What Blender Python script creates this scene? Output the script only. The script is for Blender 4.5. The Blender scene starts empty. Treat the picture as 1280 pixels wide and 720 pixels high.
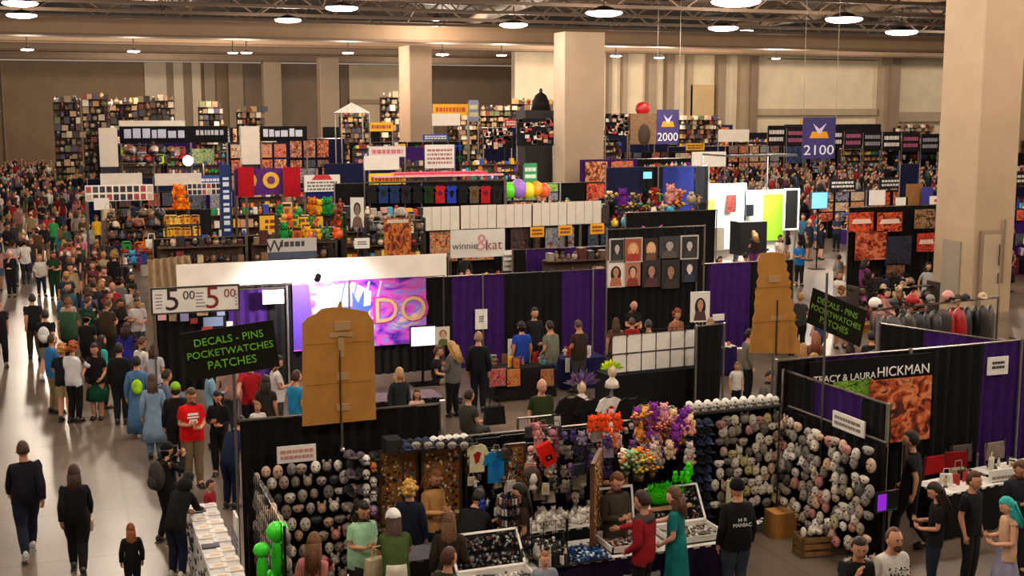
import bpy, math, random
import numpy as np
from math import sin, cos, pi, atan, radians as rad
from mathutils import Vector, Matrix
C = bpy.context.scene.collection
RN = random.Random(11)

# ------------------------------------------------------------------ camera
FPX, CAMZ = 1550.0, 6.7
PIT = atan(225 / FPX); YAW = atan(580 / FPX * cos(PIT))
FW = Vector((sin(YAW) * cos(PIT), cos(YAW) * cos(PIT), -sin(PIT)))
RT = Vector((cos(YAW), -sin(YAW), 0)); UP = RT.cross(FW)
cam = bpy.data.objects.new('camera', bpy.data.cameras.new('camera')); C.objects.link(cam)
cam.matrix_world = Matrix(((RT.x, UP.x, -FW.x, 0), (RT.y, UP.y, -FW.y, 0), (RT.z, UP.z, -FW.z, CAMZ), (0, 0, 0, 1)))
cam.data.sensor_width = 36; cam.data.lens = 36 * FPX / 1280
cam.data.clip_start = .5; cam.data.clip_end = 600
sc = bpy.context.scene; sc.camera = cam
# ------------------------------------------------------------------ world, lamps, exposure
w = bpy.data.worlds.new('hall_air'); sc.world = w; w.use_nodes = True
w.node_tree.nodes['Background'].inputs[0].default_value = (1, .80, .62, 1)
w.node_tree.nodes['Background'].inputs[1].default_value = .30
sc.view_settings.view_transform = 'Standard'; sc.view_settings.look = 'None'
sc.view_settings.gamma = 1; sc.view_settings.use_curve_mapping = False
sc.view_settings.exposure = 0.08
LAMP_W = 1150.0; LAMP_COL = (1, .83, .66); LENS_E = 16.0

def ray(u, v):
    return FW + RT * ((u - 640) / FPX) + UP * ((360 - v) / FPX)
def G(u, v, z=0.0):                      # picture point -> world point at height z
    d = ray(u, v); t = (z - CAMZ) / d.z
    return Vector((d.x * t, d.y * t, z))
def W(u, v, Y):                          # picture point -> world point in the plane y = Y
    d = ray(u, v); t = Y / d.y
    return Vector((d.x * t, Y, CAMZ + d.z * t))
def WX(u, v, X):
    d = ray(u, v); t = X / d.x
    return Vector((X, d.y * t, CAMZ + d.z * t))
def PX(p):
    q = Vector(p) - Vector((0, 0, CAMZ)); k = q.dot(FW)
    return (640 + FPX * q.dot(RT) / k, 360 - FPX * q.dot(UP) / k, k)
def lin(h):
    if isinstance(h, tuple): return h
    h = h.lstrip('#'); o = []
    for i in (0, 2, 4):
        c = int(h[i:i + 2], 16) / 255
        o.append(c / 12.92 if c <= .04045 else ((c + .055) / 1.055) ** 2.4)
    return tuple(o)

# ------------------------------------------------------------------ materials
def nd(t, k, x=0, y=0): n = t.nodes.new(k); n.location = (x, y); return n
def fam(name, rough, metal=0, nscale=6, namp=.25, bump=0, bscale=40, sheen=0, spec=.5):
    """face colour x object colour x procedural grain"""
    m = bpy.data.materials.new(name); m.use_nodes = True; t = m.node_tree; b = t.nodes['Principled BSDF']
    a = nd(t, 'ShaderNodeAttribute'); a.attribute_name = 'Col'
    o = nd(t, 'ShaderNodeObjectInfo'); tc = nd(t, 'ShaderNodeTexCoord')
    n = nd(t, 'ShaderNodeTexNoise'); n.inputs['Scale'].default_value = nscale; n.inputs['Detail'].default_value = 3
    t.links.new(tc.outputs['Object'], n.inputs['Vector'])
    r = nd(t, 'ShaderNodeMapRange'); r.inputs['From Min'].default_value = .3; r.inputs['From Max'].default_value = .7
    r.inputs['To Min'].default_value = 1 - namp; r.inputs['To Max'].default_value = 1 + namp * .4
    t.links.new(n.outputs['Fac'], r.inputs['Value'])
    x = nd(t, 'ShaderNodeVectorMath'); x.operation = 'MULTIPLY'; y = nd(t, 'ShaderNodeVectorMath'); y.operation = 'SCALE'
    t.links.new(a.outputs['Color'], x.inputs[0]); t.links.new(o.outputs['Color'], x.inputs[1])
    t.links.new(x.outputs[0], y.inputs[0]); t.links.new(r.outputs[0], y.inputs['Scale'])
    t.links.new(y.outputs[0], b.inputs['Base Color'])
    b.inputs['Roughness'].default_value = rough; b.inputs['Metallic'].default_value = metal
    b.inputs['Specular IOR Level'].default_value = spec
    if bump:
        n2 = nd(t, 'ShaderNodeTexNoise'); n2.inputs['Scale'].default_value = bscale
        t.links.new(tc.outputs['Object'], n2.inputs['Vector'])
        bp = nd(t, 'ShaderNodeBump'); bp.inputs['Strength'].default_value = bump; bp.inputs['Distance'].default_value = .02
        t.links.new(n2.outputs['Fac'], bp.inputs['Height']); t.links.new(bp.outputs[0], b.inputs['Normal'])
    return m
M = dict(
    cloth=fam('woven_cloth', .85, bump=.25, spec=.2), skin=fam('skin', .55, namp=.1, nscale=12, spec=.3),
    hair=fam('hair', .5, namp=.5, nscale=40, bump=.5, bscale=90, spec=.3), plastic=fam('plastic', .35, namp=.08),
    paper=fam('paper', .6, namp=.08, nscale=3), metal=fam('metal', .3, metal=.9, namp=.15),
    paint=fam('paint', .7, namp=.10, nscale=.7), wood=fam('wood', .6, namp=.35, nscale=9),
    card=fam('cardboard', .8, namp=.16, nscale=4, spec=.1), plush=fam('plush', .95, namp=.35, nscale=30, bump=.6, spec=.1),
    goods=fam('mixed_goods', .5, namp=.15, nscale=12))
def art(name, kind):                    # printed colour abstract art, hue varies from print to print
    m = bpy.data.materials.new(name); m.use_nodes = True; t = m.node_tree; b = t.nodes['Principled BSDF']
    tc = nd(t, 'ShaderNodeTexCoord'); o = nd(t, 'ShaderNodeObjectInfo')
    ad = nd(t, 'ShaderNodeVectorMath'); ad.operation = 'ADD'
    sc_ = nd(t, 'ShaderNodeVectorMath'); sc_.operation = 'SCALE'; sc_.inputs[0].default_value = (17, 9, 23)
    t.links.new(o.outputs['Random'], sc_.inputs['Scale'])
    t.links.new(tc.outputs['Generated'], ad.inputs[0]); t.links.new(sc_.outputs[0], ad.inputs[1])
    n = nd(t, 'ShaderNodeTexNoise'); n.inputs['Scale'].default_value = 4.5; n.inputs['Detail'].default_value = 4
    n.inputs['Distortion'].default_value = 1.6; t.links.new(ad.outputs[0], n.inputs['Vector'])
    r = nd(t, 'ShaderNodeValToRGB'); e = r.color_ramp.elements
    cols = dict(fire=['140502', '5a1c08', 'c0602a', 'eebf98', '3a1208'], photo=['080606', '30221c', 'b08468', 'e8d8c4', '1a1210'],
                multi=['10203c', 'c04028', 'e8d8a0', '306890', 'f0ece0'], graf=['3a1a86', '8a3ad0', 'd850b0', '6a7ae0', 'e0b890'],
                dark=['060608', '141828', '5a6a8a', '141014', 'a89a88'], green=['0a2008', '3a8a18', 'b8e060', '1c5010', 'f0f0d0'])[kind]
    while len(e) < 5: e.new(.5)
    for i, c in enumerate(cols): e[i].position = .3 + i * .1; e[i].color = (*lin(c), 1)
    t.links.new(n.outputs['Fac'], r.inputs[0])
    mx = nd(t, 'ShaderNodeVectorMath'); mx.operation = 'MULTIPLY'
    t.links.new(r.outputs[0], mx.inputs[0]); t.links.new(o.outputs['Color'], mx.inputs[1])
    t.links.new(mx.outputs[0], b.inputs['Base Color']); b.inputs['Roughness'].default_value = .45
    return m
for k in ('fire', 'photo', 'multi', 'graf', 'dark', 'green'): M['art_' + k] = art('printed_art_' + k, k)
def emis(name, col, s):
    m = bpy.data.materials.new(name); m.use_nodes = True; t = m.node_tree; b = t.nodes['Principled BSDF']
    tc = nd(t, 'ShaderNodeTexCoord'); n = nd(t, 'ShaderNodeTexNoise'); n.inputs['Scale'].default_value = 2
    t.links.new(tc.outputs['Generated'], n.inputs['Vector'])
    r = nd(t, 'ShaderNodeMapRange'); r.inputs['To Min'].default_value = s * .8; r.inputs['To Max'].default_value = s * 1.2
    t.links.new(n.outputs['Fac'], r.inputs['Value']); t.links.new(r.outputs[0], b.inputs['Emission Strength'])
    b.inputs['Emission Color'].default_value = (*lin(col), 1); b.inputs['Base Color'].default_value = (*lin(col), 1)
    return m
M['lens'] = emis('lamp_lens', (1, .86, .80), LENS_E)
M['screen'] = emis('screen_light', 'e8f0ff', 1.5); M['screen_blue'] = emis('screen_blue', '6ab0f0', 1.2)
M['screen_purple'] = emis('screen_purple', '8a20d0', .6); M['glow'] = emis('booth_spot', 'fff4e8', 20)
def glass():
    m = bpy.data.materials.new('display_glass'); m.use_nodes = True; t = m.node_tree; b = t.nodes['Principled BSDF']
    tc = nd(t, 'ShaderNodeTexCoord'); n = nd(t, 'ShaderNodeTexNoise'); t.links.new(tc.outputs['Object'], n.inputs['Vector'])
    r = nd(t, 'ShaderNodeMapRange'); r.inputs['To Min'].default_value = .03; r.inputs['To Max'].default_value = .1
    t.links.new(n.outputs['Fac'], r.inputs['Value']); t.links.new(r.outputs[0], b.inputs['Roughness'])
    b.inputs['Transmission Weight'].default_value = 1; b.inputs['IOR'].default_value = 1.05; b.inputs['Base Color'].default_value = (.85, .88, .9, 1)
    return m
M['glass'] = glass()
def floor_mat():
    m = bpy.data.materials.new('polished_concrete'); m.use_nodes = True; t = m.node_tree; b = t.nodes['Principled BSDF']
    tc = nd(t, 'ShaderNodeTexCoord'); n = nd(t, 'ShaderNodeTexNoise'); n.inputs['Scale'].default_value = .35; n.inputs['Detail'].default_value = 8
    t.links.new(tc.outputs['Object'], n.inputs['Vector'])
    r = nd(t, 'ShaderNodeValToRGB'); e = r.color_ramp.elements
    e[0].position = .35; e[0].color = (.085, .062, .044, 1); e[1].position = .66; e[1].color = (.17, .130, .098, 1)
    t.links.new(n.outputs['Fac'], r.inputs[0])
    br = nd(t, 'ShaderNodeTexBrick'); br.inputs['Scale'].default_value = .11; br.inputs['Mortar Size'].default_value = .004; br.offset = 0
    br.inputs['Color1'].default_value = (1, 1, 1, 1); br.inputs['Color2'].default_value = (.93, .93, .93, 1); br.inputs['Mortar'].default_value = (.72, .72, .72, 1)
    t.links.new(tc.outputs['Object'], br.inputs['Vector'])
    x = nd(t, 'ShaderNodeVectorMath'); x.operation = 'MULTIPLY'
    t.links.new(r.outputs[0], x.inputs[0]); t.links.new(br.outputs[0], x.inputs[1]); t.links.new(x.outputs[0], b.inputs['Base Color'])
    n2 = nd(t, 'ShaderNodeTexNoise'); n2.inputs['Scale'].default_value = .8; n2.inputs['Detail'].default_value = 5
    t.links.new(tc.outputs['Object'], n2.inputs['Vector'])
    r2 = nd(t, 'ShaderNodeMapRange'); r2.inputs['To Min'].default_value = .27; r2.inputs['To Max'].default_value = .33
    t.links.new(n2.outputs['Fac'], r2.inputs['Value']); t.links.new(r2.outputs[0], b.inputs['Roughness'])
    b.inputs['Specular IOR Level'].default_value = .5
    return m
M['floor'] = floor_mat()

# ------------------------------------------------------------------ mesh builder
WHITE = (1., 1., 1.)
class MB:
    def __init__(s): s.v = []; s.f = []; s.c = []; s.mi = []
    def add(s, vs, fs, c=None, mi=0):
        o = len(s.v); s.v += [tuple(p) for p in vs]; c = WHITE if c is None else lin(c)
        for f in fs: s.f.append(tuple(o + i for i in f)); s.c.append(c); s.mi.append(mi)
        return s
    def box(s, x0, x1, y0, y1, z0, z1, c=None, mi=0):
        return s.add([(x0, y0, z0), (x1, y0, z0), (x1, y1, z0), (x0, y1, z0), (x0, y0, z1), (x1, y0, z1), (x1, y1, z1), (x0, y1, z1)],
                     [(0, 3, 2, 1), (4, 5, 6, 7), (0, 1, 5, 4), (1, 2, 6, 5), (2, 3, 7, 6), (3, 0, 4, 7)], c, mi)
    def xf(s, start, mat):
        for i in range(start, len(s.v)): s.v[i] = tuple(mat @ Vector(s.v[i]))
        return s
    def tube(s, p0, p1, r0, r1=None, n=6, c=None, mi=0):
        p0 = Vector(p0); p1 = Vector(p1); r1 = r0 if r1 is None else r1; d = (p1 - p0)
        if d.length < 1e-6: return s
        d.normalize(); a = d.orthogonal().normalized(); b = d.cross(a); vs = []
        for p, r in ((p0, r0), (p1, r1)):
            for i in range(n): vs.append(p + (a * cos(2 * pi * i / n) + b * sin(2 * pi * i / n)) * r)
        fs = [(i, (i + 1) % n, n + (i + 1) % n, n + i) for i in range(n)] + [tuple(range(n))[::-1], tuple(range(n, 2 * n))]
        return s.add(vs, fs, c, mi)
    def path(s, ps, r, n=5, c=None):
        for a, b in zip(ps, ps[1:]): s.tube(a, b, r, n=n, c=c)
        return s
    def ball(s, p, r, nu=8, nv=6, c=None, mi=0, fn=None):
        if not isinstance(r, (tuple, list)): r = (r, r, r)
        vs = []
        for j in range(1, nv):
            th = pi * j / nv
            for i in range(nu):
                ph = 2 * pi * i / nu; q = (sin(th) * cos(ph), sin(th) * sin(ph), cos(th))
                if fn: q = fn(*q)
                vs.append((p[0] + r[0] * q[0], p[1] + r[1] * q[1], p[2] + r[2] * q[2]))
        for q in ((0, 0, 1), (0, 0, -1)):
            if fn: q = fn(*q)
            vs.append((p[0] + r[0] * q[0], p[1] + r[1] * q[1], p[2] + r[2] * q[2]))
        T = len(vs) - 2; B = T + 1; fs = []
        for i in range(nu):
            k = (i + 1) % nu; fs.append((T, i, k)); fs.append((B, (nv - 2) * nu + k, (nv - 2) * nu + i))
            for j in range(nv - 2): fs.append((j * nu + i, (j + 1) * nu + i, (j + 1) * nu + k, j * nu + k))
        return s.add(vs, fs, c, mi)
    def lathe(s, prof, n=12, o=(0, 0, 0), c=None, sx=1, sy=1, wav=0, wn=8):
        vs = []
        for k, (r, z) in enumerate(prof):
            for i in range(n):
                a = 2 * pi * i / n; rr = r * (1 + wav * (k / len(prof)) * sin(wn * a))
                vs.append((o[0] + rr * cos(a) * sx, o[1] + rr * sin(a) * sy, o[2] + z))
        m = len(prof)
        fs = [(k * n + i, k * n + (i + 1) % n, (k + 1) * n + (i + 1) % n, (k + 1) * n + i) for k in range(m - 1) for i in range(n)]
        fs += [tuple(range(n))[::-1], tuple(range((m - 1) * n, m * n))]
        return s.add(vs, fs, c)
    def prism(s, pts, y0, y1, c=None):    # outline in x,z, thickness along y
        n = len(pts); vs = [(x, y0, z) for x, z in pts] + [(x, y1, z) for x, z in pts]
        return s.add(vs, [tuple(range(n)), tuple(range(n, 2 * n))[::-1]] + [(i, n + i, n + (i + 1) % n, (i + 1) % n) for i in range(n)], c)
    def mesh(s, name, mats, smooth=False):
        me = bpy.data.meshes.new(name); me.from_pydata(s.v, [], s.f)
        for m in (mats if isinstance(mats, (list, tuple)) else [mats]): me.materials.append(M[m] if isinstance(m, str) else m)
        ca = me.color_attributes.new('Col', 'FLOAT_COLOR', 'CORNER')
        tot = np.array([len(f) for f in s.f]); cc = np.repeat(np.array(s.c, dtype=np.float32), tot, axis=0)
        cc = np.concatenate([cc, np.ones((len(cc), 1), np.float32)], axis=1); ca.data.foreach_set('color', cc.ravel())
        me.polygons.foreach_set('material_index', s.mi)
        if smooth: me.polygons.foreach_set('use_smooth', [True] * len(s.f))
        me.update(); return me
def link(name, me, parent=None, loc=None, rz=0, col=None, scale=None):
    o = bpy.data.objects.new(name, me); C.objects.link(o)
    if parent is not None: o.parent = parent
    if loc is not None: o.location = loc
    if rz: o.rotation_euler = (0, 0, rz)
    if scale: o.scale = (scale,) * 3 if not isinstance(scale, tuple) else scale
    if col is not None: o.color = (*lin(col), 1)
    return o
TAGGED = []
def tag(o, label=None, cat=None, group=None, kind=None):
    if label: o['label'] = label
    if cat: o['category'] = cat
    if group: o['group'] = group
    if kind: o['kind'] = kind
    if cat: TAGGED.append(o)
    return o
def empty(name, loc, rz=0, label=None, cat=None, group=None):
    o = bpy.data.objects.new(name, None); C.objects.link(o); o.location = loc; o.rotation_euler = (0, 0, rz); o.empty_display_size = .2
    return tag(o, label, cat, group)
def build(mb, name, mats='paint', parent=None, smooth=False, col=None, world=False):
    """world=True: vertices are in world space; origin is moved to the base centre (or to the parent's space)"""
    if parent is None or world:
        if parent is None:
            a = np.array(mb.v); o = Vector(((a[:, 0].min() + a[:, 0].max()) / 2, (a[:, 1].min() + a[:, 1].max()) / 2, a[:, 2].min()))
        else:
            q = parent; o = Vector((0, 0, 0))
            while q is not None: o += q.location; q = q.parent
        mb.v = [(x - o.x, y - o.y, z - o.z) for x, y, z in mb.v]
        return link(name, mb.mesh(name, mats, smooth), parent, o if parent is None else None, col=col)
    return link(name, mb.mesh(name, mats, smooth), parent, col=col)
def struct(mb, name, mats='paint', col=None, parent=None):
    o = build(mb, name, mats, parent, col=col, world=parent is not None)
    if parent is None: o['kind'] = 'structure'
    return o
def text(name, s, parent, loc, size, col, width=None, align='CENTER', rot=(pi / 2, 0, 0), shear=0, space=1.0, ext=.004, mat='paper'):
    cu = bpy.data.curves.new(name, 'FONT'); cu.body = s; cu.size = size; cu.align_x = align; cu.align_y = 'CENTER'
    cu.extrude = ext; cu.shear = shear; cu.space_line = space; cu.resolution_u = 3
    ob = bpy.data.objects.new(name, cu); C.objects.link(ob)
    bpy.context.view_layer.update()
    me = bpy.data.meshes.new_from_object(ob); bpy.data.objects.remove(ob)
    me.materials.clear(); me.materials.append(M[mat])
    ca = me.color_attributes.new('Col', 'FLOAT_COLOR', 'CORNER'); ca.data.foreach_set('color', [1.0] * (4 * len(me.loops)))
    o = link(name, me, parent, loc, col=col); o.rotation_euler = rot
    if width:
        xs = [v.co.x for v in me.vertices]; k = width / (max(xs) - min(xs)); o.scale = (k, 1 if abs(k - 1) > 1 else k, 1)
        o.scale = (k, k, 1) if k < 1 else (k, 1, 1)
    return o

# ------------------------------------------------------------------ hall shell
struct(MB().box(-30, 150, -12, 150, -.3, 0), 'floor', 'floor')
struct(MB().box(-30, 150, -12, 150, 16.5, 16.8, '2a2018'), 'ceiling', 'paint')
wb = struct(MB().box(-30, 60, 144, 145, 0, 11.7, '80694f'), 'wall_back', 'paint')
def wpan(u0, u1, col, Y=144, parent=wb, v0=81, ztop=11.7, z0=0, out=.25, name='wall_panel'):
    a = W(u0, 110, Y); b = W(u1, 110, Y)
    return struct(MB().box(a.x, b.x, Y - out, Y + .05, z0, ztop, col), name, 'paint', parent=parent)
for u0, u1, c, o in ((2, 4, '8a7258', .3), (181, 208, 'c8b8a2', .3), (208, 217, '86725e', .2), (217, 229, 'cabaa4', .3), (229, 240, '86725e', .2), (240, 251, 'd0c0aa', .3),
                     (255, 268, '9c8a76', .5), (285, 303, '9c8872', .6), (303, 330, '7e6a58', .2), (352, 396, '7e6a58', .2),
                     (425, 436, '75604e', .2), (436, 501, 'd2bfa2', .3), (540, 690, '85705c', .2)):
    wpan(u0, u1, c, out=o)
struct(MB().box(W(436, 118, 143.6).x, W(501, 118, 143.6).x, 143.4, 143.7, 7.2, 7.7, 'a8947a'), 'trim_1', 'paint')
wr = struct(MB().box(44, 150, 118, 119, 0, 12.6, 'd6c6aa'), 'wall_right', 'paint')
for u0, u1, c, o in ((757, 761, '8c7a64', .8), (775, 781, '9a8870', .7), (806, 816, '937f69', .9), (829, 838, '8c7862', .9), (855, 862, '9c8870', .7),
                     (862, 890, 'd2c0a0', .3), (893, 902, '8c7862', .9), (921, 932, '9a866c', .7), (932, 941, '7e6a56', 1.1), (1096, 1105, 'a08c74', .7), (1105, 1116, '8a7560', 1.3)):
    wpan(u0, u1, c, 118, wr, ztop=12.5, out=o)
for i, (u0, u1, v0, v1, c) in enumerate(((944, 1094, 136, 144, 'a8957c'), (1117, 1178, 140, 152, 'a8957c'), (862, 890, 106, 150, 'b89c70'), (960, 1094, 73, 76, '6e5a48'))):
    a = W(u0, v0, 117.6); b = W(u1, v1, 117.6); struct(MB().box(a.x, b.x, 117.3, 117.8, b.z, a.z, c), 'trim_%d' % (i + 2), 'paint')
# columns
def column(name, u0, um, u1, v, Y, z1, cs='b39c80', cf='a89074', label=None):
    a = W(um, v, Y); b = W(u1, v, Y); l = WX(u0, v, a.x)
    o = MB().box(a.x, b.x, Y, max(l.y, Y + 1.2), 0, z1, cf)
    o.box(a.x - .06, a.x, Y - .02, max(l.y, Y + 1.2), 0, z1, cs)  # left side slab coloured lighter, its brighter light put into the paint
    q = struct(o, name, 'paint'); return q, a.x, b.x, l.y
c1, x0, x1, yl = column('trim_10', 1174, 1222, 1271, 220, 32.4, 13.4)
dr = MB(); a = W(1226, 308, 32.3); b = W(1252, 308, 32.3)
dr.box(a.x, b.x, 32.28, 32.4, 0, 2.75, '8a7660'); dr.box(a.x + .08, b.x - .08, 32.25, 32.3, 0, 2.62, 'a8947a')
d1 = struct(dr, 'door_1', 'paint'); struct(MB().tube((b.x - .16, 32.2, 1.0), (b.x - .16, 32.2, 1.35), .02, c='403830').tube((b.x - .16, 32.2, 1.6), (b.x - .16, 32.2, 2.3), .02, c='403830'), 'door_handle', 'metal', parent=d1)
a = WX(1177, 342, x0 - .1); b = WX(1199, 342, x0 - .1)
struct(MB().box(x0 - .12, x0 - .05, b.y, a.y, .3, 2.35, '9a907e'), 'trim_11', 'paint')
struct(MB().tube((x0 + 1.15, 32.3, 1.0), (x0 + 1.15, 32.3, 3.1), .04, c='8a7a66'), 'trim_12', 'paint')
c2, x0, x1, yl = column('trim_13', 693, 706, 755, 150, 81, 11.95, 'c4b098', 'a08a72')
a = W(727, 217, 80.9); b = W(743, 217, 80.9); d2 = struct(MB().box(a.x, b.x, 80.85, 81, 0, a.z, '8c7862').box(a.x + .15, b.x - .15, 80.8, 80.9, 0, a.z - .15, 'a08c74'), 'door_2', 'paint')
struct(MB().tube((b.x - .3, 80.75, 1), (b.x - .3, 80.75, 1.3), .03, c='403830'), 'door_handle', 'metal', parent=d2)
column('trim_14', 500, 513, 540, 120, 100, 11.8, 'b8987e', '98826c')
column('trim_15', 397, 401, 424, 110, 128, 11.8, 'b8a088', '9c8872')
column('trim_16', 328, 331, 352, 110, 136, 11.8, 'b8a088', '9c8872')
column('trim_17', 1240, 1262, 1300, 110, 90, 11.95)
# deep girders across the hall, then the roof steelwork
for i, (Y, zb, h, d, c) in enumerate(((96, 11.85, 1.5, 2.2, '8a7056'), (112, 12.05, .9, 1.4, '8c735a'), (124, 11.9, 1.0, 1.6, '86705a'), (136, 11.6, .9, 1.0, '7a6552'))):
    struct(MB().box(-30, 150, Y, Y + d, zb, zb + h, c).box(-30, 150, Y - .15, Y, zb, zb + .18, '6a5440'), 'trim_%d' % (20 + i), 'paint')
gr = empty('roof_truss', (0, 0, 11.9), 0); gr['kind'] = 'structure'
for k, Y in enumerate((44, 54, 62, 70, 77, 84, 90)):
    m = MB(); z0, z1 = 12.7, 14.3
    m.box(-30, 150, Y - .14, Y + .14, z0, z0 + .2, '4e3c2c').box(-30, 150, Y - .14, Y + .14, z1, z1 + .2, '4e3c2c')
    n = 0; x = -30
    while x < 150:
        m.tube((x, Y, z0 + (1.6 if n % 2 else 0)), (x + 2.4, Y, z0 + (0 if n % 2 else 1.6)), .07, n=4, c='5a4634'); x += 2.4; n += 1
    q = build(m, 'steel_truss', 'paint', gr, world=True)
for k, X in enumerate(range(-28, 150, 9)):
    m = MB().box(X - .12, X + .12, 20, 96, 14.5, 15.0, '46362a'); 
    for yy in range(24, 94, 6): m.tube((X, yy, 14.5), (X, yy + 3, 13.2), .05, n=4, c='5a4634').tube((X, yy + 3, 13.2), (X, yy + 6, 14.5), .05, n=4, c='5a4634')
    build(m, 'roof_joist', 'paint', gr, world=True)
for X, Y0, Y1, r in ((4, 40, 96, .35), (26, 50, 96, .45), (50, 40, 96, .35), (75, 50, 96, .5)):
    build(MB().tube((X, Y0, 13.6), (X + 6, Y1, 13.6), r, n=10, c='75614c'), 'air_duct', 'paint', gr, smooth=True, world=True)
# ceiling lamps
lens_me = {}
def lamp(p, r, label, watt):
    t = empty('ceiling_light', p, 0, label, 'ceiling light', 'round ceiling lamps')
    link('housing', HOUS, t, scale=r); link('lens', LENS, t, scale=r)
    m = MB().tube((0, 0, .15), (0, 0, 16.5 - p[2]), .04, c='403428'); build(m, 'hanger', 'metal', t)
    if watt:
        L = LD.get(watt)
        if L is None:
            L = bpy.data.lights.new('lamp_light', 'POINT'); L.shadow_soft_size = .45; L.energy = watt; L.color = LAMP_COL; LD[watt] = L
        q = bpy.data.objects.new('lamp_light', L); C.objects.link(q); q.parent = t; q.location = (0, 0, -.75)
LD = {}
HOUS = MB().lathe([(.42, 0), (.44, .03), (.30, .13), (.10, .2)], 14, c='4a4036').mesh('housing', 'metal', True)
LENS = MB().lathe([(.05, -.11), (.34, -.09), (.50, -.045), (.54, 0), (.50, .03)], 14).mesh('lens', 'lens', True)
LLAB = {(25, 4): 'uppermost lamp of the bright pair at the upper left corner', (27, 19): 'lower lamp of the bright pair at the upper left corner', (360, 25): 'ceiling lamp above the pair of far left columns', (427, 10): 'larger ceiling lamp right of the one above the far left columns',
        (642, 31): 'ceiling lamp just left of the near middle column', (755, 16): 'ceiling lamp just right of the top of the near middle column', (920, 2): 'largest ceiling lamp, cut by the top edge of the picture', (904, 35): 'ceiling lamp directly under the largest one', (1055, 24): 'ceiling lamp second left of the big right column', (1127, 40): 'ceiling lamp nearest to the big right column',
        (34, 62): 'small lamp under the far girder at the left edge', (167, 64): 'small lamp under the far girder left of the white wall panels', (291, 66): 'left lamp of the close small pair under the far girder', (308, 66): 'right lamp of the close small pair under the far girder', (435, 66): 'small lamp under the far girder left of the door panel',
        (553, 68): 'small lamp just right of the far middle column', (627, 69): 'small lamp between the far and near middle columns', (770, 70): 'small lamp just right of the near middle column', (824, 72): 'small lamp above the area banner by the timber display', (970, 73): 'smallest lamp under the far girder at the right'}
for (u, v, wd) in ((25, 4, 40), (27, 19, 34), (360, 25, 31), (427, 10, 38), (642, 31, 33), (755, 16, 43), (920, 2, 58), (904, 35, 35), (1055, 24, 43), (1127, 40, 37),
                   (34, 62, 14), (167, 64, 14), (291, 66, 12), (308, 66, 13), (435, 66, 13), (553, 68, 15), (627, 69, 12), (770, 70, 13), (824, 72, 12), (970, 73, 10)):
    p = G(u, v, 11.2 if v > 50 else 12.2); k = PX(p)[2]
    lamp(p, max(.6, wd / FPX * k), LLAB[(u, v)], LAMP_W * (1.7 if v > 50 else 1.1))
for X in (-8, 2, 12, 22, 33, 45, 58):
    for Y in (6, 16, 27, 38, 49):
        if Y < 30 or X < Y * .9: lamp(Vector((X, Y, 12.6)), 1.3, 'round lamp added under the roof steel to brighten the far hall and walls', LAMP_W)
for X, Y in ((14, 62), (40, 66), (28, 92), (70, 80), (62, 104), (80, 104), (98, 104), (46, 106), (85, 70), (10, 128), (40, 128)): lamp(Vector((X, Y, 13.4 if Y < 95 else 13.9)), 1.3, 'round lamp added under the roof steel to brighten the far hall and walls', LAMP_W * 2.2)  # extra lamps put in to brighten the far hall and its walls
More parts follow.
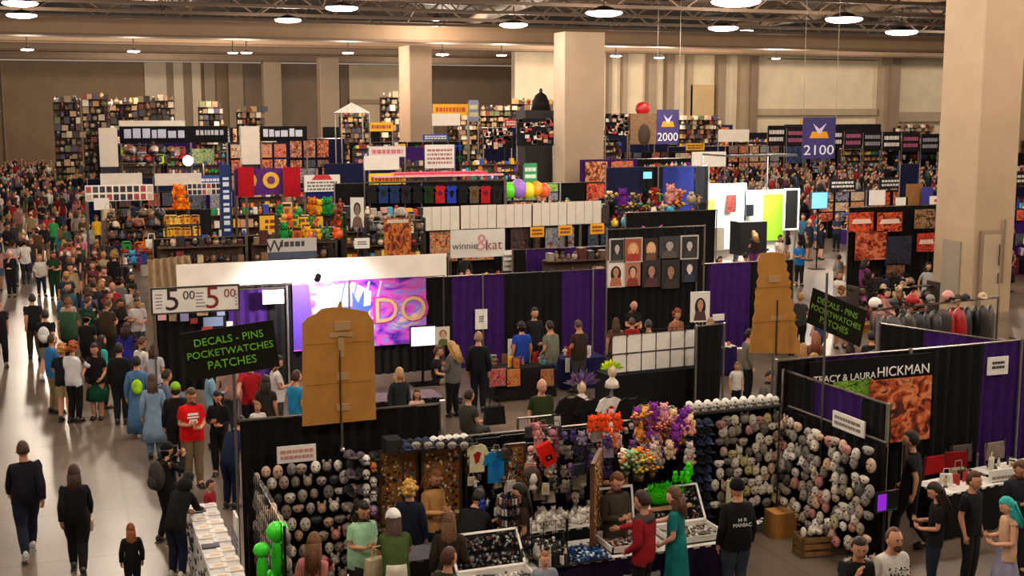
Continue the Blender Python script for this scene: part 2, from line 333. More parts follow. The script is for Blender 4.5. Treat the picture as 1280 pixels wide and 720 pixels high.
# ------------------------------------------------------------------ people
BASE = dict(pel=(0, 0, .93), sp=(0, -.01, 1.08), ch=(0, 0, 1.28), nb=(0, -.02, 1.43), nt=(0, .0, 1.53), hd=(0, .02, 1.62),
            shR=(.155, -.01, 1.385), elR=(.215, -.04, 1.12), wrR=(.225, .04, .88), haR=(.225, .06, .81),
            hpR=(.085, 0, .90), knR=(.09, .03, .50), anR=(.09, -.02, .09), toR=(.10, .15, .035),
            shL=(-.155, -.01, 1.385), elL=(-.215, -.04, 1.12), wrL=(-.225, .04, .88), haL=(-.225, .06, .81),
            hpL=(-.085, 0, .90), knL=(-.09, .03, .50), anL=(-.09, -.02, .09), toL=(-.10, .15, .035))
POSES = dict(
    stand=dict(),
    relax=dict(pel=(.03, 0, .93), elR=(.24, -.06, 1.13), wrR=(.16, .10, 1.0), haR=(.12, .15, .97), knL=(-.12, .08, .5), anL=(-.14, .04, .09), toL=(-.18, .2, .035)),
    walka=dict(knR=(.09, .20, .53), anR=(.09, .30, .12), toR=(.09, .46, .09), knL=(-.08, -.03, .49), anL=(-.08, -.32, .16), toL=(-.08, -.17, .035),
               elR=(.2, -.15, 1.13), wrR=(.21, -.16, .9), haR=(.21, -.13, .83), elL=(-.2, .06, 1.12), wrL=(-.19, .22, .95), haL=(-.18, .26, .89)),
    walkb=dict(knL=(-.09, .16, .51), anL=(-.09, .20, .1), toL=(-.09, .37, .06), knR=(.08, -.02, .49), anR=(.08, -.25, .14), toR=(.08, -.10, .035),
               elL=(-.2, -.12, 1.13), wrL=(-.21, -.10, .9), haL=(-.21, -.07, .83), elR=(.2, .02, 1.12), wrR=(.19, .16, .93), haR=(.18, .2, .87)),
    phone=dict(elR=(.20, .02, 1.13), wrR=(.08, .25, 1.15), haR=(.03, .30, 1.19), elL=(-.20, .0, 1.12), wrL=(-.10, .22, 1.08), haL=(-.04, .27, 1.10), HP=-25, anL=(-.1, .05, .09), toL=(-.13, .22, .035)),
    reach=dict(elR=(.19, .18, 1.22), wrR=(.15, .42, 1.15), haR=(.14, .49, 1.13), elL=(-.21, -.04, 1.12), wrL=(-.17, .14, .98), haL=(-.14, .19, .95), HP=-12, pel=(0, -.04, .93)),
    fold=dict(elR=(.21, .0, 1.13), wrR=(.02, .18, 1.14), haR=(-.06, .19, 1.17), elL=(-.21, 0, 1.13), wrL=(-.03, .21, 1.10), haL=(.04, .22, 1.10), anR=(.11, 0, .09)),
    photo=dict(elR=(.25, .12, 1.28), wrR=(.08, .28, 1.46), haR=(.05, .31, 1.53), elL=(-.24, .12, 1.28), wrL=(-.09, .28, 1.45), haL=(-.05, .31, 1.52), anL=(-.12, -.1, .09), toL=(-.15, .07, .035)),
    chin=dict(elR=(.18, .12, 1.12), wrR=(.06, .19, 1.34), haR=(.03, .19, 1.41), elL=(-.2, .02, 1.12), wrL=(0, .2, 1.08), haL=(.06, .21, 1.1), HP=-8),
    bend=dict(sp=(0, .02, 1.08), ch=(0, .15, 1.25), nb=(0, .24, 1.38), nt=(0, .31, 1.45), hd=(0, .36, 1.52), shR=(.155, .2, 1.34), shL=(-.155, .2, 1.34), elR=(.2, .3, 1.1), wrR=(.14, .5, 1.02),
              haR=(.12, .57, 1.0), elL=(-.2, .28, 1.08), wrL=(-.14, .46, .96), haL=(-.1, .53, .93), pel=(0, -.06, .93), hpR=(.085, -.05, .9), hpL=(-.085, -.05, .9), HP=-30),
    sit=dict(pel=(0, 0, .50), sp=(0, -.04, .64), ch=(0, -.03, .85), nb=(0, -.02, 1.0), nt=(0, .0, 1.10), hd=(0, .02, 1.19), shR=(.155, -.02, .96), shL=(-.155, -.02, .96),
             elR=(.2, .02, .71), wrR=(.12, .22, .66), haR=(.08, .28, .66), elL=(-.2, .02, .71), wrL=(-.12, .22, .66), haL=(-.08, .28, .66),
             hpR=(.09, .03, .49), knR=(.11, .42, .50), anR=(.11, .42, .09), toR=(.12, .59, .035), hpL=(-.09, .03, .49), knL=(-.11, .42, .5), anL=(-.11, .38, .09), toL=(-.12, .55, .035), HP=-6),
)
BONES = [('pel', 'sp'), ('sp', 'ch'), ('ch', 'nb'), ('nb', 'nt'), ('nt', 'hd')]
for S_ in 'RL': BONES += [('ch', 'sh' + S_), ('sh' + S_, 'el' + S_), ('el' + S_, 'wr' + S_), ('wr' + S_, 'ha' + S_), ('pel', 'hp' + S_), ('hp' + S_, 'kn' + S_), ('kn' + S_, 'an' + S_), ('an' + S_, 'to' + S_)]
def RAD(fem, fat):
    k = 1 + fat
    return dict(pel=.125 * k + (.008 if fem else 0), sp=(.098 if fem else .118) * k * (1 + fat * .6), ch=.122 * (1 + fat * .5), nb=.062, nt=.048, hd=.05, sh=.062 if not fem else .052, el=.042, wr=.026, ha=.03,
                hp=.096 * k, kn=.062, an=.042, to=.034)
SXW = 1.18
def headfn(x, y, z):                    # unit sphere -> skull, jaw, brow, nose; face looks along +y
    k = 1 - .30 * max(0, -z) ** 1.3; x *= k
    if z < 0 and y > 0: y *= 1 - .05 * -z
    if z < -.3 and y < 0: y *= 1 - .45 * (-z - .3)
    if y > 0:
        y += .20 * math.exp(-(x / .17) ** 2 - ((z + .18) / .16) ** 2) + .05 * math.exp(-(x / .3) ** 2 - ((z + .82) / .15) ** 2)
        y -= .10 * math.exp(-((abs(x) - .34) / .16) ** 2 - ((z - .05) / .12) ** 2)
        y += .05 * math.exp(-(x / .22) ** 2 - ((z + .5) / .08) ** 2)
    return x, y, z
_prot = {}
def seg(P, a, b):
    ab = b - a; t = np.clip(((P - a) @ ab) / max(1e-9, ab @ ab), 0, 1); return np.linalg.norm(P - (a + t[:, None] * ab), axis=1), t
def proto(pose, fem, fat, sleeve, legs, hi, gown=0):
    """legs: long, short, skirt ; sleeve: long, short, none"""
    key = (pose, fem, fat, sleeve, legs, hi, gown)
    if key in _prot: return _prot[key]
    J = {k: Vector(v) for k, v in BASE.items()}; P = POSES[pose]
    for k, v in P.items():
        if k != 'HP': J[k] = Vector(v)
    r = RAD(fem, fat); names = list(J); sub = []
    me = bpy.data.meshes.new('skel'); vs = [Vector((J[n].x / SXW, J[n].y, J[n].z)) for n in names]; rr = [r[n.rstrip('RL') if n[-1] in 'RL' else n] for n in names]
    es = []; ii = {n: i for i, n in enumerate(names)}
    for a, b in BONES:
        pa, pb = vs[ii[a]], vs[ii[b]]; ra, rb = rr[ii[a]], rr[ii[b]]
        if a[:2] in ('sh', 'el', 'hp', 'kn'):
            m = len(vs); vs.append(pa.lerp(pb, .42)); rr.append({'sh': .045, 'el': .037, 'hp': .086 * (1 + fat), 'kn': .062}[a[:2]] * (.92 if fem and a[:2] in ('sh', 'el') else 1)); es += [(ii[a], m), (m, ii[b])]
        else: es.append((ii[a], ii[b]))
    me.from_pydata(vs, es, []); ob = bpy.data.objects.new('skel', me); C.objects.link(ob)
    md = ob.modifiers.new('s', 'SKIN'); md.use_smooth_shade = True
    for i, q in enumerate(me.skin_vertices[0].data): q.radius = (rr[i], rr[i]); q.use_root = (i == ii['pel'])
    sb = ob.modifiers.new('d', 'SUBSURF'); sb.levels = 2 if hi else 1
    dg = bpy.context.evaluated_depsgraph_get(); ev = ob.evaluated_get(dg); em = ev.to_mesh()
    V = np.zeros(len(em.vertices) * 3); em.vertices.foreach_get('co', V); V = V.reshape(-1, 3)
    N = np.zeros(len(em.vertices) * 3); em.vertices.foreach_get('normal', N); N = N.reshape(-1, 3)
    F = [tuple(p.vertices) for p in em.polygons]; ev.to_mesh_clear(); bpy.data.objects.remove(ob); bpy.data.meshes.remove(me)
    V[:, 0] *= SXW
    # which bone each face follows
    FC = np.array([V[list(f)].mean(0) for f in F]); best = np.full(len(F), 9e9); bi = np.zeros(len(F), int); bt = np.zeros(len(F))
    for i, (a, b) in enumerate(BONES):
        d, t = seg(FC, np.array(J[a]), np.array(J[b])); ra = r[a.rstrip('RL') if a[-1] in 'RL' else a]; rb = r[b.rstrip('RL') if b[-1] in 'RL' else b]
        d = d / (ra * (1 - t) + rb * t); k = d < best; best[k] = d[k]; bi[k] = i; bt[k] = t[k]
    cls = []
    for i in range(len(F)):
        a, b = BONES[bi[i]]; a2 = a[:2]; t = bt[i]
        if a in ('pel',) and b == 'sp': c = 'hip' if t < .25 else 'torso'
        elif a == 'sp' or (a == 'ch' and b[:2] in ('nb', 'sh')): c = 'torso'
        elif a == 'nb': c = 'torso' if t < .25 else 'skin'
        elif a == 'nt': c = 'skin'
        elif a2 == 'sh': c = 'torso' if sleeve != 'none' and (t < .62 or sleeve == 'long') else 'skin'
        elif a2 == 'el': c = 'torso' if sleeve == 'long' and t < .95 else 'skin'
        elif a2 == 'wr': c = 'skin'
        elif a == 'pel' or a2 == 'hp': c = 'hip' if (a == 'pel' or t < .18) else ('leg' if legs != 'short' or t < .85 else 'skin')
        elif a2 == 'kn': c = 'leg' if legs == 'long' and t < .97 else 'skin'
        else: c = 'shoe'
        cls.append(c)
    def shell(sel, off, nm):
        fs = [F[i] for i in range(len(F)) if sel(cls[i], i)]; used = sorted({v for f in fs for v in f}); mp = {v: k for k, v in enumerate(used)}
        m = MB(); m.add([tuple(V[v] + N[v] * off * np.array([1, 1, .5])) for v in used], [tuple(mp[v] for v in f) for f in fs]); return m.mesh(nm, 'cloth', True)
    out = {}
    out['shirt'] = shell(lambda c, i: c == 'torso' or (c == 'hip'), .02, 'shirt')
    out['trousers'] = shell(lambda c, i: c in ('hip', 'leg'), .010, 'trousers') if legs != 'skirt' else None
    if legs == 'skirt' or gown:
        pz = J['pel']; L = gown or .5; top = .12 if not gown else .18
        out['skirt'] = MB().lathe([(.135, top), (.15, .04), (.175, -.1), (.2 + (.02 if gown else .03), -L * .55), (.26 if gown else .25, -L), (.22, -L)], 20, (pz.x, pz.y, pz.z), sy=.8, wav=.10, wn=7).mesh('skirt', 'cloth', True)
    # body: skin surface, head with a face, hands with five fingers
    b = MB(); b.add([tuple(v) for v in V], F)
    hp = rad(P.get('HP', 0)); hm = Matrix.Translation(J['hd'] - Vector((0, 0, .012))) @ Matrix.Rotation(hp, 4, 'X') @ Matrix.Scale(1.09, 4)
    st = len(b.v); b.ball((0, 0, .015), (.078, .098, .122), 20 if hi else 12, 14 if hi else 9, fn=headfn)
    for s in (-1, 1):
        b.ball((s * .078, -.005, 0), (.012, .022, .032), 6, 5)
        b.ball((s * .030, .078, .018), (.013, .012, .009), 6, 4, c='f0ece8', mi=1); b.ball((s * .030, .088, .018), (.006, .005, .006), 5, 4, c='20140e', mi=1)
        b.box(s * .03 - .017, s * .03 + .017, .083, .094, .036, .041, '2a1a10', 1)
    b.box(-.023, .023, .085, .0985, -.054, -.047, '8a3a34', 1)
    b.xf(st, hm)
    for S_, sg in (('R', 1), ('L', -1)):
        wq, hq = J['wr' + S_], J['ha' + S_]; d = (hq - wq).normalized(); rf = Vector((-sg * .35, .55, .8)); s = (rf - d * rf.dot(d)).normalized(); n = d.cross(s) * sg
        if n.dot(Vector((-sg, 0, -.3))) < 0: n = -n
        base = hq + d * .012; st = len(b.v)
        b.ball(tuple(hq - d * .004), .034, 8, 6)
        for k, (o_, L_) in enumerate(((.027, .036), (.010, .041), (-.008, .038), (-.025, .030))):
            q0 = base + s * o_; q1 = q0 + d * L_ + n * .006; q2 = q1 + (d * .75 + n * .65).normalized() * L_ * .75
            b.tube(q0, q1, .0095, .009, 5); b.tube(q1, q2, .009, .0065, 5)
        t0 = wq.lerp(hq, .45) + s * .018; t1 = t0 + (s * .75 + d * .65).normalized() * .036; t2 = t1 + (d * .9 + s * .1 + n * .3).normalized() * .03
        b.tube(t0, t1, .012, .0105, 5); b.tube(t1, t2, .0105, .008, 5)
    out['body'] = b.mesh('body', ['skin', 'plastic'], True)
    for S_ in 'RL':
        a, t = J['an' + S_], J['to' + S_]; d = Vector((t.x - a.x, t.y - a.y, 0)).normalized(); m = MB(); st = 0
        m.ball((0, .055, .045), (.05, .14, .055), 10, 6, c='ffffff'); m.ball((0, -.04, .08), (.048, .06, .07), 8, 6); m.box(-.045, .045, -.09, .175, -.002, .02, 'c8c4bc')
        pit = math.atan2((a.z - .09) - (t.z - .035), .17); ang = math.atan2(d.y, d.x) - pi / 2
        out['shoe' + S_] = (m.mesh('shoe', 'plastic', True), Matrix.Translation((a.x, a.y, max(0.0, a.z - .09))) @ Matrix.Rotation(ang, 4, 'Z') @ Matrix.Rotation(-pit, 4, 'X'))
    out['hm'] = hm; out['J'] = J; _prot[key] = out; return out
_hair = {}
def hairmesh(kind):
    if kind in _hair: return _hair[kind]
    m = MB()
    def cap_(thr, back, up=1.12, sc_=1.0):
        def fn(x, y, z):
            face = (y > .15 and z < thr) or (y > -.25 and z < -.25 and abs(y) < .5) or z < back
            k = .80 if face else up; return x * k, y * k, z * k * sc_
        return fn
    C0, RR = (0, -.004, .018), (.078, .098, .122)
    if kind == 'short': m.ball(C0, RR, 14, 10, fn=cap_(.55, -.45, 1.13))
    elif kind == 'crop': m.ball(C0, RR, 14, 10, fn=cap_(.62, -.35, 1.06))
    elif kind == 'fringe': m.ball((0, -.02, .0), (.078, .09, .10), 14, 10, fn=lambda x, y, z: (x * (1.08 if -.4 < z < .35 and y < .1 else .8), y * (1.08 if -.4 < z < .35 and y < .1 else .8), z * .8))
    elif kind == 'curly':
        q = random.Random(3)
        m.ball(C0, RR, 12, 9, fn=cap_(.5, -.5, 1.2))
        for i in range(34):
            a = q.uniform(0, 2 * pi); z = q.uniform(-.5, 1); s = math.sqrt(max(0, 1 - z * z))
            if sin(a) * s > .3 and z < .5: continue
            m.ball((cos(a) * s * .095, sin(a) * s * .11, .02 + z * .13), .033, 6, 4)
    elif kind in ('long', 'verylong', 'bob', 'pony', 'hood'):
        m.ball(C0, RR, 14, 10, fn=cap_(.55, -.75, 1.14))
        L = dict(long=.20, verylong=.36, bob=.08, pony=.0, hood=.1)[kind]
        if kind == 'pony': m.path([(0, -.10, .07), (0, -.16, .04), (0, -.165, -.08), (0, -.15, -.20)], .028, 7)
        elif kind == 'hood': m.ball((0, -.06, -.06), (.125, .09, .12), 12, 8)
        else:
            m.ball((0, -.062, -.05 - L / 2), (.092, .05, .10 + L / 2), 12, 9)
            for s in (-1, 1): m.ball((s * .072, -.012, -.06 - L * .3), (.026, .045, .09 + L * .35), 8, 7)
            q = random.Random(5)
            for i in range(12):
                x = -.08 + i * .0145; m.tube((x, -.095 - .02 * cos(x * 18), .02), (x * 1.15 + q.uniform(-.012, .012), -.10, -.16 - L + q.uniform(-.03, .03)), .015, .006, 5)
    elif kind == 'cap':
        m.ball((0, -.005, .045), (.09, .11, .10), 14, 8, fn=lambda x, y, z: (x, y, max(z, -.15))); m.ball((0, .12, .04), (.07, .08, .012), 10, 5)
        m.ball((0, -.02, -.02), (.083, .09, .08), 10, 6, c='4a3424', fn=lambda x, y, z: (x, min(y, .1), z))
    elif kind == 'beanie': m.ball((0, -.01, .05), (.09, .11, .115), 14, 8, fn=lambda x, y, z: (x, y, max(z, -.25)))
    _hair[kind] = m.mesh({'cap': 'cap', 'beanie': 'beanie', 'hood': 'hood'}.get(kind, 'hair'), 'cloth' if kind in ('cap', 'beanie', 'hood') else 'hair', True); return _hair[kind]
PEOPLE = []
def person(pos, h, face, shirt, pants, hair='short', hcol='2a1a10', pose='stand', fem=False, skin='b98468', fat=0, sleeve='short', legs='long', shoes='1c1a1a',
           label=None, group=None, hi=False, gown=0, z0=0):
    """face = compass the person looks at, degrees: 0 up the hall, 180 to the camera"""
    p = proto(pose, fem, fat, sleeve, legs, hi, gown)
    k = h / 1.75
    t = empty('person', (pos[0], pos[1], z0), rad(-face), label, 'person', group); t.scale = (k, k, k)
    link('body', p['body'], t, col=skin)
    link('shirt' if not gown else 'bodice', p['shirt'], t, col=shirt)
    if p['trousers']: link('shorts' if legs == 'short' else 'trousers', p['trousers'], t, col=pants)
    if p.get('skirt'): link('skirt', p['skirt'], t, col=shirt if gown else pants)
    for S_ in 'RL':
        o = link('shoe', p['shoe' + S_][0], t, col=shoes); o.matrix_local = p['shoe' + S_][1]
    if hair != 'bald':
        hmsh = hairmesh(hair); o = link(hmsh.name.split('.')[0], hmsh, t, col=hcol); o.matrix_local = p['hm']
    PEOPLE.append(t); return t, p
def loc_(t, v):                            # a point in a person's own frame -> world
    a = t.rotation_euler.z; k = t.scale[0]; x, y, z = v
    return Vector((t.location.x + k * (x * cos(a) - y * sin(a)), t.location.y + k * (x * sin(a) + y * cos(a)), t.location.z + k * z))
# ------------------------------------------------------------------ furniture and goods
BLK, PUR, NAVY = '0b0a0b', '34125a', '12163a'
def drape(p0, p1, zt, cols, label, group='pipe and drape walls', z0=.03, post=True, amp=.035, kind=None, posts=3.05):
    """cloth wall on pipes; cols = [(share, colour), ...] from p0 to p1"""
    p0 = Vector((p0[0], p0[1], 0)); p1 = Vector((p1[0], p1[1], 0)); L = (p1 - p0).length; ang = math.atan2(p1.y - p0.y, p1.x - p0.x)
    t = empty('drape_wall', p0, ang, label, 'drape', group); a = 0; tot = sum(c[0] for c in cols)
    for sh, c in cols:
        b = a + L * sh / tot; n = max(4, int((b - a) / (.05 if p0.y < 40 else .12))); m = MB(); vs = []
        ph = RN.uniform(0, 6)
        for r_, z in enumerate((zt, zt * .5, z0)):
            for i in range(n + 1):
                x = a + (b - a) * i / n; am = amp * (.5 + .5 * r_)
                vs.append((x + .01 * sin(x * 9 + r_), am * sin(x * 26 + ph + .4 * sin(x * 3)) + .015 * sin(x * 7 + r_), z))
        fs = [(r_ * (n + 1) + i, r_ * (n + 1) + i + 1, (r_ + 1) * (n + 1) + i + 1, (r_ + 1) * (n + 1) + i) for r_ in range(2) for i in range(n)]
        m.add(vs, fs); o = build(m, 'drape_panel', 'cloth', t, True, col=c)
        if len(cols) > 1: o['label'] = ('purple' if c == PUR else 'black' if c == BLK else 'blue' if c == NAVY else 'grey') + ' cloth panel'
        a = b
    build(MB().tube((0, 0, zt), (L, 0, zt), .022, c='8a847c'), 'crossbar', 'metal', t)
    if post:
        k = max(1, round(L / posts))
        for i in range(k + 1):
            x = L * i / k; build(MB().tube((x, -.06, 0), (x, -.06, zt + .04), .028, c='b0aaa0').box(x - .2, x + .2, -.2, .2, 0, .012, '6a6660'), 'upright', 'metal', t)
    return t
def table(x, y, wd, dp=.76, h=.75, rz=0, skirt=BLK, top=None, label='', group='skirted tables', open_=False):
    """x,y = centre"""
    t = empty('display_table', (x, y, 0), rz, label, 'table', group)
    build(MB().box(-wd / 2, wd / 2, -dp / 2, dp / 2, h - .03, h), 'table_top', 'cloth', t, col=top or skirt)
    if open_:
        for sx in (-1, 1):
            for sy in (-1, 1): build(MB().tube((sx * (wd / 2 - .08), sy * (dp / 2 - .08), 0), (sx * (wd / 2 - .08), sy * (dp / 2 - .08), h - .03), .02, c='6a6660'), 'leg', 'metal', t)
    else:
        m = MB(); P = []
        for (ax, ay), (bx, by) in (((-wd / 2, dp / 2), (-wd / 2, -dp / 2)), ((-wd / 2, -dp / 2), (wd / 2, -dp / 2)), ((wd / 2, -dp / 2), (wd / 2, dp / 2)), ((wd / 2, dp / 2), (-wd / 2, dp / 2))):
            L = math.hypot(bx - ax, by - ay); n = max(2, int(L / .09)); nx, ny = (by - ay) / L, -(bx - ax) / L
            for i in range(n):
                f = i / n; w_ = .012 * (1 if i % 2 else -1); P.append((ax + (bx - ax) * f, ay + (by - ay) * f, nx * w_, ny * w_))
        vs = [(x_ - a * .3, y_ - b_ * .3, h - .005) for x_, y_, a, b_ in P] + [(x_ - a * 2, y_ - b_ * 2, .02) for x_, y_, a, b_ in P]; n = len(P)
        m.add(vs, [(i, (i + 1) % n, n + (i + 1) % n, n + i) for i in range(n)]); build(m, 'skirt', 'cloth', t, True, col=skirt)
    return t
def board(u0, v0, u1, v1, Y, mat='paper', col='e8e4dc', name='sign', label='', cat='sign', group=None, thick=.03, frame=None, poles=None, tilt=0, pcol='8a847c'):
    """upright board given by its corners in the picture at depth Y; returns root, width, height"""
    a = W(u0, v0, Y); b = W(u1, v1, Y); c = (a + b) / 2; wd = abs(b.x - a.x); h = abs(a.z - b.z)
    t = empty(name, (c.x, Y, c.z - h / 2), rad(tilt), label, cat, group)
    build(MB().box(-wd / 2, wd / 2, -thick / 2, thick / 2, 0, h), 'panel', mat, t, col=col)
    if frame:
        f = .035 if Y < 40 else .08; m = MB()
        m.box(-wd / 2 - f, wd / 2 + f, -.03, .03, -f, 0).box(-wd / 2 - f, wd / 2 + f, -.03, .03, h, h + f).box(-wd / 2 - f, -wd / 2, -.03, .03, 0, h).box(wd / 2, wd / 2 + f, -.03, .03, 0, h)
        build(m, 'frame', 'plastic', t, col=frame)
    if poles is not None:
        for x in poles: build(MB().tube((x * wd, .04, -(c.z - h / 2)), (x * wd, .04, h * .9), .02 if Y < 40 else .05, c=pcol), 'pole', 'metal', t)
    return t, wd, h
def lettering(t, s, x, z, size, col, width=None, y=-.022, **k):
    return text('lettering', s, t, (x, y, z), size, col, width, **k)
def scribble(t, wd, h, col, lines=3, y=-.02, seed=0, x0=.08, z0=.15, z1=.85, name='print'):
    """illegible small print as short dashes"""
    q = random.Random(seed); m = MB()
    for i in range(lines):
        z = h * (z1 - (z1 - z0) * (i + .5) / lines); hh = h * (z1 - z0) / lines * .28; x = -wd * (.5 - x0)
        while x < wd * (.5 - x0) - .02 * wd:
            l = wd * q.uniform(.04, .14); l = min(l, wd * (.5 - x0) - x); m.box(x, x + l, y - .002, y + .004, z - hh, z + hh); x += l + wd * .025
    return build(m, name, 'paper', t, col=col)
# --- small goods, one mesh per kind, shared by the copies
GM = {}
def goods_mesh(k):
    if k in GM: return GM[k]
    m = MB(); q = random.Random(hash(k) % 7 if False else sum(map(ord, k)))
    mat = 'goods'; sm = True
    if k.startswith('mask'):
        v = int(k[4:]); D_ = '181210'
        if v == 0: m.ball((0, 0, 0), (.078, .05, .105), 12, 9); ex, ez = .032, .02
        elif v == 1: m.ball((0, 0, 0), (.085, .05, .085), 12, 9, fn=lambda x, y, z: (x, y, z * (.7 if z > .2 else 1.15))); ex, ez = .035, .0
        elif v == 2: m.ball((0, 0, 0), (.075, .055, .10), 12, 9, fn=lambda x, y, z: (x * (1 - .45 * max(0, -z)), y, z)); ex, ez = .03, .015
        elif v == 3: m.ball((0, 0, .01), (.095, .05, .06), 14, 7, fn=lambda x, y, z: (x, y, z + .35 * x * x)); ex, ez = .038, .015
        elif v == 4: m.ball((0, 0, 0), (.075, .06, .085), 12, 8); m.ball((-.055, 0, .085), (.028, .02, .045), 6, 5); m.ball((.055, 0, .085), (.028, .02, .045), 6, 5); ex, ez = .03, .01
        else: m.ball((0, 0, 0), (.07, .06, .09), 12, 8); m.ball((0, -.055, -.035), (.028, .045, .022), 7, 5, c='c8b8a8'); ex, ez = .03, .02
        for s in (-1, 1): m.ball((s * ex, -.043, ez), (.017, .014, .011), 7, 4, c=D_)
        m.ball((0, -.056 if v != 3 else -.03, -.01), (.011, .018, .022), 6, 4)
        if v != 3: m.ball((0, -.045, -.055), (.026, .012, .007), 7, 4, c='5a2a24')
        m.tube((-.07, .0, .02), (0, .045, .03), .003, n=3, c='888888').tube((.07, .0, .02), (0, .045, .03), .003, n=3, c='888888')
    elif k == 'bear':
        m.ball((0, 0, .09), (.075, .065, .09), 9, 7); m.ball((0, -.01, .205), (.062, .058, .058), 9, 7); m.ball((0, -.06, .19), (.028, .025, .022), 6, 4, c='f0e0d0')
        for s in (-1, 1):
            m.ball((s * .05, 0, .255), (.022, .014, .022), 6, 4); m.ball((s * .075, -.02, .12), (.025, .03, .05), 6, 5); m.ball((s * .05, -.06, .03), (.03, .05, .03), 6, 5, c='e8dcd0')
            m.ball((s * .022, -.066, .215), (.007, .006, .008), 5, 4, c='0a0a0a')
        mat = 'plush'
    elif k == 'fig':
        m.lathe([(.05, 0), (.05, .015), (.02, .02)], 10, c='303030'); m.tube((-.02, 0, .015), (-.015, 0, .10), .014, .017).tube((.02, 0, .015), (.015, 0, .10), .014, .017)
        m.ball((0, 0, .135), (.036, .024, .05), 8, 6); m.ball((0, 0, .205), (.021, .022, .027), 8, 6, c='d8a888'); m.ball((0, .006, .217), (.023, .023, .022), 8, 5, c='3a2418')
        m.tube((-.035, 0, .165), (-.06, -.02, .11), .011, .009).tube((.035, 0, .165), (.065, -.03, .14), .011, .009)
    elif k == 'box': m.box(-.07, .07, -.04, .04, 0, .2).box(-.055, .055, -.042, -.039, .03, .13, 'f0ece0').box(-.06, .06, -.042, -.039, .15, .185, '202020').box(-.03, .03, -.043, -.040, .045, .115, 'c08060'); sm = False; mat = 'plastic'
    elif k == 'book': m.box(-.065, .065, -.012, .012, 0, .2).box(-.06, .064, -.009, .009, -.001, .203, 'efe8d8').box(-.045, .045, -.014, -.011, .05, .14, 'e8d0a0').box(-.05, .05, -.014, -.011, .16, .18, 'f8f8f8'); sm = False; mat = 'paper'
    elif k == 'flatbook': m.box(-.09, .09, -.13, .13, 0, .025).box(-.087, .091, -.127, .127, .003, .022, 'efe8d8').box(-.05, .05, -.08, .06, .024, .026, 'e8d0b0'); sm = False; mat = 'paper'
    elif k == 'cap': m.ball((0, 0, .0), (.095, .10, .11), 12, 8, fn=lambda x, y, z: (x, y, max(0, z))); m.ball((0, -.12, .012), (.075, .075, .012), 10, 5); m.ball((0, 0, .11), .012, 5, 4); m.ball((0, -.085, .06), (.035, .02, .03), 6, 4, c='e8e8e0'); mat = 'cloth'
    elif k == 'mug': m.lathe([(.04, 0), (.042, .1), (.038, .1), (.036, .02)], 12); m.path([(.04, 0, .08), (.068, 0, .07), (.068, 0, .035), (.04, 0, .025)], .007, 5); mat = 'plastic'
    elif k == 'skull': m.ball((0, 0, .09), (.07, .085, .075), 10, 8); m.box(-.04, .04, -.075, .01, 0, .05); m.ball((-.028, -.07, .08), (.018, .016, .018), 6, 4, c='101010'); m.ball((.028, -.07, .08), (.018, .016, .018), 6, 4, c='101010'); m.ball((0, -.08, .05), (.01, .01, .013), 5, 4, c='101010'); m.box(-.03, .03, -.078, -.07, .018, .026, '101010')
    elif k == 'flower':
        for i in range(9):
            a = i * 2.4; r = .035 * math.sqrt(i); m.ball((r * cos(a), r * sin(a) * .6 - .02, .16 + .03 * cos(i)), (.026, .026, .02), 6, 4, c=['ffffff', 'ffd8c0', 'ffe878'][i % 3]); m.ball((r * cos(a), r * sin(a) * .6 - .042, .165 + .03 * cos(i)), .009, 5, 4, c='f8d020')
            m.tube((0, 0, 0), (r * cos(a), r * sin(a) * .6, .15), .004, n=3, c='3a7020')
        m.lathe([(.035, 0), (.05, .08), (.04, .08)], 8, c='6a4a30')
    elif k == 'bag': m.prism([(-.12, 0), (.12, 0), (.10, .2), (-.10, .2)], -.04, .04); m.path([(-.06, 0, .2), (-.045, 0, .3), (.045, 0, .3), (.06, 0, .2)], .007, 5); m.box(-.05, .05, -.045, -.04, .06, .14, 'f0e8e0'); sm = False; mat = 'cloth'
    elif k == 'bottle': m.lathe([(.03, 0), (.032, .12), (.014, .16), (.013, .2), (.001, .2)], 10); m.lathe([(.033, .03), (.033, .1)], 10, c='f0f0e8'); m.lathe([(.015, .195), (.015, .215)], 8, c='202020'); mat = 'plastic'
    elif k == 'pot': m.lathe([(.03, 0), (.07, .05), (.06, .12), (.03, .14), (.035, .17)], 12); mat = 'plastic'
    elif k == 'helmet': m.ball((0, 0, .1), (.1, .12, .11), 12, 8, fn=lambda x, y, z: (x, y, max(z, -.6))); m.box(-.07, .07, -.12, -.1, .05, .1, '101014'); m.lathe([(.05, 0), (.05, .03)], 8, c='202020'); mat = 'plastic'
    elif k.startswith('tee'):
        c = None; m.prism([(-.24, .68), (-.12, .74), (-.05, .71), (.05, .71), (.12, .74), (.24, .68), (.34, .46), (.24, .42), (.20, .5), (.20, 0), (-.20, 0), (-.20, .5), (-.24, .42), (-.34, .46)], -.025, .025)
        m.path([(-.13, 0, .73), (0, 0, .78), (.13, 0, .73)], .008, 4, c='888880').path([(0, 0, .78), (0, 0, .86)], .006, 4, c='888880')
        pc = {'tee0': 'f0f0f0', 'tee1': 'ffb040', 'tee2': '90d0ff', 'tee3': 'c02020'}[k]
        v = {'tee0': [(-.09, .35), (.09, .35), (.11, .5), (0, .58), (-.11, .5)], 'tee1': [(-.1, .3), (.1, .3), (.1, .55), (-.1, .55)], 'tee2': [(0, .28), (.13, .42), (0, .56), (-.13, .42)], 'tee3': [(-.04, .22), (.05, .26), (.12, .5), (.02, .56), (-.1, .48)]}[k]
        m.prism(v, -.029, -.024, pc); sm = False; mat = 'cloth'
    elif k == 'shoebox': m.box(-.15, .15, -.1, .1, 0, .1).box(-.155, .155, -.105, .105, .08, .12, 'd8d0c0'); sm = False; mat = 'card'
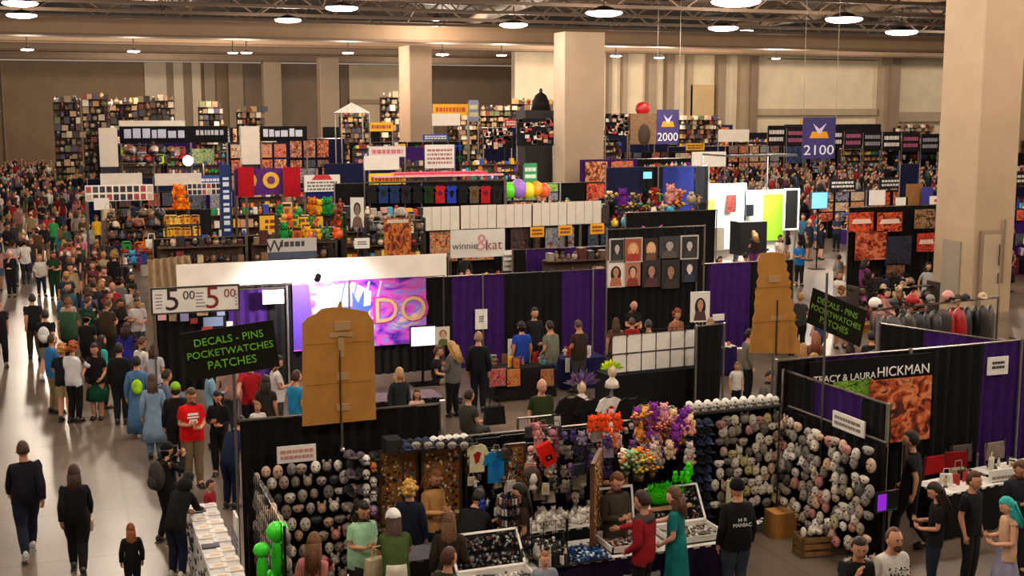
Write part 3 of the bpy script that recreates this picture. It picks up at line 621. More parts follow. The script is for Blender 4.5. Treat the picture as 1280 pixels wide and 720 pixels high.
    GM[k] = m.mesh(k.rstrip('0123456789'), mat, sm); return GM[k]
KN = dict(mask=('face_mask', 'mask'), bear=('plush_toy', 'soft toy'), fig=('figurine', 'figurine'), box=('toy_box', 'box'), book=('book', 'book'), flatbook=('comic_book', 'book'), cap=('baseball_cap', 'cap'),
          mug=('mug', 'mug'), skull=('skull_ornament', 'ornament'), flower=('flower_bunch', 'flowers'), bag=('handbag', 'bag'), bottle=('bottle', 'bottle'), pot=('vase', 'vase'), helmet=('helmet', 'helmet'), tee=('t_shirt', 't-shirt'), shoebox=('carton', 'box'))
CN = {'d8d0c0': 'off-white', 'e8e4dc': 'white', 'c8a890': 'beige', 'a89888': 'grey', 'd09088': 'pink', '8a8278': 'dark grey', 'c8c070': 'yellow', '303030': 'black', 'b02020': 'red', 'c06a20': 'orange', '2848a0': 'blue', '208840': 'green', '6a2a90': 'purple', '7a5030': 'brown', 'e8b020': 'golden', '40a0c0': 'turquoise', 'e050a0': 'magenta', '101820': 'black'}
def cname(c):
    c = c.lstrip('#')
    if c in CN: return CN[c]
    r, g, b = (int(c[i:i + 2], 16) for i in (0, 2, 4)); mx, mn = max(r, g, b), min(r, g, b)
    if mx < 48: return 'black'
    if mx - mn < 28: return 'white' if mx > 200 else 'light grey' if mx > 140 else 'grey' if mx > 80 else 'dark grey'
    if r == mx: return 'dark red' if mx < 110 and g < 50 and b < 60 else ('brown' if mx < 150 and g > 45 else 'cream' if mx > 190 and mn > 140 else 'tan' if mx > 150 and g > 120 and b > 70 else 'golden' if g > 150 else 'orange' if g > 90 and b < 80 else 'pink' if b > 90 else 'red')
    if g == mx: return 'dark green' if mx < 90 else ('pale green' if mn > 130 else 'green')
    return 'navy' if mx < 90 and r < 50 else ('purple' if r > g + 20 else 'light blue' if mx > 150 and g > 120 else 'teal' if g > r + 30 and g > b * .8 else 'blue')
CNT = [0]
def item(kind, p, rz=0, scale=1.0, col='d8d0c0', where='', group='', label=None, adj=''):
    base = kind.rstrip('0123456789'); nm, cat = KN[base]; CNT[0] += 1
    o = link(nm, goods_mesh(kind), None, p, rz, col, scale)
    shp = dict(mask0='oval', mask1='flat-topped', mask2='narrow-chinned', mask3='half-face', mask4='long-eared', mask5='beaked').get(kind, adj)
    return tag(o, label or ' '.join((cname(col), shp, nm.replace('_', ' '), where)).replace('  ', ' '), cat, group)
def gridpanel(p0, p1, zb, zt, label, name='grid_panel', col='28241f', step=.15, group='wire grid display panels'):
    p0 = Vector((p0[0], p0[1], 0)); p1 = Vector((p1[0], p1[1], 0)); L = (p1 - p0).length
    t = empty(name, p0, math.atan2(p1.y - p0.y, p1.x - p0.x), label, 'display panel', group)
    m = MB(); n = int(L / step)
    for i in range(n + 1): x = L * i / n; m.tube((x, .02, zb), (x, .02, zt), .005, n=3)
    k = int((zt - zb) / step)
    for i in range(k + 1): z = zb + (zt - zb) * i / k; m.tube((0, .02, z), (L, .02, z), .005, n=3)
    o = build(m, 'wire_mesh', 'metal', t, col=col); o['kind'] = 'stuff'
    for x in (0, L): build(MB().tube((x, .03, 0), (x, .03, zt), .018).box(x - .025, x + .025, -.25, .25, 0, .03), 'stand', 'metal', t, col=col)
    return t

# ================================================================== FRONT BOOTH (face masks, hats, plush)
drape((2.26, 16.9), (5.12, 16.9), 2.44, [(1, BLK)], 'black drape behind the left wall of face masks', post=False)
for x, y, z, l in ((2.2, 16.9, 3.75, 'tall grey pole holding the left green-lettered sign'), (5.16, 16.85, 2.5, 'stout pale post at the right end of the black drape'), (11.08, 16.0, 4.2, 'thin grey pole holding the right green-lettered sign'), (3.66, 16.78, 2.75, 'thin grey pole holding the rounded cardboard cutout'), (W(969, 400, 17.0).x, 17.04, 3.4, 'thin grey pole holding the jagged cardboard cutout')):
    m = MB().tube((0, 0, 0), (0, 0, z), .045 if 'stout' in l else .02, n=8, c='c8c4bc' if 'stout' in l else '8a8680').box(-.15, .15, -.15, .15, 0, .015, '504c48')
    if 'rounded' in l: m = MB().tube((0, 0, 1.9), (0, 0, 3.4), .02, n=8, c='8a8680').ball((0, 0, 1.92), .04, 8, 6, c='e8e4dc').tube((0, .1, 1.95), (0, 0, 1.95), .02, c='8a8680')
    o = link('sign_pole', m.mesh('sign_pole', 'metal'), None, (x, y, 0)); tag(o, l, 'pole')
# rotated green-lettered signs
def decal_sign(c, ang, wd, h, label, roll, lt):
    t = empty('hanging_sign', c, ang, label, 'sign', 'black signs with green lettering')
    build(MB().box(-wd / 2, wd / 2, -.01, .01, -h / 2, h / 2).xf(0, Matrix.Rotation(roll, 4, 'Y')), 'panel', 'card', t, col='17180f')
    for i, s in enumerate(('DECALS - PINS', 'POCKETWATCHES', 'PATCHES')):
        z = h * (.25 - .25 * i); x = 0
        o = text('lettering', s, t, (0, 0, 0), .2, lt, wd * (.74, .92, .52)[i], ext=.003)
        o.matrix_local = Matrix.Rotation(roll, 4, 'Y') @ Matrix.Translation((x, -.014, z)) @ Matrix.Rotation(pi / 2, 4, 'X') @ Matrix.Diagonal((*o.scale, 1))
    return t
decal_sign(W(288, 438, 16.8), rad(-6), 1.24, .66, 'black sign lettered in green at the head of the left aisle pole', rad(-6.5), '6ab820')
decal_sign(W(1045, 396, 15.95), rad(-78), 1.12, .58, 'smaller black sign lettered in green near the big column', rad(11), '6a9a20')
# the two cardboard cutouts, seen from the back, with tape and pole
def cutout(pts, Y, label, tape, polex):
    P = [W(u, v, Y) for u, v in pts]; x0 = sum(p.x for p in P) / len(P); z0 = min(p.z for p in P)
    t = empty('cardboard_cutout', (x0, Y, z0), 0, label, 'sign', 'plain cardboard backs raised on poles')
    build(MB().prism([(p.x - x0, p.z - z0) for p in P], -.008, .012), 'cardboard_sheet', 'card', t, col='b07c3c')
    for u0, v0, u1, v1 in tape:
        a = W(u0, v0, Y); b = W(u1, v1, Y); build(MB().box(a.x - x0, b.x - x0, -.03, -.006, b.z - z0, a.z - z0), 'tape', 'plastic', t, col='a8885c')
    a = W(polex, max(v for u, v in pts), Y); b = W(polex, min(v for u, v in pts) + 60, Y)
    build(MB().tube((a.x - x0, -.025, 0), (a.x - x0, -.025, b.z - z0), .014, c='6a5c48'), 'pole_sleeve', 'metal', t)
    for f in (.33, .66): build(MB().box(min(p.x for p in P) - x0 + .06, max(p.x for p in P) - x0 - .06, -.012, -.006, (max(p.z for p in P) - z0) * f, (max(p.z for p in P) - z0) * f + .012), 'fold_crease', 'card', t, col='906428')
cutout([(378, 533), (378, 404), (386, 396), (395, 392), (402, 386), (414, 384), (422, 384), (424, 377), (427, 377), (428, 384), (452, 388), (460, 390), (463, 397), (467, 400), (470, 524)], 16.7,
       'cardboard cutout with a rounded top raised over the black drape', ((417, 402, 438, 412), (412, 416, 441, 420), (422, 420, 430, 446), (421, 466, 436, 474), (420, 505, 437, 512)), 426)
jag = [(937, 441), (938, 425), (940, 418), (941, 405), (941, 398), (944, 390), (943, 380), (945, 372), (944, 365), (947, 360), (946, 352), (949, 346), (947, 338), (948, 325), (950, 317), (966, 315), (980, 317), (981, 326), (984, 330), (983, 338), (987, 342), (985, 348),
       (989, 352), (987, 360), (990, 364), (988, 372), (993, 378), (991, 388), (995, 394), (993, 404), (997, 410), (996, 420), (1000, 428), (1000, 442)]
cutout(jag, 17.0, 'tall cardboard cutout with jagged edges near the big column', ((960, 345, 975, 352), (962, 395, 976, 400)), 969)
t, wd, h = board(346, 559, 395, 575, 16.72, name='paper_sign', label='white paper strip with red print over the mask wall', tilt=0); scribble(t, wd, h, 'c88a80', 2, seed=2)
# left mask wall and the wire side wall
MC = ['d8d0c0', 'c8c0b4', 'b89880', '98887a', '7a7268', '8a8278', 'c8c0b4', 'b89880', 'c08078', '98887a', '6a645c', '303030', '5a544e', '8a8278']
def mask_wall(p0, p1, nx, nz, zb, zt, nx_, where, group, face=0, skip=.04, sc=1.0, jit=.02, cols=MC, kinds='012534'):
    p0 = Vector((*p0, 0)); p1 = Vector((*p1, 0)); ang = math.atan2(p1.y - p0.y, p1.x - p0.x)
    nrm = Vector((sin(ang), -cos(ang), 0)); n = 0
    for j in range(nz):
        for i in range(nx):
            if RN.random() < skip: continue
            f = (i + .5 + (.25 if j % 2 else -.25)) / nx; p = p0.lerp(p1, min(.98, max(.02, f))) + nrm * (.075 + RN.uniform(0, .05)); z = zt - (zt - zb) * (j + .5) / nz
            k = 'mask' + RN.choice(kinds); c = RN.choice(cols)
            row = 'top' if j < nz / 3 else 'middle' if j < nz * 2 / 3 else 'bottom'
            item(k, (p.x + RN.uniform(-jit, jit), p.y, z + RN.uniform(-jit, jit)), ang + RN.uniform(-.25, .25), sc * RN.uniform(.92, 1.12), c, 'in the %s rows of %s' % (row, where), group)
gridpanel((2.32, 16.72), (4.2, 16.72), .1, 1.9, 'black wire grid holding the left wall of face masks')
mask_wall((2.5, 16.66), (4.2, 16.66), 10, 9, .1, 1.88, 0, 'the left mask wall', 'masks on the left mask wall', cols=MC, sc=.88, skip=.02)
gridpanel((2.3, 16.7), (2.3, 13.9), .1, 1.9, 'black wire grid side wall along the left aisle')
m = MB(); q = random.Random(3)
for j in range(10):
    for i in range(15):
        y = 14.0 + i * .175 + q.uniform(-.04, .04); z = .2 + j * .17 + q.uniform(-.03, .03); c = q.choice(['a89888', 'd8d0c0', '8a8278', '6a645c', '3a3632', 'c8a890', 'b8b0a4'])
        m.ball((2.37 + q.uniform(0, .04), y, z), (.045, .07, .085), 8, 6, c=c).ball((2.415, y - .025, z + .02), (.012, .014, .01), 5, 4, c='181210').ball((2.415, y + .025, z + .02), (.012, .014, .01), 5, 4, c='181210')
o = build(m, 'hung_masks', 'goods', None, True); tag(o, 'dense hung masks on the wire wall along the left aisle', 'masks', None, 'stuff')
# hats and dark goods beside the masks
gridpanel((4.2, 16.72), (6.0, 16.72), .1, 1.9, 'black wire grid behind the dark caps and pinboards')
for j in range(6):
    for i in range(3):
        item('cap', W(437 + i * 15 + RN.uniform(-2, 2), 572 + j * 22 + RN.uniform(-2, 2), 16.5), RN.uniform(-.5, .5), .95, RN.choice(['26242a', '202024', '5a5058', '303030', '7a7468']), 'hung right of the left mask wall', 'dark caps beside the mask wall')
for i in range(12):
    item('skull', W(458 + (i % 2) * 9, 580 + i * 9, 16.4), RN.uniform(-.3, .3), .8, RN.choice(['e8e4dc', 'c8a0c8', 'd09088', 'c06a20', 'd8d0c0']), 'in the narrow column left of the pinboards', 'small pale heads column')
def pinboard(u0, v0, u1, v1, Y, label, n=150, rz=0, thick=.03):
    t, wd, h = board(u0, v0, u1, v1, Y, mat='card', col='80582c', name='pinboard', label=label, cat='pinboard', group='cork boards covered in enamel pins', frame='40301e', tilt=rz, thick=thick)
    m = MB(); q = random.Random(int(u0))
    for i in range(n):
        x = q.uniform(-.47, .47) * wd; z = q.uniform(.03, .97) * h; r = q.uniform(.008, .02)
        m.box(x - r, x + r, -.03, -.012, z - r, z + r, q.choice(['c8b088', 'e8d8b0', '302418', '8a2018', '384878', 'b8945c', '5c4426', '20180e', '9c9c90']))
    o = build(m, 'pins', 'metal' if False else 'plastic', t); o['kind'] = 'stuff'; return t
pinboard(475, 566, 520, 650, 16.5, 'cork board of pins left of the blond shopper')
pinboard(529, 564, 574, 648, 16.4, 'cork board of pins behind the tan-jacketed shopper')
pinboard(634, 558, 654, 600, 16.2, 'small cork board of pins right of the blue shirt', 50)
t = empty('pinboard', (6.62, 14.75, .80), rad(58), 'tall freestanding cork board turned sideways on the counter', 'pinboard', 'cork boards covered in enamel pins')
build(MB().box(-.02, .82, -.02, .02, 0, 1.15), 'panel', 'card', t, col='94683a')
build(MB().box(.80, .85, -.03, .03, -.02, 1.18).box(-.05, -.02, -.03, .03, -.02, 1.18).box(-.05, .85, -.03, .03, 1.15, 1.18), 'frame', 'wood', t, col='5a3818')
m = MB(); q = random.Random(4)
for i in range(260):
    x = q.uniform(.02, .76); z = q.uniform(.03, 1.1); r = q.uniform(.007, .016)
    for s in (-1, 1): m.box(x - r, x + r, s * .025 - .006, s * .025 + .006, z - r, z + r, q.choice(['c8b088', 'e8d8b0', '302418', '8a2018', '5c4426', 'a07840', '8a6030', '9c9c90']))
o = build(m, 'pins', 'plastic', t); o['kind'] = 'stuff'
# top shelf of white-lidded mugs / dark caps
def shelf(p0, p1, z, dp, label, col='2a2622', group='display shelves', posts=True):
    p0 = Vector((*p0, 0)); p1 = Vector((*p1, 0)); L = (p1 - p0).length
    t = empty('shelf', p0, math.atan2(p1.y - p0.y, p1.x - p0.x), label, 'shelf', group)
    build(MB().box(0, L, -dp / 2, dp / 2, z - .025, z), 'board', 'plastic', t, col=col)
    if posts:
        for x in (.03, L - .03):
            for y in (-dp / 2 + .03, dp / 2 - .03): build(MB().tube((x, y, 0), (x, y, z - .02), .015), 'leg', 'metal', t, col='504c48')
    return t
a = W(498, 551, 16.3); b = W(582, 545, 16.3)
shelf((a.x, 16.35), (b.x, 16.35), 2.0, .4, 'high dark shelf of white-fronted caps over the pinboards')
for i in range(9):
    for j in range(2): item('cap', (a.x + .1 + i * .115 * (b.x - a.x) / 1.0, 16.25 + j * .2, 2.0), RN.uniform(-.2, .2), .8, ['26242a', 'e8e4dc'][j] if i > 3 else RN.choice(['26242a', '303a50']), 'on the high shelf over the pinboards', 'caps on the high shelf')
for i in range(5): item('mask1', W(520 + i * 15, 556, 16.1), 0, .75, '8a8278', 'hung under the high shelf', 'masks under the high shelf')
t, wd, h = board(480, 548, 500, 562, 16.4, mat='plastic', col='222225', name='storage_case', label='black storage case on the wire grid left of the high shelf', cat='case', thick=.3)
item('tee3', W(596, 590, 16.2) , 0, .55, 'd8d0a8', '', '', label='cream t-shirt with a dark print hung behind the counter')
item('tee2', W(620, 603, 16.2), 0, .62, '1878b8', '', '', label='bright blue t-shirt hung behind the counter')
for i in range(26):
    item(RN.choice(['bear', 'skull', 'bag', 'fig', 'bag']), W(582 + RN.uniform(0, 72), 566 + RN.uniform(0, 60), 16.15 + RN.uniform(0, .2)), RN.uniform(-.4, .4), RN.uniform(.5, .8), RN.choice(['3a3430', 'a89888', '303030', 'd8d0c0', '303a70', '5a4a3a']), 'hung around the blue shirt behind the counter', 'small goods around the blue shirt')
gridpanel((6.0, 16.6), (8.75, 16.6), .1, 1.95, 'black wire grid behind the plush and flowers')
drape((5.15, 16.95), (10.9, 16.95), 1.9, [(1, BLK)], 'low black backing cloth behind the plush and corner mask wall', post=False)
drape((11.06, 16.9), (11.14, 14.45), 1.9, [(1, BLK)], 'low black backing cloth behind the right mask wall', post=False)
# dense plush / flower wall between u 655 and 860
def cluster(n, u0, u1, v0, v1, Y, kinds, cols, where, group, s0=.7, s1=1.1, rz=.5, dy=.25):
    for i in range(n):
        item(RN.choice(kinds), W(RN.uniform(u0, u1), RN.uniform(v0, v1), Y - RN.uniform(0, dy)), RN.uniform(-rz, rz), RN.uniform(s0, s1), RN.choice(cols), where, group)
cluster(34, 655, 700, 540, 600, 16.4, ['bag', 'skull', 'bear', 'book'], ['e8e4dc', 'd09088', '8a8278', '303030', '9a5a68', 'c8a890'], 'hung left of the red bag', 'goods hung left of the red bag', .6, .95)
cluster(26, 700, 755, 545, 600, 16.3, ['bear', 'skull', 'bag'], ['e8e4dc', '4a3a70', '303870', '8a8278', '7a4a88', '303030'], 'hung right of the red bag', 'goods hung right of the red bag', .6, .95)
cluster(24, 738, 775, 528, 560, 16.3, ['bear'], ['f07a30', 'e85020', 'e8e4dc', 'd8a0a0', 'e8e4dc'], 'in the orange and white heap over the wire grid', 'orange and white plush', .8, 1.1)
cluster(44, 795, 862, 524, 565, 16.2, ['bear', 'flower'], ['e8b060', 'f0d8a0', '8a3aa0', '6a2a90', 'e8a0b0', 'c06ab0', 'f0a040'], 'in the plush row behind the green feathers', 'bright plush on the upper wire grid', .8, 1.15)
cluster(26, 785, 862, 560, 590, 16.0, ['bear', 'skull'], ['c8b8b0', '8a8278', '6a4a80', 'e0d0c8', 'c8a890'], 'in the grey row behind the green feathers', 'grey plush on the wire grid', .7, 1.0)
cluster(22, 778, 818, 578, 602, 15.6, ['flower'], ['f08030', 'e8e060', '90d8c0', 'f0f0f0', 'e8b020'], 'left of the green feathers', 'mixed flower bunches', .9, 1.2)
cluster(14, 715, 762, 555, 600, 15.9, ['bear', 'bag'], ['4a3a6a', '8a8298', '303040'], 'hung beside the standing cork board', 'violet goods by the cork board', .7, .9)
cluster(34, 655, 728, 592, 628, 16.45, ['bag', 'skull', 'bear', 'book', 'fig'], ['8a8278', 'd8d0c0', '504c58', '303030', 'a89888', '6a5a70', 'c8b8b0'], 'hung low behind the white plush table', 'goods behind the white plush table', .6, .9)
# red bag
t = empty('handbag', W(688, 580, 16.0), 0, 'shiny red long handbag hung tilted behind the counter', 'bag')
m = MB().prism([(-.09, 0), (.09, 0), (.12, .1), (.1, .33), (-.1, .33), (-.12, .1)], -.05, .05); m.xf(0, Matrix.Rotation(rad(-22), 4, 'Y')); build(m, 'bag_body', 'plastic', t, col='d81408')
m = MB().box(-.05, .05, -.056, -.048, .08, .16, '40100c').ball((0, -.055, .12), (.02, .01, .02), 6, 4, c='d8b040'); m.xf(0, Matrix.Rotation(rad(-22), 4, 'Y')); build(m, 'clasp', 'metal', t)
# green feather heap
fe = empty('feather_boa_heap', (7.95, 15.3, .80), 0, 'heap of bright green feather boas on a tan shelf', 'feathers')
q = random.Random(9); m = MB()
for i in range(420):
    a = q.uniform(0, 2 * pi); b_ = q.uniform(0, 1); r = Vector((cos(a) * .34 * math.sqrt(b_), sin(a) * .16 * math.sqrt(b_), .42 + .16 * (1 - b_))); d = Vector((q.uniform(-1, 1), q.uniform(-1, .4), q.uniform(-.3, 1))).normalized() * q.uniform(.05, .1)
    s = d.cross(Vector((.3, .5, .8))).normalized() * .012; m.add([r - s, r + s, r + d], [(0, 1, 2)], q.choice(['40d818', '60f030', '28a810', '50e828']))
o = build(m, 'feathers', 'plush', fe); o['kind'] = 'stuff'
build(MB().ball((0, 0, .42), (.33, .15, .13), 12, 8), 'boa_coils', 'plush', fe, True, col='2ea810'); build(MB().box(-.4, .4, -.17, .17, .26, .30, 'b08c60').box(-.36, -.32, -.1, .1, 0, .26, '6a5438').box(.32, .36, -.1, .1, 0, .26, '6a5438'), 'stand', 'wood', fe)
cluster(6, 838, 862, 592, 606, 15.4, ['bear'], ['40d818'], 'in the small green group by the teal dress', 'small green plush', .5, .7)
# hanging black shirts on the rail behind
rl = empty('garment_rail', (6.5, 17.3, 0), 0, 'steel garment rail of black shirts behind the plush wall', 'rail')
build(MB().tube((0, 0, 2.0), (2.2, 0, 2.0), .02).tube((0, 0, 0), (0, 0, 2.0), .02).tube((2.2, 0, 0), (2.2, 0, 2.0), .02).box(-.02, .02, -.25, .25, 0, .03).box(2.18, 2.22, -.25, .25, 0, .03), 'frame', 'metal', rl, col='8a8680')
for i, (u, v, k, c, s, l) in enumerate(((714, 545, 'tee1', '141214', .85, 'black t-shirt at the left end of the garment rail'), (736, 545, 'tee2', '141214', .8, 'black t-shirt second from the left on the garment rail'), (762, 538, 'tee3', 'e8e4dc', .72, 'white t-shirt with a red print on the garment rail'),
                                        (789, 545, 'tee0', '101012', .85, 'black t-shirt right of the white one on the rail'), (806, 540, 'tee1', '9a8458', .62, 'khaki t-shirt near the right end of the garment rail'))):
    o = item(k, W(u, v, 17.25 - i * .03), 0, s, c, label=l)
    if c in ('141214', '101012'): o.color = (*lin(c), 1)
for i in range(8): item('skull', W(740 + i * 7, 540 + RN.uniform(-4, 4), 16.8), 0, .6, 'a89888', 'hung in front of the garment rail', 'silver masks at the garment rail')
# jester heads over the rail
for u, v, cols, l in ((727, 500, ['7a5a90', '5a4470', '8a7898'], 'feathered jester bust with a violet plume above the rail'), (765, 480, ['c8f020', '90e030', 'f0f040'], 'lime yellow jester bust above the white shirt')):
    p = W(u, v, 17.4); t = empty('costume_bust', p, 0, l, 'mannequin'); build(MB().lathe([(.12, -.05), (.10, .04), (.04, .1), (.04, .14)], 10, c='d8d0c0').ball((0, 0, .2), (.07, .08, .1), 10, 8, c='d8c0a0').tube((0, 0, -p.z), (0, 0, -.05), .02, c='605c58'), 'bust', 'plastic', t, True)
    m = MB(); q = random.Random(u)
    for i in range(70):
        a = q.uniform(0, pi); r0 = Vector((.05 * cos(a), 0, .25)); d = Vector((cos(a), q.uniform(-.5, .5), sin(a) * .9)).normalized() * q.uniform(.15, .28) * (1 if u < 740 else .6); s = Vector((-d.z, 0, d.x)).normalized() * .02
        m.add([r0 - s * .4, r0 + d * .6 - s, r0 + d, r0 + d * .6 + s], [(0, 1, 2, 3)], q.choice(cols))
    o = build(m, 'plumes', 'plush', t); o['kind'] = 'stuff'
# folded jeans / caps tower, then right mask walls
gridpanel((8.75, 16.75), (9.05, 16.55), .1, 1.95, 'black wire tower of folded denim caps')
for j in range(12):
    for i in range(3): item('cap', (8.93 + i * .16, 16.35, .30 + j * .145), RN.uniform(-.3, .3), .9, RN.choice(['28324a', '3a4a6a', '18202c', '2a3850', '202028', 'a04a20' if j in (1, 4, 10) else '2a3850']), 'in the denim cap tower by the right mask wall', 'denim caps tower')
gridpanel((9.05, 16.7), (10.7, 16.7), .1, 1.95, 'black wire grid holding the back wall of masks at the corner')
mask_wall((9.51, 16.62), (10.72, 16.62), 8, 9, .42, 1.95, 0, 'the corner mask wall', 'masks on the corner mask wall', sc=.95, jit=.03, cols=['d8d0c0', 'c8c0b4', 'c8a890', '98887a', 'b88078', 'b8b070', '8a8278', 'd8d0c0', '6a645c'])
shelf((9.0, 16.55), (10.6, 16.55), 2.08, .35, 'high shelf of pale skulls over the corner mask wall')
for i in range(10):
    for j in range(2): item('skull', (9.08 + i * .16, 16.45 + j * .17, 2.08), RN.uniform(-.3, .3), .8, ['b8b4ac', 'e8e4dc'][j], 'on the high shelf over the corner mask wall', 'skulls on the high shelf')
for i in range(8): item('helmet', (8.3 + i * .2 - (.0), 16.85, 1.95), 0, .75, RN.choice(['303a50', '202024', '384878']), 'left of the skull shelf', 'dark helmets left of the skulls') if i < 4 else None
gridpanel((10.86, 16.85), (10.98, 14.3), .1, 1.9, 'black wire grid holding the right wall of masks')
mask_wall((10.8, 16.7), (10.92, 14.35), 13, 9, .25, 1.85, 0, 'the right mask wall', 'masks on the right mask wall', jit=.045, sc=1.0, cols=['d8d0c0', 'e8e4dc', 'c8a890', 'a89888', '8a8278', 'c8c0b4', 'd8d0c0', 'c08078', 'b8b088', '98948c', '7a746c', '504c48'])
t = board(908, 601, 928, 626, 16.3, col='d8d8a8', name='apron', label='pale apron hung under the corner mask wall', mat='cloth', cat='apron')[0]; build(MB().box(-.06, .06, -.025, -.014, .08, .2, '404038'), 'print', 'cloth', t)
# carton, crate, bottle goods on the floor by the masks
t = empty('cardboard_box', (10.55, 16.25, 0), 0, 'closed cardboard box on the floor beneath the corner masks', 'box'); 
build(MB().box(-.19, .19, -.17, .17, 0, .40), 'carton', 'card', t, col='a8763a'); build(MB().box(-.19, 0, -.17, .17, .40, .405).box(.003, .19, -.17, .17, .40, .405), 'flap', 'card', t, col='b8864a'); build(MB().box(-.025, .025, -.173, .17, .3, .407), 'tape', 'plastic', t, col='9a7440')
t.location = (10.55, 16.25, 0)
cr = empty('wooden_crate', (10.55, 15.35, 0), rad(-8), 'slatted wooden crate of white masks on the floor', 'crate')
for z in (.02, .13, .24):
    for s in (-1, 1): build(MB().box(-.24, .24, s * .16 - .01, s * .16 + .01, z, z + .07), 'slat', 'wood', cr, col='8a6438'); build(MB().box(s * .24 - .01, s * .24 + .01, -.16, .16, z, z + .07), 'slat', 'wood', cr, col='7a5830')
for sx in (-1, 1):
    for sy in (-1, 1): build(MB().box(sx * .23 - .02, sx * .23 + .02, sy * .15 - .02, sy * .15 + .02, 0, .32), 'corner_post', 'wood', cr, col='6a4c28')
build(MB().box(-.23, .23, -.15, .15, .0, .02), 'bottom', 'wood', cr, col='6a4c28')
for i in range(9): item('mask' + RN.choice('013'), (10.55 + RN.uniform(-.17, .17), 15.35 + RN.uniform(-.1, .1), .33 + RN.uniform(0, .05)), RN.uniform(-3, 3), .8, 'd8d0c0', 'piled in the wooden crate', 'masks in the crate')
for i in range(10): item(RN.choice(['bear', 'bottle', 'skull']), (10.75 + RN.uniform(-.25, .1), 14.35 + RN.uniform(-.2, .25), 0), RN.uniform(-3, 3), 1.2, RN.choice(['d8d8a0', 'd8d0c0', 'e8e4dc', 'a89888']), 'on the floor at the near end of the right mask wall', 'floor goods by the mask wall')
m = MB().box(-.2, .2, -.02, .02, 1.0, 1.3, '141414').tube((0, 0.02, 0), (0, 0.02, 1.1), .02, c='202020').box(-.15, .15, -.12, .12, 0, .02, '202020')
p = W(1110, 585, 14.15); t = empty('monitor', (p.x, 14.15, 0), rad(5), 'small monitor with a purple picture at the end of the mask wall', 'monitor'); build(m, 'screen_body', 'plastic', t)
build(MB().box(-.18, -.02, -.024, -.02, 1.03, 1.27), 'screen', 'screen_purple', t); build(MB().box(-.02, .18, -.024, -.02, 1.03, 1.27, '0a1410').box(-.18, .18, -.026, -.02, 1.015, 1.03, '206040'), 'screen_edge', 'plastic', t)
# ---- the counter with glass-lidded cases
table(7.05, 14.75, 3.0, .8, .78, rad(0), skirt='1c0c2c', top='d8d4cc', label='purple-skirted counter under the open glass cases', group='front counters')
table(4.92, 14.05, 1.15, .85, .78, rad(0), skirt='1c0c2c', top='d8d4cc', label='purple-skirted counter under the left glass case', group='front counters')
def case_(u, v, Y, wd, rz, label, tiltdeg, top, gcol='3a3a3a', velvet=False):
    c = W(u, v, Y); t = empty('display_case', (c.x, Y, .78), rz, label, 'display case', 'glass-lidded jewellery cases')
    build(MB().box(-wd / 2, wd / 2, -.30, .30, 0, .02).box(-wd / 2, wd / 2, -.30, -.28, 0, .1).box(-wd / 2, wd / 2, .28, .30, 0, .1).box(-wd / 2, -wd / 2 + .02, -.3, .3, 0, .1).box(wd / 2 - .02, wd / 2, -.3, .3, 0, .1), 'tray', 'plastic', t, col='dcd8d0')
    m = MB(); q = random.Random(int(u))
    for i in range(170):
        x = q.uniform(-.46, .46) * wd; y = q.uniform(-.26, .26); r = q.uniform(.008, .024); m.box(x - r, x + r, y - r, y + r, .02, .04 + r * .6, q.choice(['e8e4dc', '505050', '8a8680', '202020', 'b8b0a8', gcol, gcol]))
    o = build(m, 'jewellery', 'metal' if False else 'plastic', t); o['kind'] = 'stuff'
    L = empty('lid', (0, .29, .10)); L.parent = t; L.rotation_euler = (rad(tiltdeg), 0, 0); h = top
    build(MB().box(-wd / 2, wd / 2, -.012, .012, 0, .03).box(-wd / 2, wd / 2, -.012, .012, h - .03, h).box(-wd / 2, -wd / 2 + .03, -.012, .012, 0, h).box(wd / 2 - .03, wd / 2, -.012, .012, 0, h), 'lid_frame', 'plastic', L, col='e0dcd4')
    build(MB().box(-wd / 2 + .03, wd / 2 - .03, -.003, .003, .03, h - .03), 'glass_pane', 'glass', L)
    if velvet:
        build(MB().box(-wd / 2 + .03, wd / 2 - .03, .05, .06, .03, h - .03), 'velvet_board', 'cloth', L, col='2a2a2e'); m = MB()
        for i in range(260):
            z = q.choice([q.uniform(.05, h * .42), q.uniform(h * .55, h * .9)]); x = q.uniform(-.46, .46) * wd; r = q.uniform(.006, .017); m.box(x - r, x + r, .03, .05, z - r, z + r, q.choice(['e8e4dc', 'b8b4ac', '8a8680', '504c4a', 'a03028', '202020']))
        o = build(m, 'pinned_jewellery', 'plastic', L); o['kind'] = 'stuff'
    return t
case_(624, 700, 14.0, .95, rad(0), 'open glass-lidded case at the left front of the counter', -42, .52, velvet=True)
case_(780, 660, 14.75, .62, rad(0), 'open glass-lidded case in front of the brown-jacketed seller', -10, .62, '7a3a20')
case_(862, 665, 14.75, .85, rad(0), 'open glass-lidded case at the right end of the counter', -34, .55, '6a5a48', velvet=True)
def tray(x, y, wd, dp, label, cols, n=160, z=.78, hgt=.05, base='1c1c20'):
    t = empty('goods_tray', (x, y, z), 0, label, 'tray', 'trays of small jewellery'); build(MB().box(-wd / 2, wd / 2, -dp / 2, dp / 2, 0, .02), 'tray_base', 'plastic', t, col=base)
    m = MB(); q = random.Random(int(x * 100))
    for i in range(n):
        xx = q.uniform(-.47, .47) * wd; y_ = q.uniform(-.46, .46) * dp; r = q.uniform(.01, .022); m.box(xx - r, xx + r, y_ - r, y_ + r, .02, .02 + q.uniform(.3, 1) * hgt, q.choice(cols))
    o = build(m, 'trinkets', 'plastic', t); o['kind'] = 'stuff'
tray(6.42, 14.6, .6, .6, 'tray of blue glass trinkets on the counter', ['183a6a', '205a9a', '102848', 'c8d8e8', '0c1828'])
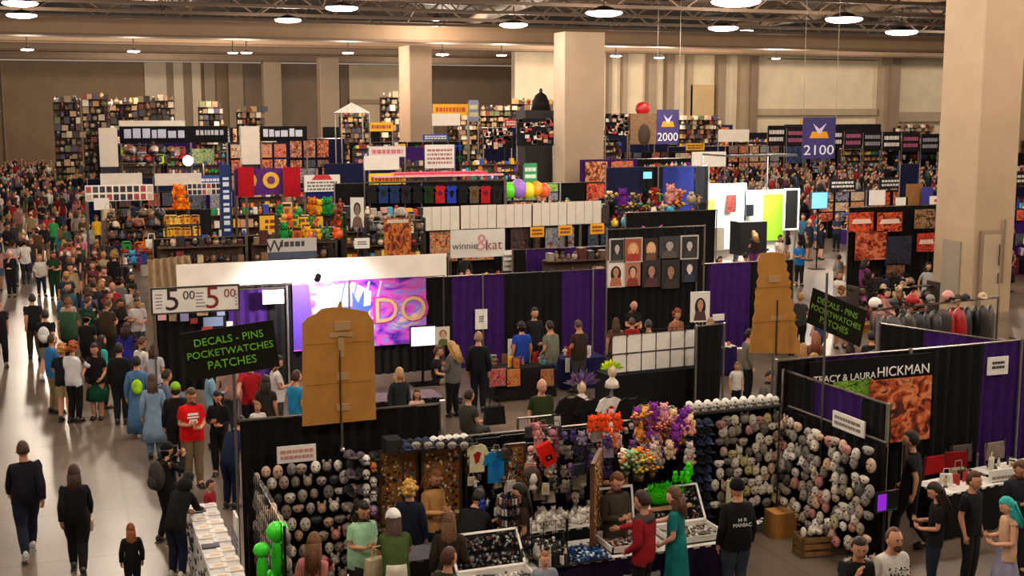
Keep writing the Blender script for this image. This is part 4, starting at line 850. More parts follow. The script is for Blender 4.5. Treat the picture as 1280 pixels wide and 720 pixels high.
tray(5.9, 14.6, .45, .65, 'tray of black and white trinkets left of the blue one', ['101010', '202020', 'd8d4cc', '303030'], hgt=.2)
gridpanel((5.5, 14.55), (6.2, 14.6), .78, 1.3, 'small black wire rack of necklaces on the counter')
for i in range(30): item('bottle', (5.45 + RN.uniform(0, .75), 14.45 + RN.uniform(-.1, .35), .83), 0, RN.uniform(.6, 1.2), RN.choice(['181818', '303030', '24201c', 'b8b0a8']), 'beside the necklace rack on the counter', 'dark bottles on the counter')
# inner white tables with white plush
table(6.75, 16.05, 1.5, .7, .75, skirt='18201c', top='d8d4cc', label='inner table of white plush left of the standing cork board', group='inner tables')
table(4.35, 15.55, .9, .6, .75, skirt='1a1614', top='5a5a60', label='inner table behind the shoppers at the pinboards', group='inner tables')
for i in range(60): item(RN.choice(['bear', 'skull', 'pot']), (6.05 + RN.uniform(0, 1.35), 15.8 + RN.uniform(0, .55), .75), RN.uniform(-.6, .6), RN.uniform(.5, .95), RN.choice(['e8e4dc', 'f0ece4', 'c8c0b8', 'd8d0c0']), 'on the inner table of white plush', 'white plush on the inner table')
for i in range(14): item(RN.choice(['bear', 'fig', 'bag']), W(592 + RN.uniform(0, 60), 632 + RN.uniform(0, 22), 15.2), RN.uniform(-.6, .6), RN.uniform(.4, .7), RN.choice(['e8e4dc', '2848a0', '303030', 'c8c0b8', '1a6a90', '7a5030']), 'on the table by the long-haired shopper', 'goods by the long-haired shopper')
m = empty('wig_head', W(665, 610, 15.7), 0, 'brown wig on a white head behind the counter', 'wig'); build(MB().ball((0, 0, .14), (.08, .09, .12), 10, 8, fn=headfn).lathe([(.09, 0), (.05, .05), (.04, .1)], 10), 'head_form', 'plastic', m, True, col='d8d0c8'); build(MB().ball((0, .03, .17), (.14, .1, .14), 12, 8).ball((-.1, .0, .05), (.05, .07, .14), 8, 6).ball((.1, .0, .05), (.05, .07, .14), 8, 6), 'wig', 'hair', m, True, col='3a281a')
sh = empty('spinner_rack', (5.55, 15.1, 0), 0, 'black spinner rack of keyrings behind the counter', 'rack'); m = MB().tube((0, 0, 0), (0, 0, 1.6), .02, n=8)
for k in range(6):
    for i in range(10): a = 2 * pi * i / 10; m.tube((0, 0, .8 + k * .15), (.16 * cos(a), .16 * sin(a), .8 + k * .15), .006, n=3)
build(m, 'rack_frame', 'metal', sh, col='282828'); m = MB()
for k in range(6):
    for i in range(20): a = pi * i / 10; m.box(.15 * cos(a) - .012, .15 * cos(a) + .012, .15 * sin(a) - .012, .15 * sin(a) + .012, .71 + k * .15, .79 + k * .15, RN.choice(['8a8680', '303030', 'c8c0b8', '6a3020']))
o = build(m, 'keyrings', 'plastic', sh); o['kind'] = 'stuff'
# two plain green inflatables at the near left corner
for u, v, s, l in ((347, 668, 1.0, 'larger lime green inflatable toy by the left mask wall'), (327, 690, .72, 'smaller lime green inflatable toy by the left mask wall')):
    p = W(u, v, 14.2 if s == 1 else 14.1); t = empty('inflatable_toy', (p.x, p.y, p.z - .62 * s), 0, l, 'toy'); t.scale = (s, s, s)
    build(MB().ball((0, 0, .34), (.09, .08, .24), 12, 9), 'body', 'plastic', t, True, col='28c820'); build(MB().ball((0, 0, .66), (.14, .13, .12), 12, 9), 'head', 'plastic', t, True, col='34d828')
    build(MB().ball((-.09, -.02, .1), (.08, .1, .1), 10, 7).ball((.09, -.02, .1), (.08, .1, .1), 10, 7), 'feet', 'plastic', t, True, col='28c820'); build(MB().box(-.1, .1, -.1, .1, -(p.z - .62 * s) / s, .02), 'pedestal', 'card', t, col='1a1816')
# aisle-side comic table with patterned front
t = table(1.86, 16.9, .42, 3.4, .78, skirt='d8d4d0', top='d8d4d0', label='white aisle-side table of black and white prints', group='aisle tables')
m = MB(); q = random.Random(8)
for i in range(70):
    y = q.uniform(-1.65, 1.6); z = q.uniform(.08, .7); m.box(-.238, -.226, y, y + q.uniform(.03, .14), z, z + q.uniform(.02, .06), q.choice(['181820', '20182c', '888890']))
build(m, 'print', 'paper', t)
m = MB().box(-.22, .22, -1.74, -1.725, .03, .74, '181030'); build(m, 'end_cloth', 'cloth', t)
for i in range(16): item('flatbook', (1.78 + .18 * (i % 2), 15.45 + .22 * i * .9, .78), rad(90), .9, RN.choice(['e8e4dc', 'd8d8e0', 'e8e4dc', '303040']), 'on the aisle-side print table', 'prints on the aisle table')
t = board(285, 553, 302, 660, 16.6, name='print_rack', label='tall white rack of leaflets at the booth corner pole', cat='rack')[0]
t.location = (2.1, 16.4, 0); t.rotation_euler = (0, 0, rad(90)); t.scale = (2.4, 1, 1.05); scribble(t, .32, 1.2, '6a6a80', 10, y=.03, seed=3)
for c_ in t.children:
    pass
# ================================================================== SIGNED AUTHORS' BOOTH ON THE RIGHT
drape((10.95, 17.2), (13.6, 17.2), 2.6, [(.3, BLK), (.5, PUR), (.2, BLK)], 'black and purple back drape behind the authors sign')
drape((11.12, 17.1), (11.22, 14.5), 2.44, [(.3, BLK), (.45, PUR), (.25, BLK)], 'purple side drape behind the right mask wall')
drape((13.62, 17.2), (18.5, 17.35), 2.6, [(.34, BLK), (.66, PUR)], 'black and purple drape at the right edge of the picture')
t, wd, h = board(1012, 453, 1163, 481, 17.08, col='0c0a0c', mat='cloth', name='banner', label='long black banner with white author lettering', cat='banner')
t.rotation_euler = (0, 0, 0)
lettering(t, 'TRACY & LAURA', -wd * .22, h * .46, .17, 'f0ece8', wd * .50); lettering(t, 'HICKMAN', wd * .26, h * .52, .24, 'f8f4f0', wd * .43)
t, wd, h = board(1042, 478, 1090, 500, 17.02, mat='art_green', name='banner_art', label='green landscape print under the left half of the author banner', cat='poster', col='c8d890')
t, wd, h = board(1088, 476, 1161, 548, 16.98, mat='art_fire', name='banner_art', label='orange and brown fantasy painting poster under the author banner', cat='poster', col='f8c8a0', thick=.02)
t, wd, h = board(1049, 526, 1077, 543, 15.4, name='paper_sign', label='white paper sign on the purple side drape', tilt=0); p = WX(1062, 535, 11.1); t.location = (11.08, p.y, p.z - .06); t.rotation_euler = (0, 0, rad(-90)); t.scale = (1.9, 1, 1); scribble(t, wd, h, '807870', 2, seed=4)
t, wd, h = board(1235, 447, 1259, 467, 17.22, name='paper_sign', label='white paper sign on the purple drape at the right edge'); scribble(t, wd, h, '303030', 2, seed=5, x0=.2, z0=.3, z1=.8)
table(13.4, 15.55, 1.3, .7, .75, rad(8), skirt=BLK, top='e8e4dc', label='white-topped signing table near the red chair', group='signing tables')
table(15.0, 15.9, 1.7, .7, .75, rad(8), skirt='100c14', top='e8e4dc', label='white-topped signing table behind the teal-haired visitor', group='signing tables')
t, wd, h = board(1204, 604, 1242, 642, 15.35, name='price_poster', label='white price poster on the front of the signing table', cat='sign'); p = W(1240, 620, 15.3); scribble(t, wd, h, '8a8480', 5, seed=6); t.location = (14.15, 15.36, .38)
for i in range(22): item(RN.choice(['flatbook', 'book', 'bottle', 'mug', 'bag', 'box', 'fig']), ((13.0 + RN.uniform(0, .7)) if i % 2 else (14.4 + RN.uniform(0, 1.1)), (15.5 if i % 2 else 15.9) + RN.uniform(-.15, .2), .75), RN.uniform(-1, 1), RN.uniform(.6, 1), RN.choice(['e8e4dc', 'c8a890', 'b02020', 'c8b890', '303030', '8a8278', 'd8d0c0']), 'on the signing tables at the right edge', 'goods on the signing tables')
def chair(p, rz, col, label, folding=True):
    t = empty('chair', (p[0], p[1], 0), rz, label, 'chair', 'chairs at the signing tables')
    build(MB().box(-.22, .22, -.2, .22, .43, .47), 'seat', 'cloth', t, col=col); build(MB().box(-.22, .22, .2, .24, .6, .9), 'backrest', 'cloth', t, col=col)
    for sx in (-1, 1):
        build(MB().tube((sx * .21, -.2, 0), (sx * .21, .05, .45), .014), 'leg', 'metal', t, col='6a6660'); build(MB().tube((sx * .21, .28, 0), (sx * .21, .2, .95), .014), 'leg', 'metal', t, col='6a6660')
    return t
chair((W(1180, 590, 16.3).x, 16.3), rad(6), 'a01418', 'red folding chair right of the man in black'); chair((W(1203, 590, 16.4).x, 16.4), rad(-8), '901418', 'red folding chair holding a white bag')
chair((14.6, 16.7), rad(0), '5a5450', 'grey chair with a tall back at the right edge'); chair((15.3, 16.65), rad(5), '8a7c70', 'tan chair at the far right edge')
item('bag', (W(1200, 590, 16.2).x, 16.25, .48), 0, 1.3, 'a89888', label='pale grey bag on the red folding chair')
# black and purple drapes by the big column
drape((15.9, 21.0), (16.9, 18.5), 2.3, [(.35, BLK), (.65, PUR)], 'black and purple side drape by the big column')
o = link('sign_pole', MB().tube((0, 0, 0), (0, 0, 2.5), .04, n=8, c='c8c4bc').box(-.15, .15, -.15, .15, 0, .015).mesh('sign_pole', 'metal'), None, (15.9, 21.1, 0)); tag(o, 'pale upright post beside the big column', 'pole')
# ================================================================== NEAR PEOPLE
DK = '14161c'
def P(u, v, h, face, shirt, pants, hair='short', hcol='2a1a10', pose='stand', **k):
    p = G(u, v, h * (1.19 + .14) / 1.75 if pose == 'sit' else h * 1.0); k.setdefault('hi', True)
    if 'at' in k: p = k.pop('at')
    return person(p, h, face, shirt, pants, hair, hcol, pose, **k)
SK, SK2 = 'c08a6a', '9a6a4c'
P(28, 552, 1.80, -8, '10121e', '141a2c', 'crop', '4a3022', 'walka', sleeve='long', fat=.12, shoes='b0aca8', label='man in dark navy sweater and jeans walking away at the lower left corner')
t, p = P(92, 582, 1.62, 5, '0c0c12', '0c0c10', 'long', '3a2416', 'walkb', fem=True, sleeve='long', fat=.22, label='woman in loose black top walking away with a small pale bag')
o = item('bag', loc_(t, (.19, .21, .63)), rad(80), .75, 'b09888', label='small pale carrier bag hanging from the hand of the woman in black')
P(163, 655, 1.08, 0, '121014', '141418', 'verylong', '8a4a1c', 'stand', fem=True, sleeve='long', label='small child with long red hair seen from behind')
t, p = P(207, 553, 1.6, 60, '121212', '141414', 'cap', '101010', 'photo', fem=True, sleeve='long', fat=.2, shoes='181818', label='person in black cap and jacket raising a phone at the aisle table')
P(218, 592, 1.55, 40, '0c0c0e', '161e34', 'hood', '141414', 'bend', fem=True, sleeve='long', shoes='c8c4bc', label='person in black hooded top, blue jeans and canvas shoes leaning to the table')
def backpack(t, col, label, s=1, y=-.2):
    k = empty('backpack', loc_(t, (0, y, 1.02)), t.rotation_euler.z, label, 'backpack'); k.scale = (s, s, s)
    build(MB().ball((0, 0, .16), (.15, .1, .22), 10, 8), 'pack', 'cloth', k, True, col=col); build(MB().ball((0, -.08, .08), (.1, .05, .1), 8, 6), 'pocket', 'cloth', k, True, col=col)
    build(MB().path([(-.09, .03, .33), (-.1, .16, .38), (-.1, .3, .3), (-.11, .3, .1)], .015, 4).path([(.09, .03, .33), (.1, .16, .38), (.1, .3, .3), (.11, .3, .1)], .015, 4), 'strap', 'cloth', k, col='181818')
backpack(t, '3a3632', 'grey and black patterned backpack of the person raising a phone', 1.1)
t, p = P(238, 485, 1.80, 175, 'c80c10', '6a5a42', 'short', '5a4030', 'phone', fat=.2, skin=SK, label='man in bright red t-shirt with a white print facing the camera')
m = MB().box(-.09, .09, -.002, .002, .10, .14).box(-.10, .10, -.002, .002, .05, .08).prism([(-.06, .03), (.06, .03), (.08, -.03), (.03, -.06), (0, -.10), (-.03, -.06), (-.08, -.03)], -.002, .002)
o = build(m, 'shirt_print', 'cloth', t, col='e8e4e0'); o.location = (0, .155, 1.20); o.rotation_euler = (rad(6), 0, 0)
t, p = P(170, 446, 1.68, 5, '4a7098', '4a7098', 'short', '181010', 'stand', fem=True, sleeve='long', gown=.82, shoes='b08a6a', fat=.1, label='person in long pale blue denim coat wearing a lime green bag'); backpack(t, '9ad020', 'lime green drawstring bag on the pale blue coat', .72)
P(90, 428, 1.75, 35, 'd8d8dc', '101014', 'curly', 'a04a18', 'reach', sleeve='long', label='person with curly orange hair, white shirt and black trousers')
P(64, 418, 1.78, 60, '2a70a8', '8a7858', 'crop', '3a2a20', 'fold', label='man in bright blue t-shirt and tan trousers with folded arms')
P(77, 430, 1.7, 20, '14161e', '9a8a68', 'curly', 'c08850', 'fold', legs='short', label='blond person in dark vest and khaki shorts beside the blue t-shirt man')
P(118, 430, 1.66, 200, '141012', '0f4a34', 'long', '2a0c0c', 'reach', fem=True, legs='skirt', label='woman with long dark red hair in black top and green skirt')
P(148, 430, 1.74, 15, '0e0e12', '14161c', 'short', '181010', 'stand', sleeve='long', fat=.12, label='person in plain black hooded top behind the green skirt woman')
P(126, 420, 1.66, 60, '3aa0a0', '202428', 'bob', '201410', 'stand', fem=True, sleeve='long', label='person in turquoise top among the queue at the left aisle')
t, p = P(56, 388, 1.75, 15, '101014', '7a6a50', 'short', '2a1c14', 'walka', legs='short', shoes='d8d4cc', label='person in black t-shirt and khaki shorts wearing a white backpack'); backpack(t, 'd8d8d8', 'white backpack of the person in khaki shorts', .95)
P(40, 368, 1.78, -10, '14141a', '3a3226', 'short', '241812', 'walkb', label='person in black t-shirt walking beside the white backpack')
P(-3, 375, 1.75, 170, '101018', '0c0c12', 'short', '241812', 'walkb', label='person in black leaving the picture at its left edge')
P(108, 372, 1.7, 60, '0c3a24', '0c0c0c', 'short', '3a2a1a', 'phone', sleeve='long', label='person in dark green top near the head of the queue')
P(108, 392, 1.72, 30, '101010', '0e0e10', 'cap', '0a2a1a', 'phone', fat=.15, label='person in black with a dark green cap holding a white cup')
P(134, 375, 1.76, 40, '3a2a20', '202020', 'short', '5a3a20', 'phone', fat=.25, label='broad person in brown t-shirt in the queue')
P(171, 372, 1.72, 190, 'b8b0b0', '3a3a44', 'short', '3a2a20', 'phone', label='person in pale checked shirt facing the queue')
P(157, 404, 1.66, 30, '2a2a8a', '202028', 'bob', '3a2018', 'reach', fem=True, label='person in royal blue top by the checked shirt')
P(176, 422, 1.7, 60, 'd8d4cc', '2a2a30', 'short', '5a3a22', 'phone', label='person in cream white shirt reading a leaflet')
P(192, 430, 1.62, 25, 'a8a8b0', '18181c', 'bob', '4a2c18', 'stand', fem=True, fat=.15, label='woman in black and white patterned top at the queue')
P(207, 463, 1.68, 60, '6a7890', '2a2a34', 'short', '2a1c14', 'reach', sleeve='long', label='person in dull violet shirt reaching towards the counter')
t, p = P(219, 478, 1.70, 5, '121214', '141418', 'cap', '7ab020', 'stand', sleeve='long', fat=.15, label='person in black with a lime and purple cap behind the red t-shirt')
P(190, 468, 1.66, 5, '7a94ac', '5a7a98', 'long', '4a3424', 'stand', fem=True, sleeve='long', gown=.55, label='person with long hair in short pale blue coat right of the lime bag')
P(263, 455, 1.7, 90, '7aa0b8', '3a4450', 'short', '3a2a20', 'phone', sleeve='long', label='person in light blue denim jacket below the green-lettered sign')
P(284, 445, 1.68, 15, 'a88880', '303840', 'long', '2a1c14', 'stand', fem=True, label='woman in dusty pink top below the green-lettered sign')
P(312, 448, 1.76, 200, 'a01420', '101014', 'short', '1c1410', 'reach', label='person in crimson t-shirt at the stand behind the green-lettered sign')
P(272, 488, 1.6, 200, '101010', '161616', 'long', '1c1210', 'phone', fem=True, sleeve='long', skin=SK, label='dark-haired person in black right of the red t-shirt man')
P(286, 520, 1.6, 40, '101a38', '101a38', 'short', '181214', 'bend', fem=True, sleeve='long', label='person in navy bending over the aisle table at the corner pole')
P(262, 600, 1.1, 120, '8a1024', '6a1020', 'short', '3a1a14', 'stand', sleeve='long', label='child in dark crimson between the black jacket and the table')
# shoppers in the front booth
P(392, 668, 1.64, 20, 'c87a78', '202428', 'long', '6a4428', 'reach', fem=True, label='woman in pink top with long brown hair by the left mask wall')
t, p = P(452, 626, 1.64, 165, '9ac8a0', '343830', 'bob', '141010', 'phone', fem=True, fat=.38, legs='long', skin=SK, label='woman in pale green t-shirt holding a dark object')
build(MB().box(-.06, .06, -.01, .01, -.16, 0), 'badge', 'paper', t, col='98c890').location = (-.08, .2, .93)
t, p = P(494, 640, 1.66, 10, '3a4a20', 'c8c0b0', 'verylong', '3a2418', 'bend', fem=True, legs='skirt', label='woman in green with a white headscarf and very long brown hair')
o = link('headscarf', MB().ball((0, -.03, .05), (.1, .12, .11), 12, 8, fn=lambda x, y, z: (x, y, max(z, -.5))).mesh('headscarf', 'cloth', True), t, col='e8e4e0'); o.matrix_local = p['hm']
item('bag', loc_(t, (-.24, .1, .78)), t.rotation_euler.z + .5, 1.5, 'b8a888', label='cream shoulder bag with a black edge at the headscarf woman')
P(512, 602, 1.62, 30, '14182c', '101018', 'curly', 'd0a050', 'stand', fem=True, sleeve='long', fat=.15, label='blond shopper in a navy jacket with red stripe at the pinboards')
P(541, 586, 1.68, 150, 'b88a54', '1a2030', 'bob', '8a5a30', 'phone', fem=True, sleeve='long', label='shopper in tan jacket facing the camera before the pinboard')
P(561, 640, 1.62, 20, '2a2218', '141418', 'verylong', '6a4a2c', 'stand', fem=True, sleeve='long', label='woman with long light brown hair in front of the pinboard')
P(560, 686, 1.66, 60, '24301c', '141418', 'short', '4a2c1c', 'stand', label='person with brown hair at the bottom edge left of the glass case')
P(586, 613, 1.70, 40, '0c0c0e', '101014', 'short', '141010', 'bend', sleeve='long', fat=.1, label='person in black with a white lanyard bending over the plush table')
P(652, 605, 1.68, -70, '2c1e18', '181416', 'long', '1c1210', 'reach', fem=True, label='seller with long dark hair in brown t-shirt behind the counter')
P(764, 553, 1.92, 165, '0c0c0e', '101014', 'short', '181010', 'phone', skin=SK, label='dark-haired seller with glasses standing among the plush', at=W(764, 553, 16.2))
P(770, 590, 1.74, 170, '3a3226', '20201c', 'short', '6a4426', 'phone', sleeve='long', skin='d0987c', label='seller in brown jacket behind the open glass case')
t, p = P(805, 615, 1.78, -35, '8a1420', '0e0e12', 'short', '2e1a12', 'reach', sleeve='long', label='man in dark red jacket with grey shoulders at the counter')
build(MB().ball((0, -.01, 1.40), (.20, .125, .075), 12, 7), 'shoulder_yoke', 'cloth', t, True, col='3a3634')
t, p = P(845, 610, 1.70, -45, '0a6a68', '0a6a68', 'bob', '5a3a22', 'reach', fem=True, gown=.86, skin='d09a80', label='woman in long teal dress at the counter')
t, p = P(922, 600, 1.78, 5, '0c0c0e', '2c3440', 'beanie', '0c0a0a', 'stand', sleeve='long', fat=.2, label='person in black jacket with white lettering on its back')
for i, s in enumerate(('H R', 'MANIAC')): o = text('lettering', s, t, (0, -.178, 1.26 - i * .07), .07, 'd8d4d0', .12 + .14 * i)
P(681, 690, 1.25, 190, '8a90a0', '303438', 'short', '9a6434', 'stand', skin='d09a80', label='young boy with light brown hair at the bottom edge')
P(677, 474, 1.80, 175, '22300f', '2a2a1a', 'bald', '000000', 'stand', fat=.4, skin='c89478', label='bald man in olive green t-shirt behind the plush wall')
t = empty('white_box', G(795, 712, .5) , 0, 'white box edge at the bottom of the picture by the red jacket', 'box'); t.location.z = 0; build(MB().box(-.25, .25, -.2, .2, 0, .5).box(-.26, .26, -.21, .21, .46, .52), 'carton', 'card', t, col='d8d0d0')
# right aisle
P(1141, 540, 1.85, -40, '0e0e10', '101012', 'short', '140e0c', 'walkb', fat=.1, skin=SK, label='tall man in black t-shirt in profile by the dragon poster')
P(1172, 604, 1.64, -60, '100e10', '1c2434', 'long', '24140e', 'phone', fem=True, skin=SK, label='woman in black t-shirt with long brown hair and crossed hands')
P(1217, 590, 1.70, 160, '101018', '1c1c20', 'short', '4a2c18', 'stand', skin=SK, label='person in black polo shirt at the signing table')
P(1262, 622, 1.60, -70, 'c09a7a', '8a88a0', 'long', '2ab0a8', 'phone', fem=True, sleeve='none', legs='skirt', skin='d8a080', label='visitor with bright teal hair and bare shoulders')
P(1275, 575, 1.7, 190, '1a1c28', '202028', 'short', '5a3a20', 'phone', sleeve='long', label='person in navy at the far right edge behind the signing table')
P(1074, 672, 1.72, 200, '101014', '14161c', 'short', '2a1a10', 'chin', label='person in black t-shirt touching the chin at the bottom edge')
t, p = P(1117, 660, 1.82, 178, 'c8c4bc', '303438', 'crop', '5a3824', 'stand', sleeve='long', fat=.15, skin=SK, label='bearded man in white shirt with small dark dots')
m = MB(); q = random.Random(2)
for i in range(90):
    x = q.uniform(-.16, .16); z = q.uniform(.0, .34); m.box(x - .006, x + .006, .155 - x * x * 1.2, .172 - x * x * 1.2, z - .006, z + .006)
o = build(m, 'shirt_dots', 'cloth', t, col='302c30'); o.location = (0, 0, 1.0); o['kind'] = 'stuff'
build(MB().ball((0, .062, -.06), (.05, .045, .05), 8, 6), 'beard', 'hair', t, col='4a2e1c').matrix_local = p['hm']
# ================================================================== ROW BEHIND (guests' booths), spine at y = 30
def dr_row(Y, segs, zt, label, **k):
    xs = [W(u, 350, Y).x for u, _ in segs]; cols = [(xs[i + 1] - xs[i], segs[i][1]) for i in range(len(segs) - 1)]
    return drape((xs[0], Y), (xs[-1], Y), zt, cols, label, **k)
dr_row(30, [(297, BLK), (565, PUR), (630, BLK), (702, PUR), (756, BLK), (885, PUR), (937, BLK), (990, None)], 2.44, 'long black and purple drape behind the guest tables')
drape((2.1, 29.8), (5.2, 29.8), 2.4, [(.55, BLK), (.3, PUR), (.15, BLK)], 'black drape with small prints under the price banner')
t, wd, h = board(220, 331, 558, 344, 29.8, mat='paper', col='f0e8dc', name='long_banner', label='long blank white banner on high over the mural', cat='banner', thick=.02, poles=(-.49, -.2, .12, .49))
t, wd, h = board(190, 362, 298, 386, 27, name='price_banner', label='white banner with two large prices over the left stand', cat='banner', frame='303030', poles=(-.49, .49))
for x in (-.28, .2): lettering(t, '5', x * wd * .98, h * .5, .68, '301418' if x < 0 else '801820'); lettering(t, '00', x * wd + .36, h * .68, .26, '301418' if x < 0 else '801820')
for x0, x1 in ((-.47, -.36), (0, .12), (.46, .49)):
    m = MB(); q = random.Random(int(x0 * 100))
    for i in range(5): m.box(x0 * wd, x0 * wd + (x1 - x0) * wd * q.uniform(.5, 1), -.022, -.016, h * (.18 + i * .14), h * (.23 + i * .14))
    build(m, 'print', 'paper', t, col='8a8088')['kind'] = 'stuff'
q = random.Random(21)
for i, (u, v, ww, hh) in enumerate(((197, 391, 11, 9), (211, 389, 10, 12), (225, 388, 11, 13), (246, 388, 14, 6), (271, 388, 10, 6), (238, 398, 9, 6), (254, 397, 25, 10), (252, 409, 14, 8), (283, 402, 8, 8))):
    t, wd, h = board(u, v, u + ww, v + hh, 29.6, mat='art_multi' if i % 2 else 'paper', col=['d8a0a0', 'c0c8c0', '9090c0', 'e8e4dc', 'a8b8d8', 'd05060', '8aa0c8', 'e06060', 'e8e4dc'][i], name='print', cat='poster', group='small prints under the price banner',
                     label='small %s print number on the drape under the price banner' .replace(' number', '') % ['pink', 'green', 'violet', 'wide white', 'light blue', 'red', 'long blue', 'coral', 'square white'][i])
t, wd, h = board(328, 363, 355, 379, 29.5, name='paper_sign', label='white paper sign on the drape left of the mural'); scribble(t, wd, h, '9a968e', 2, seed=9, x0=.25, z0=.3, z1=.7)
t, wd, h = board(365, 352, 533, 428, 29.9, mat='art_graf', col='ffffff', name='mural_banner', label='bright purple and pink mural banner lit by a spot lamp', cat='banner', thick=.02)
o = lettering(t, 'DO', wd * .30, h * .5, 2.2, 'd0a878', 1.3, y=-.03); o = lettering(t, 'DO', wd * .30, h * .5, 2.35, 'b03090', 1.45, y=-.024); o['label'] = 'purple outline lettering'
m = MB()
for i in range(5):
    x = -.3 * wd + i * .09 * wd; m.prism([(x, h * .2), (x + .03, h * .2), (x + .35, h * .95), (x + .30, h * .95)], -.018, -.014, ['f0c8f0', '4a60e0', 'e060c0', 'e8e0f8'][i % 4])
build(m, 'painted_rays', 'paper', t)
build(MB().prism([(-wd * .36, h * .3), (-wd * .2, h * .12), (wd * .06, h * .2), (wd * .08, h * .8), (-wd * .05, h * .95), (-wd * .32, h * .9)], -.0165, -.014), 'painted_glow', 'paper', t, col='d8d8f4')  # spot lamp glow on the mural put into a pale patch
build(MB().prism([(wd * (-.02 + (.12 if a % 2 else .06) * cos(a * pi / 8)), h * (.45 + (.42 if a % 2 else .2) * sin(a * pi / 8))) for a in range(16)], -.0215, -.017), 'painted_star', 'paper', t, col='4058d0')
build(MB().prism([(-wd * .5, h * .02), (-wd * .34, h * .02), (-wd * .38, h * .95), (-wd * .5, h * .95)], -.0168, -.0142), 'blue_edge', 'paper', t, col='4a2a9a')
sp = empty('spot_lamp', W(398, 345, 28.2), 0, 'small white spot lamp clamped above the mural banner', 'lamp'); build(MB().tube((0, 0, 0), (0, .14, -.08), .07, .09, 10).tube((0, 0, 0), (0, 1.6, .05), .012, c='505050'), 'lamp_head', 'metal', sp, col='404040')
build(MB().tube((0, .14, -.08), (0, .15, -.09), .08, n=10), 'bulb', 'glow', sp)
L = bpy.data.lights.new('spot_beam', 'SPOT'); L.energy = 600; L.spot_size = rad(130); L.spot_blend = .6; L.color = (1, .92, .95); L.shadow_soft_size = .08
q_ = bpy.data.objects.new('spot_beam', L); C.objects.link(q_); q_.parent = sp; q_.location = (0, .2, -.1); q_.rotation_euler = (rad(60), 0, rad(0))
def screen(u0, v0, u1, v1, Y, mat, label, stand=True):
    t, wd, h = board(u0, v0, u1, v1, Y, mat='plastic', col='141414', name='television', label=label, cat='television', thick=.06); build(MB().box(-wd / 2 + .03, wd / 2 - .03, -.036, -.031, .03, h - .03), 'screen', mat, t)
    if stand: build(MB().tube((0, .04, -t.location.z), (0, .04, h / 2), .03).box(-.3, .3, -.2, .25, -t.location.z, -t.location.z + .03), 'stand', 'metal', t, col='202020')
screen(512, 408, 545, 432, 28.6, 'screen', 'television showing a white picture beside the mural')
def portrait(u0, v0, u1, v1, Y, bg, skin, hair, cloth, label, frame=None, tilt=0, long=False, poles=None, group='portrait prints'):
    t, wd, h = board(u0, v0, u1, v1, Y, col=bg, name='portrait_print', label=label, cat='poster', group=group, frame=frame, tilt=tilt, poles=poles)
    m = MB(); E = lambda cx, cz, rx, rz, y, c: m.prism([(cx + rx * cos(a * pi / 8), cz + rz * sin(a * pi / 8)) for a in range(16)], y, y + .004, c)
    E(0, h * (.5 if long else .62), wd * (.34 if long else .27), h * (.34 if long else .22), -.021, hair); m.prism([(-wd * .4, 0), (wd * .4, 0), (wd * .3, h * .3), (wd * .1, h * .38), (-wd * .1, h * .38), (-wd * .3, h * .3)], -.023, -.018, cloth)
    E(0, h * .58, wd * .18, h * .19, -.026, skin); m.box(-wd * .08, wd * .08, -.024, -.019, h * .34, h * .45, skin)
    for s in (-1, 1): m.box(s * wd * .08 - wd * .03, s * wd * .08 + wd * .03, -.029, -.025, h * .6, h * .62, '1a1010')
    m.box(-wd * .05, wd * .05, -.029, -.025, h * .49, h * .505, '7a3028'); build(m, 'picture', 'paper', t); return t
portrait(545, 409, 562, 431, 28.5, 'd8d0c0', 'd8a888', '705020', '506020', 'white framed picture leaning by the television', poles=(0,))
t, wd, h = board(594, 387, 609, 411, 29.93, name='paper_sign', label='upright white paper sign on the purple drape'); scribble(t, wd, h, '6a6a70', 3, seed=12, x0=.3, z0=.35, z1=.7)
dr_row(29.95, [(757, BLK), (878, None)], 3.5, 'high black drape carrying the portrait prints', posts=6)
PT = [(763, 300, 779, 326, '1c1c20', 'b8b0ac', '141414', '303034', 'grey portrait print at the upper left of the guest wall', 0), (781, 299, 801, 326, '9a4a30', 'e0b090', 'c8944c', 'a02820', 'portrait print of a fair-haired woman in red on the guest wall', 1),
      (805, 298, 822, 325, '201410', 'e0b090', 'd0a868', '60402c', 'portrait print of a blond woman third from the left on the guest wall', 1), (824, 296, 849, 322, '303034', 'a8a09c', '242424', '504840', 'wide grey portrait print fourth from the left on the guest wall', 0),
      (852, 296, 871, 322, '24242a', 'c0b8b4', '181818', '303030', 'grey portrait print at the upper right of the guest wall', 0), (760, 328, 779, 357, 'e0d8d0', 'b88060', '0c0808', 'a86040', 'portrait print of a dark-haired woman on white at the lower left', 1),
      (781, 328, 800, 357, 'a87058', 'd8a080', '1c100c', '80301c', 'portrait print of a bearded man in the lower row', 0), (803, 325, 825, 358, '281c1c', 'a87868', '0c0808', '48242c', 'dark portrait print in the middle of the lower row', 1),
      (827, 325, 849, 360, '1c1614', '987058', '14100c', '2c241c', 'dark brown portrait print fourth in the lower row', 0), (852, 324, 871, 352, '14141a', 'e0d0c8', '202018', '202a40', 'portrait print of a pale face at the lower right of the guest wall', 0)]
for a in PT: portrait(a[0], a[1], a[2], a[3], 29.88, a[4], a[5], a[6], a[7], a[8], 'b8b0a8' if a[4] in ('e0d8d0', '9a4a30', '1c1c20', '24242a') else None, long=bool(a[9]), group='portraits on the guest wall')
portrait(866, 367, 884, 400, 27, 'e8e4dc', 'c89070', '1a100c', '503038', 'white-edged photo of a dark-haired woman on an easel', 'e8e4dc', -8, True, poles=(0,))
t, wd, h = board(891, 393, 905, 400, 27, name='name_card', label='small white name card right of the easel photo', poles=(0,))
